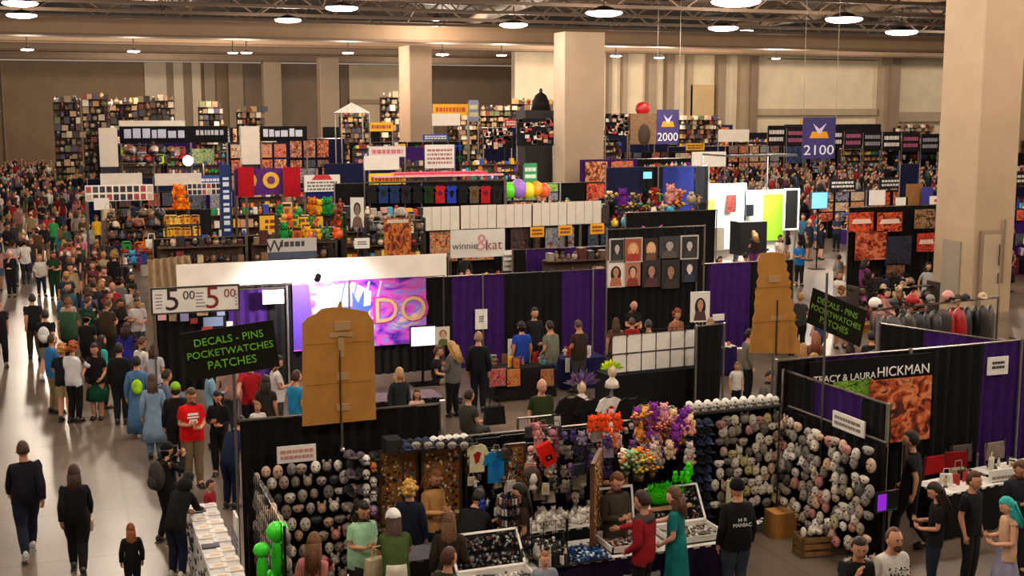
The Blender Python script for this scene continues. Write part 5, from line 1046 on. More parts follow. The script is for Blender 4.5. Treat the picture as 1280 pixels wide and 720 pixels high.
def TB(u0, u1, v, **k):
    a = G(u0, v, k.get('h', .75)); b = G(u1, v, k.get('h', .75)); y = (a.y + b.y) / 2 + .38; return table((a.x + b.x) / 2, y, abs(b.x - a.x), **k), (a.x + b.x) / 2, y, abs(b.x - a.x)
def tabletop(tb, kinds, n, cols, where, group, h=.75, s0=.8, s1=1.3):
    _, x, y, wd = tb
    for i in range(n): item(RN.choice(kinds), (x + RN.uniform(-.46, .46) * wd, y + RN.uniform(-.3, .3), h), RN.uniform(-.8, .8), RN.uniform(s0, s1), RN.choice(cols), where, group)
PAL = ['e8e4dc', 'b02020', '2848a0', 'c06a20', '303030', '208840', '6a2a90', 'd8d0c0', 'e8b020', '7a5030', '40a0c0', 'd09088', 'a89888']
tb = TB(614, 700, 460, skirt='181418', label='table with colourful printed boards in front of the purple drape'); tabletop(tb, ['fig', 'book', 'box'], 16, PAL, 'on the guest table by the blue t-shirt', 'goods on the guest table')
for u0, u1, c, l in ((612, 632, 'ff9ab0', 'pink'), (634, 650, 'ffb870', 'orange'), (676, 692, 'd0a080', 'tan')):
    p = W(u0, 470, tb[2] - .46); board(u0, 462, u1, 482, tb[2] - .46, mat='art_multi', col=c, name='print', label='%s comic-style print on the front of the guest table' % l, cat='poster')
tb = TB(700, 762, 448, skirt='161a48', label='blue-skirted guest table below the purple drape'); tabletop(tb, ['book', 'flatbook', 'fig'], 10, ['b02020', 'e8e4dc', 'd09088', '303030'], 'on the blue-skirted guest table', 'goods on the blue-skirted table')
board(707, 448, 712, 465, tb[2] - .45, name='paper_sign', label='narrow white sheet on the blue-skirted table')
portrait(635, 424, 650, 450, 27.6, 'd8d0c0', 'd0a080', '3a2a6a', '2a2a80', 'upright boxed print standing left of the blue t-shirt', poles=(0,))
tb = TB(440, 560, 500, skirt=BLK, top='6a5a66', label='low black table behind the front drape with a seated visitor')
tb = TB(880, 925, 434, skirt='20104a', top='c8c0b8', label='white-topped table right of the cube shelf'); tabletop(tb, ['fig', 'book', 'mug'], 7, PAL, 'on the table right of the cube shelf', 'goods right of the cube shelf')
drape((W(868, 450, 23.5).x, 23.5), (W(905, 450, 23.5).x, 23.6), 2.0, [(1, BLK)], 'black drape below the cube shelf')
# white cube shelf seen from behind
a = W(765, 420, 24); b = W(877, 458, 24); cs = empty('cube_shelf', (a.x, 24, .98), rad(4), 'white panelled wire cube shelf standing before the portrait wall', 'shelf'); wd = b.x - a.x
for j in range(2):
    for i in range(6):
        x0 = wd * i / 6; build(MB().box(x0 + .01, x0 + wd / 6 - .01, 0, .02, .02 + j * .42, .41 + j * .42), 'panel', 'plastic', cs, col='e8e4dc')
m = MB()
for i in range(7): m.tube((wd * i / 6, -.01, 0), (wd * i / 6, -.01, .84), .008, n=4).tube((wd * i / 6, .35, 0), (wd * i / 6, .35, .84), .008, n=4)
for z in (0, .42, .84): m.tube((0, -.01, z), (wd, -.01, z), .008, n=4).tube((0, .35, z), (wd, .35, z), .008, n=4)
build(m, 'wire_frame', 'metal', cs, col='302c2c'); m = MB()
for i in (0, 1, 5, 6):
    for z in (.02, .42, .82): m.ball((wd * i / 6, -.03, z), .025, 6, 4)
build(m, 'connectors', 'plastic', cs, col='181818')
table((a.x + b.x) / 2, 24.2, wd + .3, .7, .98, rad(4), skirt=BLK, label='black-skirted table carrying the white cube shelf')
# people in that aisle
for a in ((652, 402, 1.75, 0, '2040a0', '2a2a30', 'cap', '303036', 'stand', dict(label='man in royal blue t-shirt and grey cap at the guest table')), (668, 385, 1.80, 175, '14161c', '14161c', 'short', '181010', 'stand', dict(sleeve='long', label='guest in dark jacket and lanyard standing against the black drape')),
          (688, 402, 1.76, -20, '6a6c5c', '3a5278', 'short', '241812', 'reach', dict(fat=.2, label='man in grey-green t-shirt and blue jeans at the guest table')), (724, 401, 1.74, -10, '2e221c', '3a3a3e', 'short', '4a3020', 'phone', dict(fat=.1, label='person in dark brown patterned shirt at the blue-skirted table')),
          (598, 415, 1.80, 20, '0e1018', '12141c', 'crop', 'a08060', 'stand', dict(sleeve='long', label='man in black with cropped hair in front of the purple drape')), (566, 427, 1.68, -30, '5a5854', '0e0e10', 'long', 'b89058', 'phone', dict(fem=True, sleeve='long', fat=.2, label='blond woman in grey cardigan and black trousers')),
          (547, 432, 1.72, 120, '14141a', '8a8468', 'short', '5a3420', 'sit', dict(label='seated visitor with khaki trousers and glasses')), (499, 460, 1.6, 170, '1c2226', '1c2226', 'bob', 'c8a070', 'stand', dict(fem=True, sleeve='long', label='woman with straight blond bob in dark grey coat')),
          (521, 487, 1.25, 185, 'c8a090', '303030', 'bob', '3a2418', 'stand', dict(fem=True, label='child with a dark bob beside the blond woman in grey coat')), (586, 487, 1.72, 60, '34342c', '3a3a34', 'short', '2a1a12', 'sit', dict(label='seated man with glasses in grey t-shirt holding a black bag')),
          (792, 376, 1.78, 180, '101010', '141414', 'fringe', '9a9088', 'phone', dict(label='bald guest in black behind the cube shelf under the portraits')), (790, 398, 1.5, 10, '9a1418', '202020', 'short', '5a3a24', 'stand', dict(label='child in red shirt before the seated guest')),
          (770, 398, 1.6, 20, '5a3a2c', '302824', 'long', '4a2a1c', 'stand', dict(fem=True, label='brown-haired woman left of the child in red')), (811, 400, 1.7, 5, '202428', '202020', 'crop', '303030', 'stand', dict(label='dark-haired visitor right of the child in red')),
          (846, 387, 1.7, 170, '9a6a4c', '30201c', 'curly', '8a3a20', 'stand', dict(fem=True, label='woman with curly auburn hair near the easel photo')), (888, 398, 1.68, 30, '8a6c4c', '202020', 'verylong', '8a6a48', 'phone', dict(fem=True, label='woman with long fair hair by the easel photo')),
          (936, 412, 1.7, 100, '6a6458', '101014', 'short', '1c1410', 'stand', dict(sleeve='long', label='person in grey hooded top left of the jagged cardboard')), (921, 453, 1.15, 185, 'c8c4bc', '101010', 'short', '7a5430', 'stand', dict(label='small child in white shirt by the grey hooded top')),
          (962, 462, 1.7, 160, '5a544c', '2a2a2c', 'short', '2a1a14', 'phone', dict(fat=.2, label='person in patterned t-shirt below the jagged cardboard')),
          (345, 445, 1.76, 90, 'c8c0bc', '3a3a3a', 'short', '1c1410', 'phone', dict(fat=.2, label='man in white t-shirt behind the front drape')), (370, 464, 1.72, 60, '2080b0', '303840', 'short', '4a2c1c', 'stand', dict(label='person in bright turquoise t-shirt left of the cardboard cutout')),
          (322, 503, 1.2, 180, 'd0ccc8', '202020', 'short', '8a6a3c', 'stand', dict(label='child with fair hair above the left end of the front drape')), (332, 470, 1.6, 30, '2a2220', '2a2220', 'long', '2a1c14', 'stand', dict(fem=True, label='person in dark brown with long hair behind the front drape')),
          (1197, 370, 1.78, 200, '3a2a1e', '1c1814', 'curly', '4a3220', 'stand', dict(sleeve='long', label='figure in brown fur costume before the big column')), (1020, 415, 1.7, 30, '6a4438', '202020', 'long', '7a4428', 'phone', dict(fem=True, label='woman with auburn hair left of the smaller green-lettered sign')),
          (1065, 425, 1.6, 100, 'b05070', '24202c', 'long', '2a1a14', 'stand', dict(fem=True, label='woman in magenta pink top beneath the smaller green-lettered sign')), (1090, 415, 1.72, 20, '181818', '101010', 'short', '181010', 'stand', dict(label='person in black right of the magenta pink top')),
          (1152, 425, 1.7, 10, 'a8a098', '303034', 'cap', '707070', 'stand', dict(label='person with a pale grey cap above the author banner')), (1003, 430, 1.7, 60, 'b0a090', '2a2a2a', 'bob', 'a07848', 'phone', dict(fem=True, label='fair-haired visitor right of the jagged cardboard'))):
    P(*a[:9], **{'hi': False, 'skin': SK, **a[9]})
item('bag', W(618, 530, 23.6), 0, 1.9, '101010', label='large black bag beside the seated man in grey')
# made-up garment rail and mannequins for a glossy window reflection by the big column
rl = empty('garment_rail', (17.5, 23.5, 0), rad(8), 'rail of dark glossy coats with one red item, standing in for a reflection', 'rail')
build(MB().tube((0, 0, 2.1), (4.2, 0, 2.1), .03).tube((0, 0, 0), (0, 0, 2.1), .03).tube((4.2, 0, 0), (4.2, 0, 2.1), .03).box(-.03, .03, -.3, .3, 0, .03).box(4.17, 4.23, -.3, .3, 0, .03), 'frame', 'metal', rl, col='8a8680')
for i in range(15):
    m = MB().ball((.15 + i * .27, 0, 1.95 - (.38 + .12 * (i * 7 % 4))), (.07 + .03 * (i * 5 % 4), .2 + .03 * (i % 3), .38 + .12 * (i * 7 % 4)), 8, 7).xf(0, Matrix.Translation((.15 + i * .27, 0, 0)) @ Matrix.Rotation(((i * 37) % 11 - 5) * .22, 4, 'Z') @ Matrix.Translation((-.15 - i * .27, 0, 0))); build(m, 'coat', 'plastic', rl, True, col=['1c1a1c', '2a2624', '3a3634', '121214', '4a443e', '202428'][i % 6] if i not in (9, 10) else 'a01418')
for i in range(7): item(RN.choice(['helmet', 'cap', 'skull']), (17.6 + i * .58, 23.5 + i * .08, 2.13), RN.uniform(-1, 1), 1.3, ['e8e4dc', '303030', 'b02020', '8a8278', 'd09088', '303030', 'c8b090'][i], 'on top of the rail of dark glossy coats', 'heads on the coat rail')
for i in range(26): item(RN.choice(['bag', 'helmet', 'bear', 'cap', 'pot', 'skull']), (17.4 + RN.uniform(0, 3.6), 22.6 + RN.uniform(-.2, .3), .8), RN.uniform(-2, 2), RN.uniform(1.2, 2.2), RN.choice(['1c1a1c', '3a3028', '5a4434', 'a01830', 'c8b8a8', '8a2a5a', '303030', '7a5a3c']), 'on the table before the rail of dark coats', 'goods before the coat rail')
table(19.2, 22.65, 4.2, .8, .8, skirt=BLK, label='long black table before the rail of dark glossy coats')
item('helmet', W(1145, 388, 24.5), 0, 1.5, 'b02020', label='large crimson hat on display by the big column')
# ================================================================== ROWS FARTHER UP THE HALL
def stuff_heap(name, x0, x1, y0, y1, z0, z1, n, cols, smin, smax, parent, seed, shape='mix', mat='goods'):
    q = random.Random(seed); m = MB()
    for i in range(n):
        x = q.uniform(x0, x1); y = q.uniform(y0, y1); z = q.uniform(z0, z1); s = q.uniform(smin, smax); c = q.choice(cols); k = q.random()
        if shape == 'ball' or (shape == 'mix' and k < .4): m.ball((x, y, z + s * .5), (s * .5, s * .45, s * .55), 6, 4, c=c); m.ball((x, y, z + s * 1.15), s * .3, 6, 4, c=q.choice(cols))
        elif shape == 'shirt': m.prism([(x - s, z), (x + s, z), (x + s, z + 1.6 * s), (x + 1.6 * s, z + 1.3 * s), (x + s, z + 2.2 * s), (x - s, z + 2.2 * s), (x - 1.6 * s, z + 1.3 * s), (x - s, z + 1.6 * s)], y, y + .05, c)
        else: m.box(x - s * .4, x + s * .4, y - s * .3, y + s * .3, z, z + s * q.uniform(.6, 1.4), c); m.box(x - s * .25, x + s * .25, y - s * .33, y - s * .29, z + s * .15, z + s * .45, q.choice(cols))
    o = build(m, name, mat, parent); o['kind'] = 'stuff'; return o
BR = ['e8e4dc', 'b82020', '2848a0', 'd07020', '181818', '209040', '6a2a90', 'd8c8a8', 'e8b020', '7a5030', '40a0c0', 'd09088', 'a89888', '101014', '303030', '5a4030', 'c8a080', '8a2020']
DKP = ['181818', '2a2220', '3a2c24', '5a4434', '8a6c50', '101014', 'a08468', '4a1c18', '202840', 'c8b090', '702018']
def shelfwall(x, y, wd, zt, label, cols, seed, group, n=None, dp=.5, rows=None, smin=.14, smax=.3, face='503828'):
    t = empty('display_shelves', (x, y, 0), 0, label, 'shelves', group); rows = rows or max(2, int(zt / .5)); m = MB().box(-wd / 2, wd / 2, dp / 2 - .03, dp / 2, 0, zt)
    for r_ in range(rows + 1): m.box(-wd / 2, wd / 2, -dp / 2, dp / 2, zt * r_ / (rows + .0) - .02 * (r_ == rows), zt * r_ / rows + .02)
    build(m, 'shelf_unit', 'wood', t, col=face); m = MB(); q = random.Random(seed)
    for r_ in range(rows + 1):
        z = zt * r_ / rows + .02; x_ = -wd / 2 + .05
        while x_ < wd / 2 - .1:
            s = q.uniform(smin, smax); hh = min(zt / rows * .9, s * q.uniform(.8, 1.5)); c = q.choice(cols)
            if q.random() < .45: m.ball((x_ + s / 2, -.08, z + hh * .4), (s * .45, s * .4, hh * .42), 6, 4, c=c).ball((x_ + s / 2, -.1, z + hh * .85), (s * .25, s * .25, hh * .2), 6, 4, c=q.choice(cols))
            else: m.box(x_, x_ + s * .9, -dp / 2 + q.uniform(.02, .1), .1, z, z + hh, c)
            x_ += s
    o = build(m, 'merchandise', 'goods', t); o['kind'] = 'stuff'; return t
def poster_grid(x, y, z0, z1, wd, nx, nz, label_where, group, arts, seed, cols=None):
    q = random.Random(seed); n = 0
    for j in range(nz):
        for i in range(nx):
            if q.random() < .12: continue
            w_ = wd / nx * .84; h_ = (z1 - z0) / nz * .86; xx = x - wd / 2 + (i + .5) * wd / nx; zz = z0 + (j + .08) * (z1 - z0) / nz; a = q.choice(arts); c = q.choice(cols or ['ffffff', 'ffd0b0', 'b0c8ff', 'e8e0d0', 'ff9a80'])
            o = link('poster', GMP(w_, h_, a), None, (xx, y, zz), col=c); tag(o, '%s poster in the %s row %s' % (dict(fire='fiery orange', photo='brown photo', multi='many-coloured', graf='violet', dark='dark blue', green='green')[a], ('top' if j == nz - 1 else 'bottom' if j == 0 else 'middle') if nz > 1 else 'single', label_where), 'poster', group)
_gp = {}
def GMP(w_, h_, a):
    k = (round(w_, 2), round(h_, 2), a)
    if k not in _gp:
        m = MB().box(-w_ / 2, w_ / 2, -.012, .012, 0, h_, mi=0); m.box(-w_ / 2 - .02, w_ / 2 + .02, -.008, .014, -.02, 0, '202020', 1).box(-w_ / 2 - .02, w_ / 2 + .02, -.008, .014, h_, h_ + .02, '202020', 1)
        _gp[k] = m.mesh('poster', ['art_' + a, 'plastic'])
    return _gp[k]
ORD = {}
SKT = [BLK, 'd8d0c8', PUR, NAVY, BLK, 'c8c0b8', '14142c', '5a1018']
def seller(x, y, where, hi=False):
    person((x, y), RN.uniform(1.6, 1.85), RN.uniform(140, 220), RN.choice(SHC), RN.choice(PAC), RN.choice(['short', 'long', 'bob', 'cap', 'curly', 'crop']), RN.choice(HC), RN.choice(['stand', 'phone', 'fold']), fem=RN.random() < .45, sleeve=RN.choice(['short', 'long']),
           skin=RN.choice([SK, SK2, 'd8a080', 'b07a58']), label='AUTO seller ' + where, group='sellers')
SHC = ['101014', '14161c', '202028', '303030', '6a1018', '8a2026', 'a8a49c', 'c8c4bc', '2a406a', '1c2438', '2c4a34', '5a5a5a', '8a8680', '5a2c4a', '3a2a20', '34586a', '50381e', '8a7858', '101014', '26222a', '9a6a68', '101014', '3c3632', 'a08c78', '2a2624', '16141a']
PAC = ['14161c', '1c2438', '24304a', '101010', '2a2622', '6a5c44', '3a4a68', '141418']
HC = ['1c120c', '2a1a10', '4a2e1a', '6a4426', '141010', 'a07840', '5a2814']
def booth(X0, Y, kind, seed, rowname, wd=3.0, tall=2.44, dcol=None):
    """south-facing booth with its back drape at y=Y"""
    q = random.Random(seed); RN.seed(seed * 7 + 3); xc = X0 + wd / 2; wh = 'of the %s stand in %s' % (kind, rowname)
    c = dcol or q.choice([BLK, BLK, BLK, PUR, NAVY]); drape((X0, Y), (X0 + wd, Y), tall, [(1, c)], '%s back drape %s' % ({BLK: 'black', PUR: 'purple', NAVY: 'dark blue'}.get(c, 'coloured'), wh), amp=.05, group='booth back drapes', post=Y < 70)
    g = 'stands in ' + rowname
    if kind == 'poster': poster_grid(xc, Y - .12, .9, tall, wd * .94, q.choice([3, 4, 5]), q.choice([2, 3]), 'of the poster stand in ' + rowname, 'posters in ' + rowname, q.choice([['fire', 'multi'], ['photo', 'dark'], ['multi', 'graf', 'green'], ['dark', 'fire'], ['photo', 'multi']]), seed)
    elif kind == 't-shirt':
        n = int(wd / .42)
        for j in range(2):
            for i in range(n): item('tee%d' % q.randrange(4), (X0 + .3 + i * .42, Y - .15, 1.75 - j * .85 + (tall - 2.44)), 0, .62 if Y > 50 else .56, q.choice(['101014', '181820', '1c2c60', 'a01420', '303030', '24603a', 'c8c4bc', '101014', '2848a0']), 'hung in the %s row of the t-shirt stand in %s' % (('top', 'lower')[j], rowname), 't-shirts in ' + rowname)
    elif kind in ('toy', 'plush', 'craft'):
        shelfwall(xc, Y - .4, wd * .92, q.choice([1.8, 2.2, 2.6, 3.0]) * (1.25 if Y > 80 else 1), 'shelves of %s goods in %s' % (kind, rowname), dict(toy=BR, plush=BR + ['f07a30', 'e8e4dc', 'f0c0d0', 'f0d060'], craft=DKP)[kind], seed, g)
    elif kind == 'book': poster_grid(xc, Y - .12, 1.2, tall, wd * .9, 2, 1, 'of the book stand in ' + rowname, 'posters in ' + rowname, ['multi', 'dark', 'fire'], seed)
    elif kind == 'cloth':
        t = empty('clothes_rail', (X0 + .2, Y - .6, 0), 0, 'rail of mixed garments in ' + rowname, 'rail', g); build(MB().tube((0, 0, 0), (0, 0, 1.9), .02).tube((wd - .4, 0, 0), (wd - .4, 0, 1.9), .02).tube((0, 0, 1.9), (wd - .4, 0, 1.9), .02), 'frame', 'metal', t, col='8a8680')
        m = MB(); x = .05
        while x < wd - .5: m.ball((x, 0, 1.35), (.05, .2, .5), 6, 5, c=q.choice(DKP + BR[:4])); x += .09
        o = build(m, 'garments', 'cloth', t); o['kind'] = 'stuff'
    sk = q.choice(SKT); tb = table(xc, Y - 2.3, wd * .86, .75, .75, 0, skirt=sk, top=q.choice([sk, 'c8c0b8']), label='%s-skirted table %s' % (cname(sk), wh), group='skirted tables in ' + rowname)
    stuff_heap('merchandise', -wd * .42, wd * .42, -.3, .3, .75, .78, 40, dict(plush=BR, craft=DKP).get(kind, BR), .1, .28, tb, seed + 5)
    if q.random() < .45:
        stuff_heap('raised_goods', -wd * .4, wd * .4, -.05, .3, .95, 1.5, 30, BR if kind != 'craft' else DKP, .12, .26, tb, seed + 9)
    if q.random() < .55: seller(xc + q.uniform(-1, 1), Y - 1.3, 'at the %s stand in %s' % (kind, rowname))
    if q.random() < .3:
        bc = q.choice(['e8e4dc', 'e8e4dc', 'e0b020', 'c02828', '2848a0', '101010']); w_ = q.uniform(1.4, 2.6)
        t = empty('header_sign', (xc, Y - .1, tall + .1), 0, '%s header board over the %s stand in %s' % (cname(bc), kind, rowname), 'sign', 'header boards'); h_ = q.uniform(.4, .7)
        build(MB().box(-w_ / 2, w_ / 2, -.03, .03, 0, h_), 'panel', 'paper', t, col=bc); scribble(t, w_, h_, 'c83030' if bc == 'e8e4dc' else ('f0ece4' if bc != 'e0b020' else '801818'), 2, y=-.035, seed=seed)
        build(MB().tube((-w_ / 2, .05, -tall - .1), (-w_ / 2, .05, h_), .02).tube((w_ / 2, .05, -tall - .1), (w_ / 2, .05, h_), .02), 'pole', 'metal', t, col='8a8680')
KS = ['poster', 't-shirt', 'toy', 'plush', 'craft', 'book', 'cloth']
ROWN = {42: 'the third row', 54: 'the fourth row', 66: 'the fifth row', 78: 'the sixth row', 90: 'the seventh row', 102: 'the eighth row', 111: 'the row by the far wall'}
sd = 100
def vis(x, Y): u, v, k = PX((x, Y, 2)); return 60 < u < 1290
for Y in (42, 54, 66, 78, 90, 102, 111):
    x = 3.0 + (Y > 100) * 2; i = 0; w_ = 3.05 if Y < 70 else 4.4 if Y < 95 else 6
    while x < Y * .95 + 2:
        sd += 1; side = x > 25 * Y / 42 * .75
        skip = (Y in (66, 78, 90) and .55 < (x + w_ / 2) / Y < .86) or (Y == 42 and 22 < x < 30.5) or (Y == 54 and 28 < x < 36) or (Y == 78 and x < 14) or any(abs(x + w_ / 2 - cx) < 4 and abs(Y - cy) < 3 for cx, cy in ((28.5, 32), (35, 81), (28.5, 101))) or (i % 7 == 6)
        if not skip and vis(x + 1.5, Y):
            k = KS[(sd * 5 + int(Y)) % 7]
            if Y == 42 and x < 12: k = ['craft', 'craft', 'plush'][i % 3]
            if Y == 54 and x < 14: k = ['craft', 'toy', 'craft', 'plush'][i % 4]
            if Y == 42 and 12 <= x < 22: k = 'book'
            booth(x, Y, k, sd, ROWN[Y], wd=w_ - .05, tall=2.44 if Y < 75 else RN.choice([2.44, 3.2, 4.2]) if Y < 95 else RN.choice([3.2, 4.2, 5.0]), dcol=BLK if Y == 42 and x < 22 else None)
        x += w_; i += 1
RN.seed(77)
# north-facing halves of the rows show only table backs: boxes of stock behind each spine
for Y in (30, 42, 54):
    for x in range(6, int(Y * .9), 4):
        if RN.random() < .6 and vis(x, Y + 1): item('shoebox', (x + RN.uniform(0, 1), Y + .9, 0), RN.uniform(-.4, .4), 2.2, 'a8763a', 'behind the drape north of %s' % ('the guest tables' if Y == 30 else ROWN[Y]), 'stock cartons')
# ---- particular things of the third row (y about 36 to 42)
t, wd, h = board(563, 288, 631, 320, 39.0, name='banner', label='white banner lettered in thin grey between the two white panel groups', cat='banner', poles=(-.49, .49), col='dcd8d0')
lettering(t, 'winnie', -wd * .24, h * .42, .5, '504c50', wd * .46); lettering(t, '&', wd * .08, h * .5, .8, 'c89098', None); lettering(t, 'kat', wd * .29, h * .42, .5, '8a5058', wd * .30)
for u0, u1, v in ((528, 574, 259), (576, 620, 257), (621, 664, 256), (666, 708, 254), (709, 751, 252)):
    t, wd, h = board(u0, v, u1, v + 28 - (u0 - 528) * .006, 41.6, name='notice_board', label='white board standing on the third row drape', cat='board', group='white panels over the third row', poles=(-.49, .49), col='d8d0c4', pcol='303030')
    for i in range(1, 4): build(MB().box(-wd / 2 + wd * i / 4 - .008, -wd / 2 + wd * i / 4 + .008, -.02, -.014, 0, h), 'seam', 'plastic', t, col='8a8478')
for i, (u, v) in enumerate(((663, 284), (698, 282), (738, 280))):
    t, wd, h = board(u, v, u + 17, v + 12, 39.2, name='yellow_sign', label='yellow-orange sign on the pipe, %s of three' % ('left', 'middle', 'right')[i], col='f0a818', poles=(0,)); scribble(t, wd, h, '7a3010', 2, seed=i, x0=.12)
t, wd, h = board(629, 313, 660, 337, 37.5, name='document_rack', label='white rack of sheets right of the grey-lettered banner', cat='rack', poles=(-.45, .45)); 
for i in range(4): build(MB().box(-wd / 2, wd / 2, -.1, 0, h * i / 4, h * i / 4 + .02), 'tray', 'plastic', t, col='a8a49c')
drape((W(640, 320, 37).x, 37), (W(757, 320, 37).x, 37), 2.2, [(.15, BLK), (.3, PUR), (.1, BLK), (.3, PUR), (.15, BLK)], 'striped purple and black drape under the three yellow signs')
shelfwall(W(725, 320, 36.2).x, 36.2, 2.4, 1.9, 'shelf of grey and brown figurines under the yellow signs', DKP + ['8a8278', 'a89888'], 31, 'third row displays')
dr_row(36, [(325, BLK), (440, PUR), (482, BLK), (560, None)], 2.2, 'black and purple drape beneath the plush stand of the third row')
t, wd, h = board(334, 299, 396, 322, 35.5, name='banner', label='grey-white banner with a dark swash letter on the third row', cat='banner', col='b8b4b0', poles=(-.48, .48)); lettering(t, 'W', -wd * .36, h * .62, .5, '28242c'); scribble(t, wd, h, '38343c', 1, seed=3, x0=.25, z0=.5, z1=.95); build(MB().box(-wd / 2, wd / 2, -.02, -.016, 0, h * .35), 'blue_band', 'paper', t, col='404a60')
t, wd, h = board(443, 298, 462, 310, 35.8, name='paper_sign', label='white paper sign on the purple panel of the third row'); scribble(t, wd, h, '6a666a', 2, seed=5, x0=.2, z0=.3, z1=.75)
t, wd, h = board(480, 273, 514, 322, 36.0, mat='art_fire', col='d8b060', name='long_poster', label='tall gold and red film-like poster left of the black drape', cat='poster', poles=(-.4, .4)); build(MB().box(-wd * .4, wd * .4, -.02, -.016, h * .88, h * .96), 'title_band', 'paper', t, col='c8c0b0')
portrait(438, 247, 455, 284, 38, 'e0dcd4', '8a7060', '2a1c14', '6a5040', 'white standing picture of a slim figure in the third row', tilt=-14, poles=(0,))
dr_row(44, [(420, BLK), (630, None)], 4.0, 'high black drape below the row of t-shirts')
for i, c in enumerate(['18181c', '1c3468', '1c2c54', '202024', '14141a', '183018', 'b01c28', '2038a8', '101014', '5a5040', 'b01c28', '1a1a1c']):
    item('tee%d' % (i % 4), W(465 + i * 14.2, 254, 43.6), 0, .88, c, 'position %d' % i, 'row of t-shirts', label='%s t-shirt in the long hanging row, %s from its left end' % (cname(c), ['first', 'second', 'third', 'fourth', 'fifth', 'sixth', 'seventh', 'eighth', 'ninth', 'tenth', 'eleventh', 'twelfth'][i]))
a = W(455, 225, 43.65); b = W(632, 225, 43.65); rl = empty('garment_rail', (a.x, 43.6, 0), 0, 'high rail carrying the long row of t-shirts', 'rail'); z_ = W(465, 254, 43.6).z + .75; build(MB().tube((0, 0, z_), (b.x - a.x, 0, z_), .02).tube((0, 0, 0), (0, 0, z_), .03).tube((b.x - a.x, 0, 0), (b.x - a.x, 0, z_), .03), 'frame', 'metal', rl, col='8a8680')
o = link('pink_awning', MB().box(-1.6, 2.0, -.1, .6, 0, .10, 'e04060').box(-2.4, 2.6, -.14, -.1, -.05, .03, 'f0b0b8').mesh('pink_awning', 'cloth'), None, W(545, 219, 44)); tag(o, 'pink awning above the long row of t-shirts', 'awning')
t, wd, h = board(461, 217, 507, 230, 44, name='yellow_sign', label='yellow sign with red print over the left of the t-shirt row', col='e8c820', poles=(-.48, .48)); scribble(t, wd, h, 'c03818', 1, seed=7, x0=.06)
t, wd, h = board(380, 219, 425, 239, 46, name='banner', label='white banner with a red crest over the blue cloth', cat='banner', poles=(-.49, .49)); scribble(t, wd, h, '6a6a7a', 3, seed=8, z1=.65, z0=.05); build(MB().prism([(-.4, h * .7), (.4, h * .7), (.25, h), (-.25, h)], -.022, -.016), 'crest', 'paper', t, col='c02830')
t, wd, h = board(380, 239, 430, 247, 46.1, mat='cloth', name='blue_cloth', label='blue cloth strip below the red-crested banner', cat='cloth', col='1c2470')
t, wd, h = board(293, 211, 354, 243, 48, mat='cloth', name='purple_banner', label='purple banner with two golden emblems between red cloths', cat='banner', col='5a2a7a', poles=(-.49, .49))
for x in (-.22, .25):
    m = MB().prism([(x * wd + .32 * cos(a * pi / 6), h * .55 + .32 * sin(a * pi / 6)) for a in range(12)], -.03, -.02, 'e8b830').prism([(x * wd + .16 * cos(a * pi / 6), h * .55 + .16 * sin(a * pi / 6)) for a in range(12)], -.034, -.03, '6a2a70'); build(m, 'emblem', 'paper', t)
for u0, u1, l in ((297, 318, 'left'), (354, 376, 'right')): board(u0, 209, u1, 246, 47.8, mat='cloth', name='red_cloth', label='red hanging cloth %s of the golden emblems' % l, cat='cloth', col='b01420', poles=(0,))
def cluster2(n, u0, u1, v0, v1, Y, kinds, cols, where, group, s0=.8, s1=1.4, parent_label=None):
    a = W(u0, v0, Y); b = W(u1, v1, Y); rows = max(1, round((a.z - b.z) / .42)); t = empty('display_rack', ((a.x + b.x) / 2, Y, 0), 0, 'stepped rack %s' % where, 'rack', 'stepped racks'); wd = b.x - a.x; m = MB()
    for r_ in range(rows): z = b.z + (a.z - b.z) * r_ / rows; m.box(-wd / 2, wd / 2, .12 * r_ - .2, .12 * r_ + .05, z - .03, z)
    m.box(-wd / 2, -wd / 2 + .04, -.2, .12 * rows, 0, a.z - .3).box(wd / 2 - .04, wd / 2, -.2, .12 * rows, 0, a.z - .3); build(m, 'rack_frame', 'wood', t, col='2a2018')
    for i in range(n):
        r_ = i % rows; item(RN.choice(kinds), (a.x + wd * RN.uniform(.03, .97), Y + .12 * r_ - .1, b.z + (a.z - b.z) * r_ / rows), RN.uniform(-.4, .4), RN.uniform(s0, s1), RN.choice(cols), where, group)
cluster2(34, 345, 432, 256, 298, 38.5, ['bear', 'box', 'pot', 'fig'], ['c06a20', 'e8b020', '7a5030', '208840', '9a3a18', 'd8a060', 'e06030'], 'on the plush stand of the third row', 'plush and boxes on the third row', 1.3, 2.2)
cluster2(30, 455, 530, 262, 290, 38, ['skull', 'pot', 'box', 'helmet'], ['e8e4dc', '303030', '8a8278', 'a89888', '5a4030'], 'on the grey goods stand of the third row', 'grey goods on the third row', 1.2, 2.0)
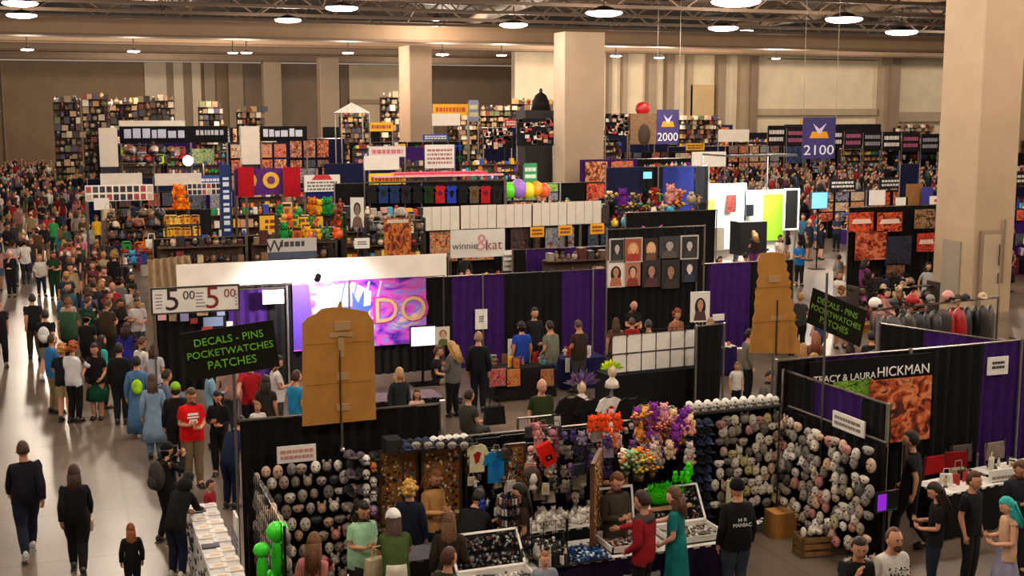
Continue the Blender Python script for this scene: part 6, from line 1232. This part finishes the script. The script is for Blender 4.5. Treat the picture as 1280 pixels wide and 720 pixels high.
# ---- craft and toy stands on the left of the fourth row
cluster2(60, 132, 205, 262, 300, 47, ['helmet', 'pot', 'bear', 'skull', 'bag'], DKP + ['8a5038', '6a5a48'], 'at the leather craft stand by the left aisle', 'goods of the leather craft stand', 1.3, 2.3)
cluster2(40, 205, 248, 266, 294, 46, ['box'], ['e8b020', 'd89a18', 'c87a18', 'e8c860'], 'in the block of yellow boxes', 'yellow boxes', 1.2, 1.7)
cluster2(40, 150, 270, 300, 325, 42.5, ['bear', 'cap', 'box', 'fig', 'bag'], BR, 'on the near side of the left-hand stand', 'mixed goods of the left-hand stand', 1.1, 1.9)
cluster2(26, 218, 234, 233, 262, 50, ['bear'], ['f08020', 'e86010', 'f0a030'], 'in the orange column of toys', 'orange toys', 1.4, 2.0)
for (u0, v0, u1, v1, nx, nz, l) in ((106, 232, 192, 250, 10, 2, 'card wall at the left aisle'), (234, 229, 276, 243, 7, 2, 'card wall beside the blue banner')):
    t, wd, h = board(u0, v0, u1, v1, 52, name='card_wall', label='white grid wall of small dark cards, ' + l, cat='display panel', poles=(-.49, .49)); q = random.Random(u0)
    for i in range(nx):
        for j in range(nz): build(MB().box(-wd / 2 + wd * (i + .12) / nx, -wd / 2 + wd * (i + .88) / nx, -.03, -.016, h * (j + .1) / nz, h * (j + .85) / nz), 'card', 'paper', t, col=q.choice(['301820', '40182c', '201c28', 'a03a40', '3a3a44', 'b8a890', '182030']))
t, wd, h = board(117, 248, 137, 262, 49, name='white_sheet', label='white sheet hanging by the leather craft stand', cat='cloth', poles=(0,))
t, wd, h = board(274, 206, 291, 300, 47, mat='cloth', name='vertical_banner', label='tall dark blue vertical banner with white letters', cat='banner', col='20386a', poles=(0,)); m = MB()
for i in range(9): m.box(-.1, .12, -.03, -.02, h * (.12 + i * .085), h * (.12 + i * .085) + .16 * (.6 + .4 * (i % 2)))
build(m, 'letters', 'paper', t, col='d8e0f0')
t, wd, h = board(252, 262, 262, 296, 46, name='standee', label='black narrow banner stand left of the blue banner', cat='sign', col='101014', mat='cloth'); t.scale = (1.6, 1, 1)
t = empty('beige_curtain', (2.5, 37.5, 0), 0, 'beige curtain at the aisle corner of the left-hand stand', 'curtain'); m = MB(); vs = []
for i in range(30):
    a = i * .07; vs.append((a * .8, .12 * sin(i * 1.3) + a * .4, 0))
m.add([(x, y, .05) for x, y, z in vs] + [(x * .8, y, 2.3) for x, y, z in vs], [(i, i + 1, 31 + i, 30 + i) for i in range(29)]); build(m, 'curtain_cloth', 'cloth', t, True, col='a89070')
rl = empty('garment_rail', (3.2, 33.6, 0), 0, 'rail of dark garments left of the blank white banner', 'rail'); build(MB().tube((0, 0, 0), (0, 0, 1.9), .02).tube((2.2, 0, 0), (2.2, 0, 1.9), .02).tube((0, 0, 1.9), (2.2, 0, 1.9), .02), 'frame', 'metal', rl, col='8a8680')
for i in range(22): build(MB().ball((.05 + i * .1, 0, 1.35), (.05, .2, .5), 6, 6), 'garment', 'cloth', rl, True, col=RN.choice(['2a1c18', '3a2a20', '141414', '5a4030', '1c1c20', '8a7058']))
# ---- black gantry with silver lettering and white towers, sixth row left
def tower(u0, v0, u1, v1, Y, label): 
    t, wd, h = board(u0, v0, u1, v1, Y, name='white_tower', label=label, cat='panel', thick=.6, col='d8ccbc'); build(MB().box(-wd / 2 + .1, wd / 2 - .1, -.2, .2, -t.location.z, 0), 'plinth', 'paint', t, col='14142a')
tower(123, 160, 148, 208, 68, 'blank white tower panel on the left of the silver-lettered gantry'); tower(300, 158, 324, 205, 68, 'blank white tower panel right of the gantry')
t, wd, h = board(149, 158, 285, 178, 70, name='gantry', label='long black gantry with silver lettering over the sixth row', cat='sign', mat='cloth', col='0c0c10', poles=(-.49, -.2, .15, .49)); q = random.Random(5); m = MB(); x = -wd * .46
while x < wd * .1: s = q.uniform(.3, .55); m.box(x, x + s * .8, -.06, -.03, h * .3, h * q.uniform(.7, .88)); x += s
o = build(m, 'lettering', 'plastic', t, col='b8bcd8'); o['kind'] = 'stuff'; m = MB().box(-wd * .5, wd * .1, -.1, .1, h, h + .3); build(m, 'white_beam', 'paint', t, col='d8ccbc'); m = MB(); x = wd * .2
while x < wd * .44: s = q.uniform(.15, .3); m.box(x, x + s * .7, -.06, -.03, h * .45, h * .75); x += s
build(m, 'small_lettering', 'metal', t, col='a8a8b0')
t, wd, h = board(325, 158, 384, 176, 70, name='gantry', label='shorter black gantry with silver lettering right of the white tower', cat='sign', mat='cloth', col='0c0c10', poles=(-.49, .49)); m = MB(); x = -wd * .44
while x < wd * .4: s = q.uniform(.3, .5); m.box(x, x + s * .8, -.06, -.03, h * .3, h * q.uniform(.7, .85)); x += s
build(m, 'lettering', 'metal', t, col='b8bccc')
dr_row(69, [(115, NAVY), (275, None)], 3.0, 'dark blue drape along the foot of the gantry')
board(240, 186, 268, 204, 68.6, poles=(0,), mat='art_green', col='d0b0ff', name='screen_print', label='bright green and violet print under the gantry', cat='poster')
for u0, u1, l in ((125, 178, 'left'), (193, 252, 'right')): board(u0, 217, u1, 231, 62, name='blank_board', label='blank white board on the fifth row, %s of the pair' % l, cat='panel', poles=(-.45, .45), col='e0d4c8')
cluster2(30, 150, 235, 186, 204, 68.4, ['fig', 'box', 'helmet'], ['8a2020', 'a8c020', 'c8b0a0', '303030', '8a8278', '5a4030', '7a5030'], 'under the silver-lettered gantry', 'figures under the gantry', 2, 3.4)
sp = empty('spot_lamp', W(235, 201, 67), 0, 'dazzling white spot lamp under the gantry', 'lamp'); build(MB().ball((0, 0, 0), .26, 12, 8), 'bulb', 'glow', sp); build(MB().tube((0, .05, -sp.location.z), (0, .05, -.1), .04), 'stand', 'metal', sp, col='303030')
L = bpy.data.lights.new('spot_glow', 'POINT'); L.energy = 90; L.shadow_soft_size = .3; q_ = bpy.data.objects.new('spot_glow', L); C.objects.link(q_); q_.parent = sp; q_.location = (0, -.5, 0)
# ---- assorted signs of the farther rows
def sg(u0, v0, u1, v1, Y, col, label, ink=None, lines=2, name='sign', mat='paper', cat='sign', poles=(-.49, .49)):
    t, wd, h = board(u0, v0, u1, v1, Y, name=name, label=label, cat=cat, col=col, mat=mat, poles=poles)
    if ink: scribble(t, wd, h, ink, lines, seed=int(u0), y=-.02)
    return t, wd, h
sg(461, 183, 507, 196, 62, 'e0d4d0', 'white sign with pink print left of the far column', 'c87078', 1); sg(455, 195, 499, 212, 60, 'ece4dc', 'blank white board below the pink-printed sign')
sg(531, 181, 568, 210, 64, 'e4dcd4', 'white sign with red and grey print on the right of the far column', 'a86868', 4)
sg(541, 130, 585, 144, 92, 'f0b018', 'bright yellow sign by the far wall', 'c84818', 1); sg(540, 142, 575, 157, 90, 'e8e0d4', 'blank white board under the bright yellow sign')
sg(462, 153, 491, 164, 88, 'f0b010', 'small yellow sign left of the far column', 'a05010', 1); sg(586, 125, 598, 152, 95, '7a80a0', 'upright violet banner right of the yellow sign', 'd0c890', 2); sg(865, 190, 907, 208, 62, 'e0d8cc', 'blank white board above the blue drapes')
sg(898, 162, 936, 177, 88, 'e4dccc', 'wide white board below the far right wall'); sg(655, 204, 671, 228, 56, '208a50', 'green vertical banner beside the near column', 'd8e8d8', 2)
for i, (u, c, r) in enumerate(((626, 'f08020', .32), (636, '60e020', .36), (648, 'a070d0', .42), (660, 'f0e030', .36), (670, 'f0a020', .34), (680, 'f06030', .32))):
    t = empty('balloon', W(u, 236 + (i % 2) * 2, 56), 0, '%s balloon in the rainbow cluster' % ['orange', 'lime green', 'lilac', 'yellow', 'amber', 'coral'][i], 'balloon', 'rainbow balloons'); build(MB().ball((0, 0, 0), (r, r, r * 1.15), 12, 9), 'skin', 'plastic', t, True, col=c); build(MB().tube((0, 0, -r), (0, 0, -t.location.z), .012), 'string', 'cloth', t, col='d8d8d8')
# area numbers
for u0, v0, u1, v1, Y, s in ((821, 137, 848, 180, 72, '2000'), (1004, 147, 1043, 198, 56, '2100')):
    t, wd, h = board(u0, v0, u1, v1, Y, mat='cloth', col='484078', name='area_banner', label='violet-blue hanging area banner ' + ('above the timber display' if s == '2000' else 'right of the green exhibition stand, the larger one'), cat='banner'); lettering(t, s, 0, h * .2, h * .34, 'f0f0f8', wd * .92, y=-.03)
    m = MB().prism([(-wd * .3, h * .5), (wd * .3, h * .5), (wd * .22, h * .66), (-wd * .22, h * .66)], -.03, -.02, 'e8a020').prism([(-wd * .05, h * .62), (wd * .05, h * .62), (wd * .2, h * .86), (0, h * .72), (-wd * .2, h * .86)], -.034, -.02, 'd8d0e8'); build(m, 'emblem', 'paper', t)
    build(MB().tube((-wd / 2, 0, h), (-wd / 2, 0, 16.4 - t.location.z), .012, n=3).tube((wd / 2, 0, h), (wd / 2, 0, 16.4 - t.location.z), .012, n=3), 'wire', 'metal', t, col='706860')
# ---- blue-lit stand, white and green stand, orange poster stand on the right
dr_row(46, [(755, '141838'), (800, BLK), (826, '1a2468'), (866, BLK), (882, None)], 4.3, 'blue and black drapes of the stand right of the near column')
screen(803, 214, 815, 224, 45.6, 'screen_blue', 'small glowing blue screen in the dark stand')
dr_row(40, [(780, BLK), (893, None)], 3.0, 'black drape below the bright toys, right of the near column'); cluster2(60, 758, 880, 246, 280, 42, ['bear', 'flower', 'fig', 'pot'], BR + ['e02020', 'f0d030', 'c8a080', 'c8a080', 'e8d8c8'], 'at the toy stand right of the near column', 'bright toys right of the near column', 1.6, 3.0)
o = link('star_garland', MB().add([(r * cos(a * pi / 12), 0, r * .3 * sin(a * pi / 12)) for a in range(24) for r in ((1.6 if a % 2 else .8),)] + [(0, -.1, 0)], [(i, (i + 1) % 24, 24) for i in range(24)]).mesh('star_garland', 'plastic'), None, W(815, 297, 39.93), col='a05090'); tag(o, 'violet and pink star garland over the portrait wall', 'decoration')
g = empty('exhibit_stand', (W(932, 300, 46).x, 46, 0), 0, 'white exhibition stand with lime green panels and an added fill light', 'exhibition stand'); gx = g.location.x
def gp(name, u0, v0, u1, v1, Y, col, mat='paint', th=.1): a = W(u0, v0, Y); b = W(u1, v1, Y); return build(MB().box(a.x, b.x, Y, Y + th, b.z, a.z), name, mat, g, world=True, col=col)
gp('back_wall', 886, 230, 931, 310, 47, 'd8dcd4'); gp('back_wall', 931, 238, 977, 310, 47, 'd0d8c8'); gp('green_panel', 956, 243, 979, 300, 46.8, '8ac020'); gp('green_panel', 886, 250, 893, 292, 46.8, '8ac020'); gp('product_photo', 909, 244, 920, 265, 46.7, 'a04030', 'art_photo'); gp('black_cabinet', 925, 278, 958, 318, 44.5, '101010', 'plastic', .8); gp('wall_screen', 933, 256, 942, 270, 46.7, '101418', 'plastic')
a = W(886, 310, 43); b = W(975, 310, 43); build(MB().box(a.x, b.x, 43, 47, 0, .12), 'platform', 'paint', g, world=True, col='a8a494'); gp('info_counter', 893, 285, 905, 313, 43.6, 'e0dcd4', 'plastic', .5)
L = bpy.data.lights.new('stand_fill', 'AREA'); L.energy = 800; L.size = 3; q_ = bpy.data.objects.new('stand_fill', L); C.objects.link(q_); q_.parent = g; q_.location = (0, -1.2, 4.6); q_.rotation_euler = (rad(40), 0, 0)  # area light added to brighten the white and green panels
build(MB().box(-1.6, 1.6, -1.3, -1.1, 4.7, 4.8).tube((-1.6, -1.2, 4.75), (-1.6, 1, 4.75), .04).tube((1.6, -1.2, 4.75), (1.6, 1, 4.75), .04).tube((-1.6, 1, 0), (-1.6, 1, 4.75), .03).tube((1.6, 1, 0), (1.6, 1, 4.75), .03), 'fill_bar', 'metal', g, col='808080')  # bar added to carry the extra area light
dr_row(36, [(1056, BLK), (1170, None)], 3.3, 'black drape carrying the orange posters')
for u0, v0, u1, v1, a, c, l in ((1062, 266, 1091, 289, 'fire', 'ff8a60', 'orange poster at the upper left of the dark stand'), (1097, 266, 1127, 289, 'fire', 'ff9a70', 'orange poster in the upper middle of the dark stand'), (1070, 290, 1107, 324, 'fire', 'f0b0a0', 'large brown and pink poster of the dark stand'), (1108, 296, 1138, 330, 'dark', '8a8aa0', 'dark poster right of the large brown one'),
                          (1144, 262, 1168, 285, 'photo', 'c8b890', 'tan poster beside the big column'), (1147, 292, 1168, 314, 'fire', 'ff7050', 'red-orange poster beside the big column'), (1108, 330, 1130, 350, 'photo', 'a08070', 'small brown poster low in the dark stand')):
    t, wd, h = board(u0, v0, u1, v1, 35.7, mat='art_' + a, col=c, name='poster', label=l, cat='poster', group='posters of the dark stand')
    if 'upper' in l or 'red-orange' in l: build(MB().prism([(-wd * .42, h * .42), (wd * .42, h * .42), (wd * .34, h * .66), (-wd * .34, h * .66)], -.03, -.018), 'title_band', 'paper', t, col='f0d8c8')
screen(1014, 240, 1034, 261, 44, 'screen_blue', 'blue television on a stand right of the green exhibition stand'); t, wd, h = board(1133, 230, 1152, 258, 43, mat='card', col='8a6038', name='brown_board', label='brown board near the big column', cat='panel', poles=(0,)); t, wd, h = board(1153, 234, 1165, 258, 42.8, mat='cloth', col='3a3a8a', name='banner', label='small violet banner near the big column', cat='banner', poles=(0,))
board(1087, 238, 1106, 256, 43, name='blank_board', label='blank white board on the right-hand stands', cat='panel', poles=(0,)); board(1120, 247, 1134, 260, 43, name='blank_board', label='smaller blank white board left of the brown board', cat='panel', poles=(0,)); dr_row(52, [(1118, NAVY), (1142, None)], 3.9, 'dark blue curtain in the right-hand crowd')
t, wd, h = board(982, 238, 996, 285, 46, mat='plastic', col='181818', name='standee', label='black upright board right of the green stand', cat='sign', poles=(-.4, .4), frame='d8d4cc'); cluster2(40, 1068, 1168, 345, 392, 29.5, ['bag', 'bear', 'cap', 'pot', 'helmet'], DKP + ['7a2a6a', 'b02020'], 'at the costume stand beside the big column', 'goods of the costume stand', 1.2, 2.0)
for i, u in enumerate(range(960, 1165, 24)): sg(u, 157 + i * 1.3, u + 21, 182 + i, 90, ['101014', '1a1418', '0c0c10'][i % 3], 'tall black banner on the far right, %s of nine from the left' % ['first', 'second', 'third', 'fourth', 'fifth', 'sixth', 'seventh', 'eighth', 'last'][i], ['d8d0c8', 'a05070', '8a8890'][i % 3], 2, name='tall_banner', cat='banner', mat='cloth'); TAGGED[-1]['group'] = 'black banners by the far right wall'
# black grid stands, brown totem
for i, (u0, v0, u1, v1) in enumerate(((646, 148, 692, 182), (604, 160, 640, 185), (757, 142, 785, 170))):
    t, wd, h = board(u0, v0, u1, v1, 80 + i, mat='cloth', col='121214', name='black_display', label=['tall black display left of the near column', 'black display with red top between the columns', 'black display of white prints right of the near column'][i], cat='display panel', poles=(-.49, .49)); m = MB(); q = random.Random(i)
    for k in range(40): x = q.uniform(-.45, .45) * wd; z = q.uniform(.05, .95) * h; m.box(x - .15, x + .15, -.1, -.02, z - .12, z + .12, q.choice(['d8d0c8', 'a02828', '8a8278', '303030', 'c8a080']))
    o = build(m, 'hung_goods', 'goods', t); o['kind'] = 'stuff'
t, wd, h = board(786, 142, 820, 180, 82, mat='wood', col='8a6844', name='timber_display', label='brown timber display with an arched opening left of the 2000 banner', cat='display panel', thick=.6, poles=(-.45, .45)); build(MB().ball((0, -.3, h * .3), (.5, .1, .8), 10, 8), 'opening', 'wood', t, col='3a2414'); build(MB().ball((0, 0, h + .35), (.6, .3, .5), 10, 8), 'red_emblem', 'plastic', t, True, col='b82020')
# dark robed statue on the far display
t = empty('robed_statue', W(676, 138, 86), 0, 'black robed statue standing on top of the far display', 'statue'); build(MB().lathe([(.75, 0), (.62, .6), (.42, 1.1), (.14, 1.3)], 12), 'robe', 'cloth', t, True, col='14100e'); build(MB().ball((0, 0, 1.42), (.15, .15, .2), 8, 6), 'head', 'plastic', t, True, col='2a201c'); build(MB().box(-1.6, 1.6, -1, 1, -t.location.z, 0), 'pedestal', 'paint', t, col='201c1a')
t = empty('white_tent', W(440, 141, 96), 0, 'small white pitched tent by the far wall', 'tent'); build(MB().add([(-1.2, -1.2, 0), (1.2, -1.2, 0), (1.2, 1.2, 0), (-1.2, 1.2, 0), (0, 0, .8)], [(0, 1, 4), (1, 2, 4), (2, 3, 4), (3, 0, 4), (3, 2, 1, 0)]), 'canopy', 'cloth', t, col='e8e4dc')
for sx in (-1, 1):
    for sy in (-1, 1): build(MB().tube((sx * 1.1, sy * 1.1, -t.location.z), (sx * 1.1, sy * 1.1, 0), .05), 'leg', 'metal', t, col='a8a49c')
# tall toy racks right against the far left wall
for i, (u0, u1, v) in enumerate(((66, 100, 128), (102, 135, 124), (136, 172, 130), (172, 188, 128), (188, 218, 126), (248, 276, 134), (296, 330, 140), (560, 600, 150), (600, 640, 138), (640, 690, 130), (425, 460, 146), (476, 500, 122), (850, 900, 150), (1120, 1165, 160))):
    Y = 104 + (i % 3) * 2; a = W(u0, v, Y); b = W(u1, v, Y); shelfwall((a.x + b.x) / 2, Y, b.x - a.x, a.z, 'tall loaded rack ' + ('behind the gantry at the far left' if u0 < 225 else 'below the far left columns' if u0 < 340 else 'beside the white tent' if 420 < u0 < 500 else 'between the two middle columns' if u0 < 700 else 'at the far right side'), ['5a4434', '8a6c50', 'c8a080', 'a89070', '4a3a5a', 'd8c8b0', '7a2a1c', '3a3a4a', 'b89050', '687048', 'e8dcc8', '2a2420'], 400 + i, 'tall racks near the far wall', dp=1, rows=13, smin=.22, smax=.55, face='4a3628')
# ================================================================== CROWDS
def AUTO(x, Y, where, faces=None, grp='crowd'):
    fem = RN.random() < .45; hair = RN.choice(['long', 'bob', 'pony', 'verylong', 'short'] if fem else ['short', 'crop', 'cap', 'curly', 'short', 'fringe', 'beanie'])
    person((x, Y), RN.uniform(1.55, 1.88) - .08 * fem, RN.uniform(0, 360) if faces is None else RN.choice(faces) + RN.uniform(-25, 25), RN.choice(SHC), RN.choice(PAC), hair, RN.choice(HC), RN.choice(['stand', 'relax', 'walka', 'walkb', 'phone', 'reach', 'fold', 'stand', 'chin']), fem=fem,
           sleeve=RN.choice(['short', 'short', 'long', 'none' if fem else 'long']), legs=RN.choice(['long', 'long', 'long', 'short', 'skirt' if fem else 'short']), skin=RN.choice([SK, SK2, 'd8a080', 'b07a58']), fat=RN.choice([0, .15, .3]), label='AUTO ' + where, group=grp)
RN.seed(5)
bpy.context.view_layer.update(); BLOCK = []
for o in bpy.data.objects:
    if o.parent is None and o.get('category') in ('drape', 'table', 'rack', 'shelves', 'rail', 'display panel', 'exhibition stand'):
        c = [ch.matrix_world @ Vector(b) for ch in o.children if ch.type == 'MESH' for b in ch.bound_box]
        if c: BLOCK.append((min(p.x for p in c), max(p.x for p in c), min(p.y for p in c), max(p.y for p in c)))
BLOCK += [(25, 32, 30, 36), (32, 39, 79, 84)]
pts = []
def free(x, y, d=.5):
    if any(abs(x - a) < d and abs(y - b) < d for a, b in pts): return False
    if any(x0 - .35 < x < x1 + .35 and y0 - .35 < y < y1 + .35 for x0, x1, y0, y1 in BLOCK): return False
    pts.append((x, y)); return True
for t in PEOPLE: pts.append((t.location.x, t.location.y))
def sow(n, fn, where, faces=None, grp='crowd'):
    k = 0; tr = 0
    while k < n and tr < n * 60:
        tr += 1; x, y = fn()
        u, v, _ = PX((x, y, 1.0))
        if -5 < u < 1285 and free(x, y): AUTO(x, y, where, faces, grp); k += 1
FEAT = [(10, 230, 'b8c0b0', '303030', 'in pale green-white shirt at the left edge of the aisle'), (66, 272, '2a8a48', '202020', 'in bright green shirt in the middle of the aisle'), (110, 280, '8a8a88', '303030', 'in grey t-shirt by the leather craft stand'), (75, 288, '107a78', '202428', 'in teal shirt in the aisle crowd'), (100, 294, 'd06a98', '303038', 'in pink top in the aisle crowd'),
        (58, 268, 'b02838', '24304a', 'in rose red t-shirt in the aisle crowd'), (105, 250, 'c82020', '202020', 'in scarlet shirt nearest the leather craft stand'), (66, 315, '14301c', '14301c', 'in dark green coat walking up the aisle'), (92, 312, '101010', '141414', 'in long black coat in the aisle'), (118, 322, '141418', '24242c', 'in black with a pale cap beside the beige curtain'),
        (15, 302, 'a8a4a8', '3a4458', 'in pale grey top and jeans at the left edge'), (40, 258, '8a2030', '2a2a30', 'in wine red shirt left of the green shirt'), (14, 212, '2038a0', '202020', 'in bright blue far up the left edge'), (88, 300, 'b03040', '302028', 'in coral patterned top beside the pink top'), (30, 300, 'd0c8c0', '2a2a30', 'in white patterned blouse in the aisle'), (120, 270, 'e0b020', '202020', 'in golden yellow by the craft stand'),
        (1018, 262, 'a81828', '6a6c70', 'in crimson t-shirt pointing beside the black upright board'), (1000, 302, '2070b8', '202020', 'in bright blue top at the foot of the jagged cardboard'), (1082, 325, '6a2860', '241828', 'in plum top before the orange posters'), (1068, 205, '1c60c0', '202020', 'in vivid blue far in the right-hand crowd'), (1030, 192, 'b81828', '202020', 'in red far in the right-hand crowd'), (1098, 192, 'f08a20', '302010', 'in orange costume at the far right wall'),
        (943, 290, '2a1c20', '6a2860', 'in dark top with long auburn hair by the green stand'), (975, 295, 'd8d0c8', '303030', 'in white top beside the cardboard cutout'), (921, 280, 'b88a98', '40404a', 'in pink at the counter of the green stand'), (874, 268, '5a6a8a', '3a3a44', 'in grey-blue at the toy stand edge'), (1160, 330, '9a9a98', '303030', 'in light grey beside the big column'), (1050, 340, 'c8c0b8', '302c2c', 'in cream shirt left of the orange posters')]
for u, v, c, pc, l in FEAT:
    p = G(u, v, 1.7); pts.append((p.x, p.y)); person(p, 1.74, RN.choice([0, 180, 90, 200]), c, pc, RN.choice(['short', 'long', 'cap', 'bob']), RN.choice(HC), RN.choice(['stand', 'walka', 'phone', 'reach']), fem=RN.random() < .5, label='person ' + l, group=None, fat=.15)
sow(38, lambda: (RN.uniform(.1, 2.2), RN.uniform(33, 50)), 'in the near left aisle', [0, 180, 0, 160])
sow(60, lambda: (RN.uniform(-3.2, 2.6), RN.uniform(46, 84)), 'far up the left aisle', [0, 180, 180], 'aisle crowd')
sow(22, lambda: (RN.uniform(10, 34), RN.uniform(34, 38)), 'behind the guest tables')
sow(30, lambda: (RN.uniform(22, 46), RN.uniform(46, 51)), 'before the fourth row', None, 'right-hand crowd')
sow(34, lambda: (RN.uniform(30, 56), RN.uniform(56, 63)), 'before the fifth row', None, 'right-hand crowd')
sow(14, lambda: (RN.uniform(36, 66), RN.uniform(69, 75)), 'before the sixth row', None, 'right-hand crowd')
sow(3, lambda: (RN.uniform(13.8, 15.4), RN.uniform(19.5, 22)), 'behind the author banner')
sow(8, lambda: (RN.uniform(17, 24), RN.uniform(25, 30)), 'by the big column')
m = MB(); q = random.Random(6)
def tiny(m, x, y, h, c1, c2, c3, sk):
    k = h / 1.75; z = lambda a: a * k; w_ = .17 * k
    m.tube((x - .08 * k, y, 0), (x - .09 * k, y, z(.88)), .06 * k, .09 * k, 5, c2); m.tube((x + .08 * k, y + .1, 0), (x + .09 * k, y, z(.88)), .06 * k, .09 * k, 5, c2)
    m.ball((x, y, z(1.15)), (w_, .12 * k, .34 * k), 7, 5, c=c1); m.tube((x - w_, y, z(1.38)), (x - w_ * 1.3, y - .08, z(.9)), .05 * k, .035 * k, 4, c1); m.tube((x + w_, y, z(1.38)), (x + w_ * 1.2, y - .12, z(.95)), .05 * k, .035 * k, 4, c1)
    m.ball((x, y - .02, z(1.6)), (.08 * k, .09 * k, .12 * k), 6, 5, c=sk); m.ball((x, y + .01, z(1.64)), (.09 * k, .1 * k, .11 * k), 6, 5, c=c3)
for i in range(760):
    r = q.random()
    if r < .3: x, y = q.uniform(-4.5, 4), q.uniform(80, 132)
    elif r < .82: y = q.uniform(60, 101); x = y * q.uniform(.56, .86)
    else: x, y = q.uniform(4, 60), q.choice([q.uniform(81, 87), q.uniform(93, 99), q.uniform(104, 108)])
    if any(x0 - .2 < x < x1 + .2 and y0 - .2 < y < y1 + .2 for x0, x1, y0, y1 in BLOCK): continue
    tiny(m, x, y, q.uniform(1.55, 1.9), q.choice(SHC), q.choice(PAC), q.choice(HC), q.choice([SK, 'd8a080']))
o = build(m, 'distant_crowd', 'cloth', None, True); tag(o, 'dense crowd of small figures in the farthest aisles of the hall', 'crowd', None, 'stuff')
# ================================================================== LABELS
POSEW = dict(stand='standing', relax='standing at ease', walka='walking', walkb='walking', phone='looking down at the hands', reach='reaching forward', fold='with folded arms', chin='touching the chin')
def dirw(t):
    a = (-math.degrees(t.rotation_euler.z)) % 360; return 'from behind' if a < 60 or a > 300 else 'facing the camera' if 120 < a < 240 else 'in profile'
for t in PEOPLE:
    l = t.get('label', '')
    if not l.startswith('AUTO'): continue
    ch = {c.name.split('.')[0]: c for c in t.children}
    def hexof(o): return ''.join('%02x' % min(255, int(round(255 * (1.055 * c ** (1 / 2.4) - .055 if c > .0031308 else c * 12.92)))) for c in o.color[:3])
    hr = next((ch[k] for k in ('hair', 'cap', 'beanie', 'hood') if k in ch), None); hn = (cname(hexof(hr)) + ' ' + hr.name.split('.')[0]) if hr else 'no hair'
    ln = 'trousers' if 'trousers' in ch else 'shorts' if 'shorts' in ch else 'skirt'
    who = 'seller' if l.startswith('AUTO seller') else 'person'; rest = l.replace('AUTO seller ', '').replace('AUTO ', '')
    t['label'] = '%s in %s shirt, %s %s, %s, %s' % (who, cname(hexof(ch['shirt'])), cname(hexof(ch.get(ln, ch['shirt']))), ln, hn, rest)
bpy.context.view_layer.update()
from collections import defaultdict
OW = ['leftmost', 'second from left', 'third from left', 'fourth from left', 'fifth from left']
for _ in range(2):
    by = defaultdict(list)
    for o in TAGGED: by[o.get('label')].append(o)
    for l, os_ in by.items():
        if len(os_) < 2: continue
        if len(os_) <= 6 and len(l.split()) <= 14 - (len(os_) > 2):
            os_.sort(key=lambda o: PX(o.matrix_world.translation)[0])
            for i, o in enumerate(os_): o['label'] = l + (', left one' if i == 0 else ', right one') if len(os_) == 2 else l + ', ' + (OW[i] if i < len(os_) - 1 else 'rightmost')
        elif not os_[0].get('group'):
            for o in os_: o['group'] = 'similar ' + o['category'] + 's'
for o in TAGGED:
    w_ = o['label'].split()
    if len(w_) > 16: o['label'] = ' '.join(w_[:16])
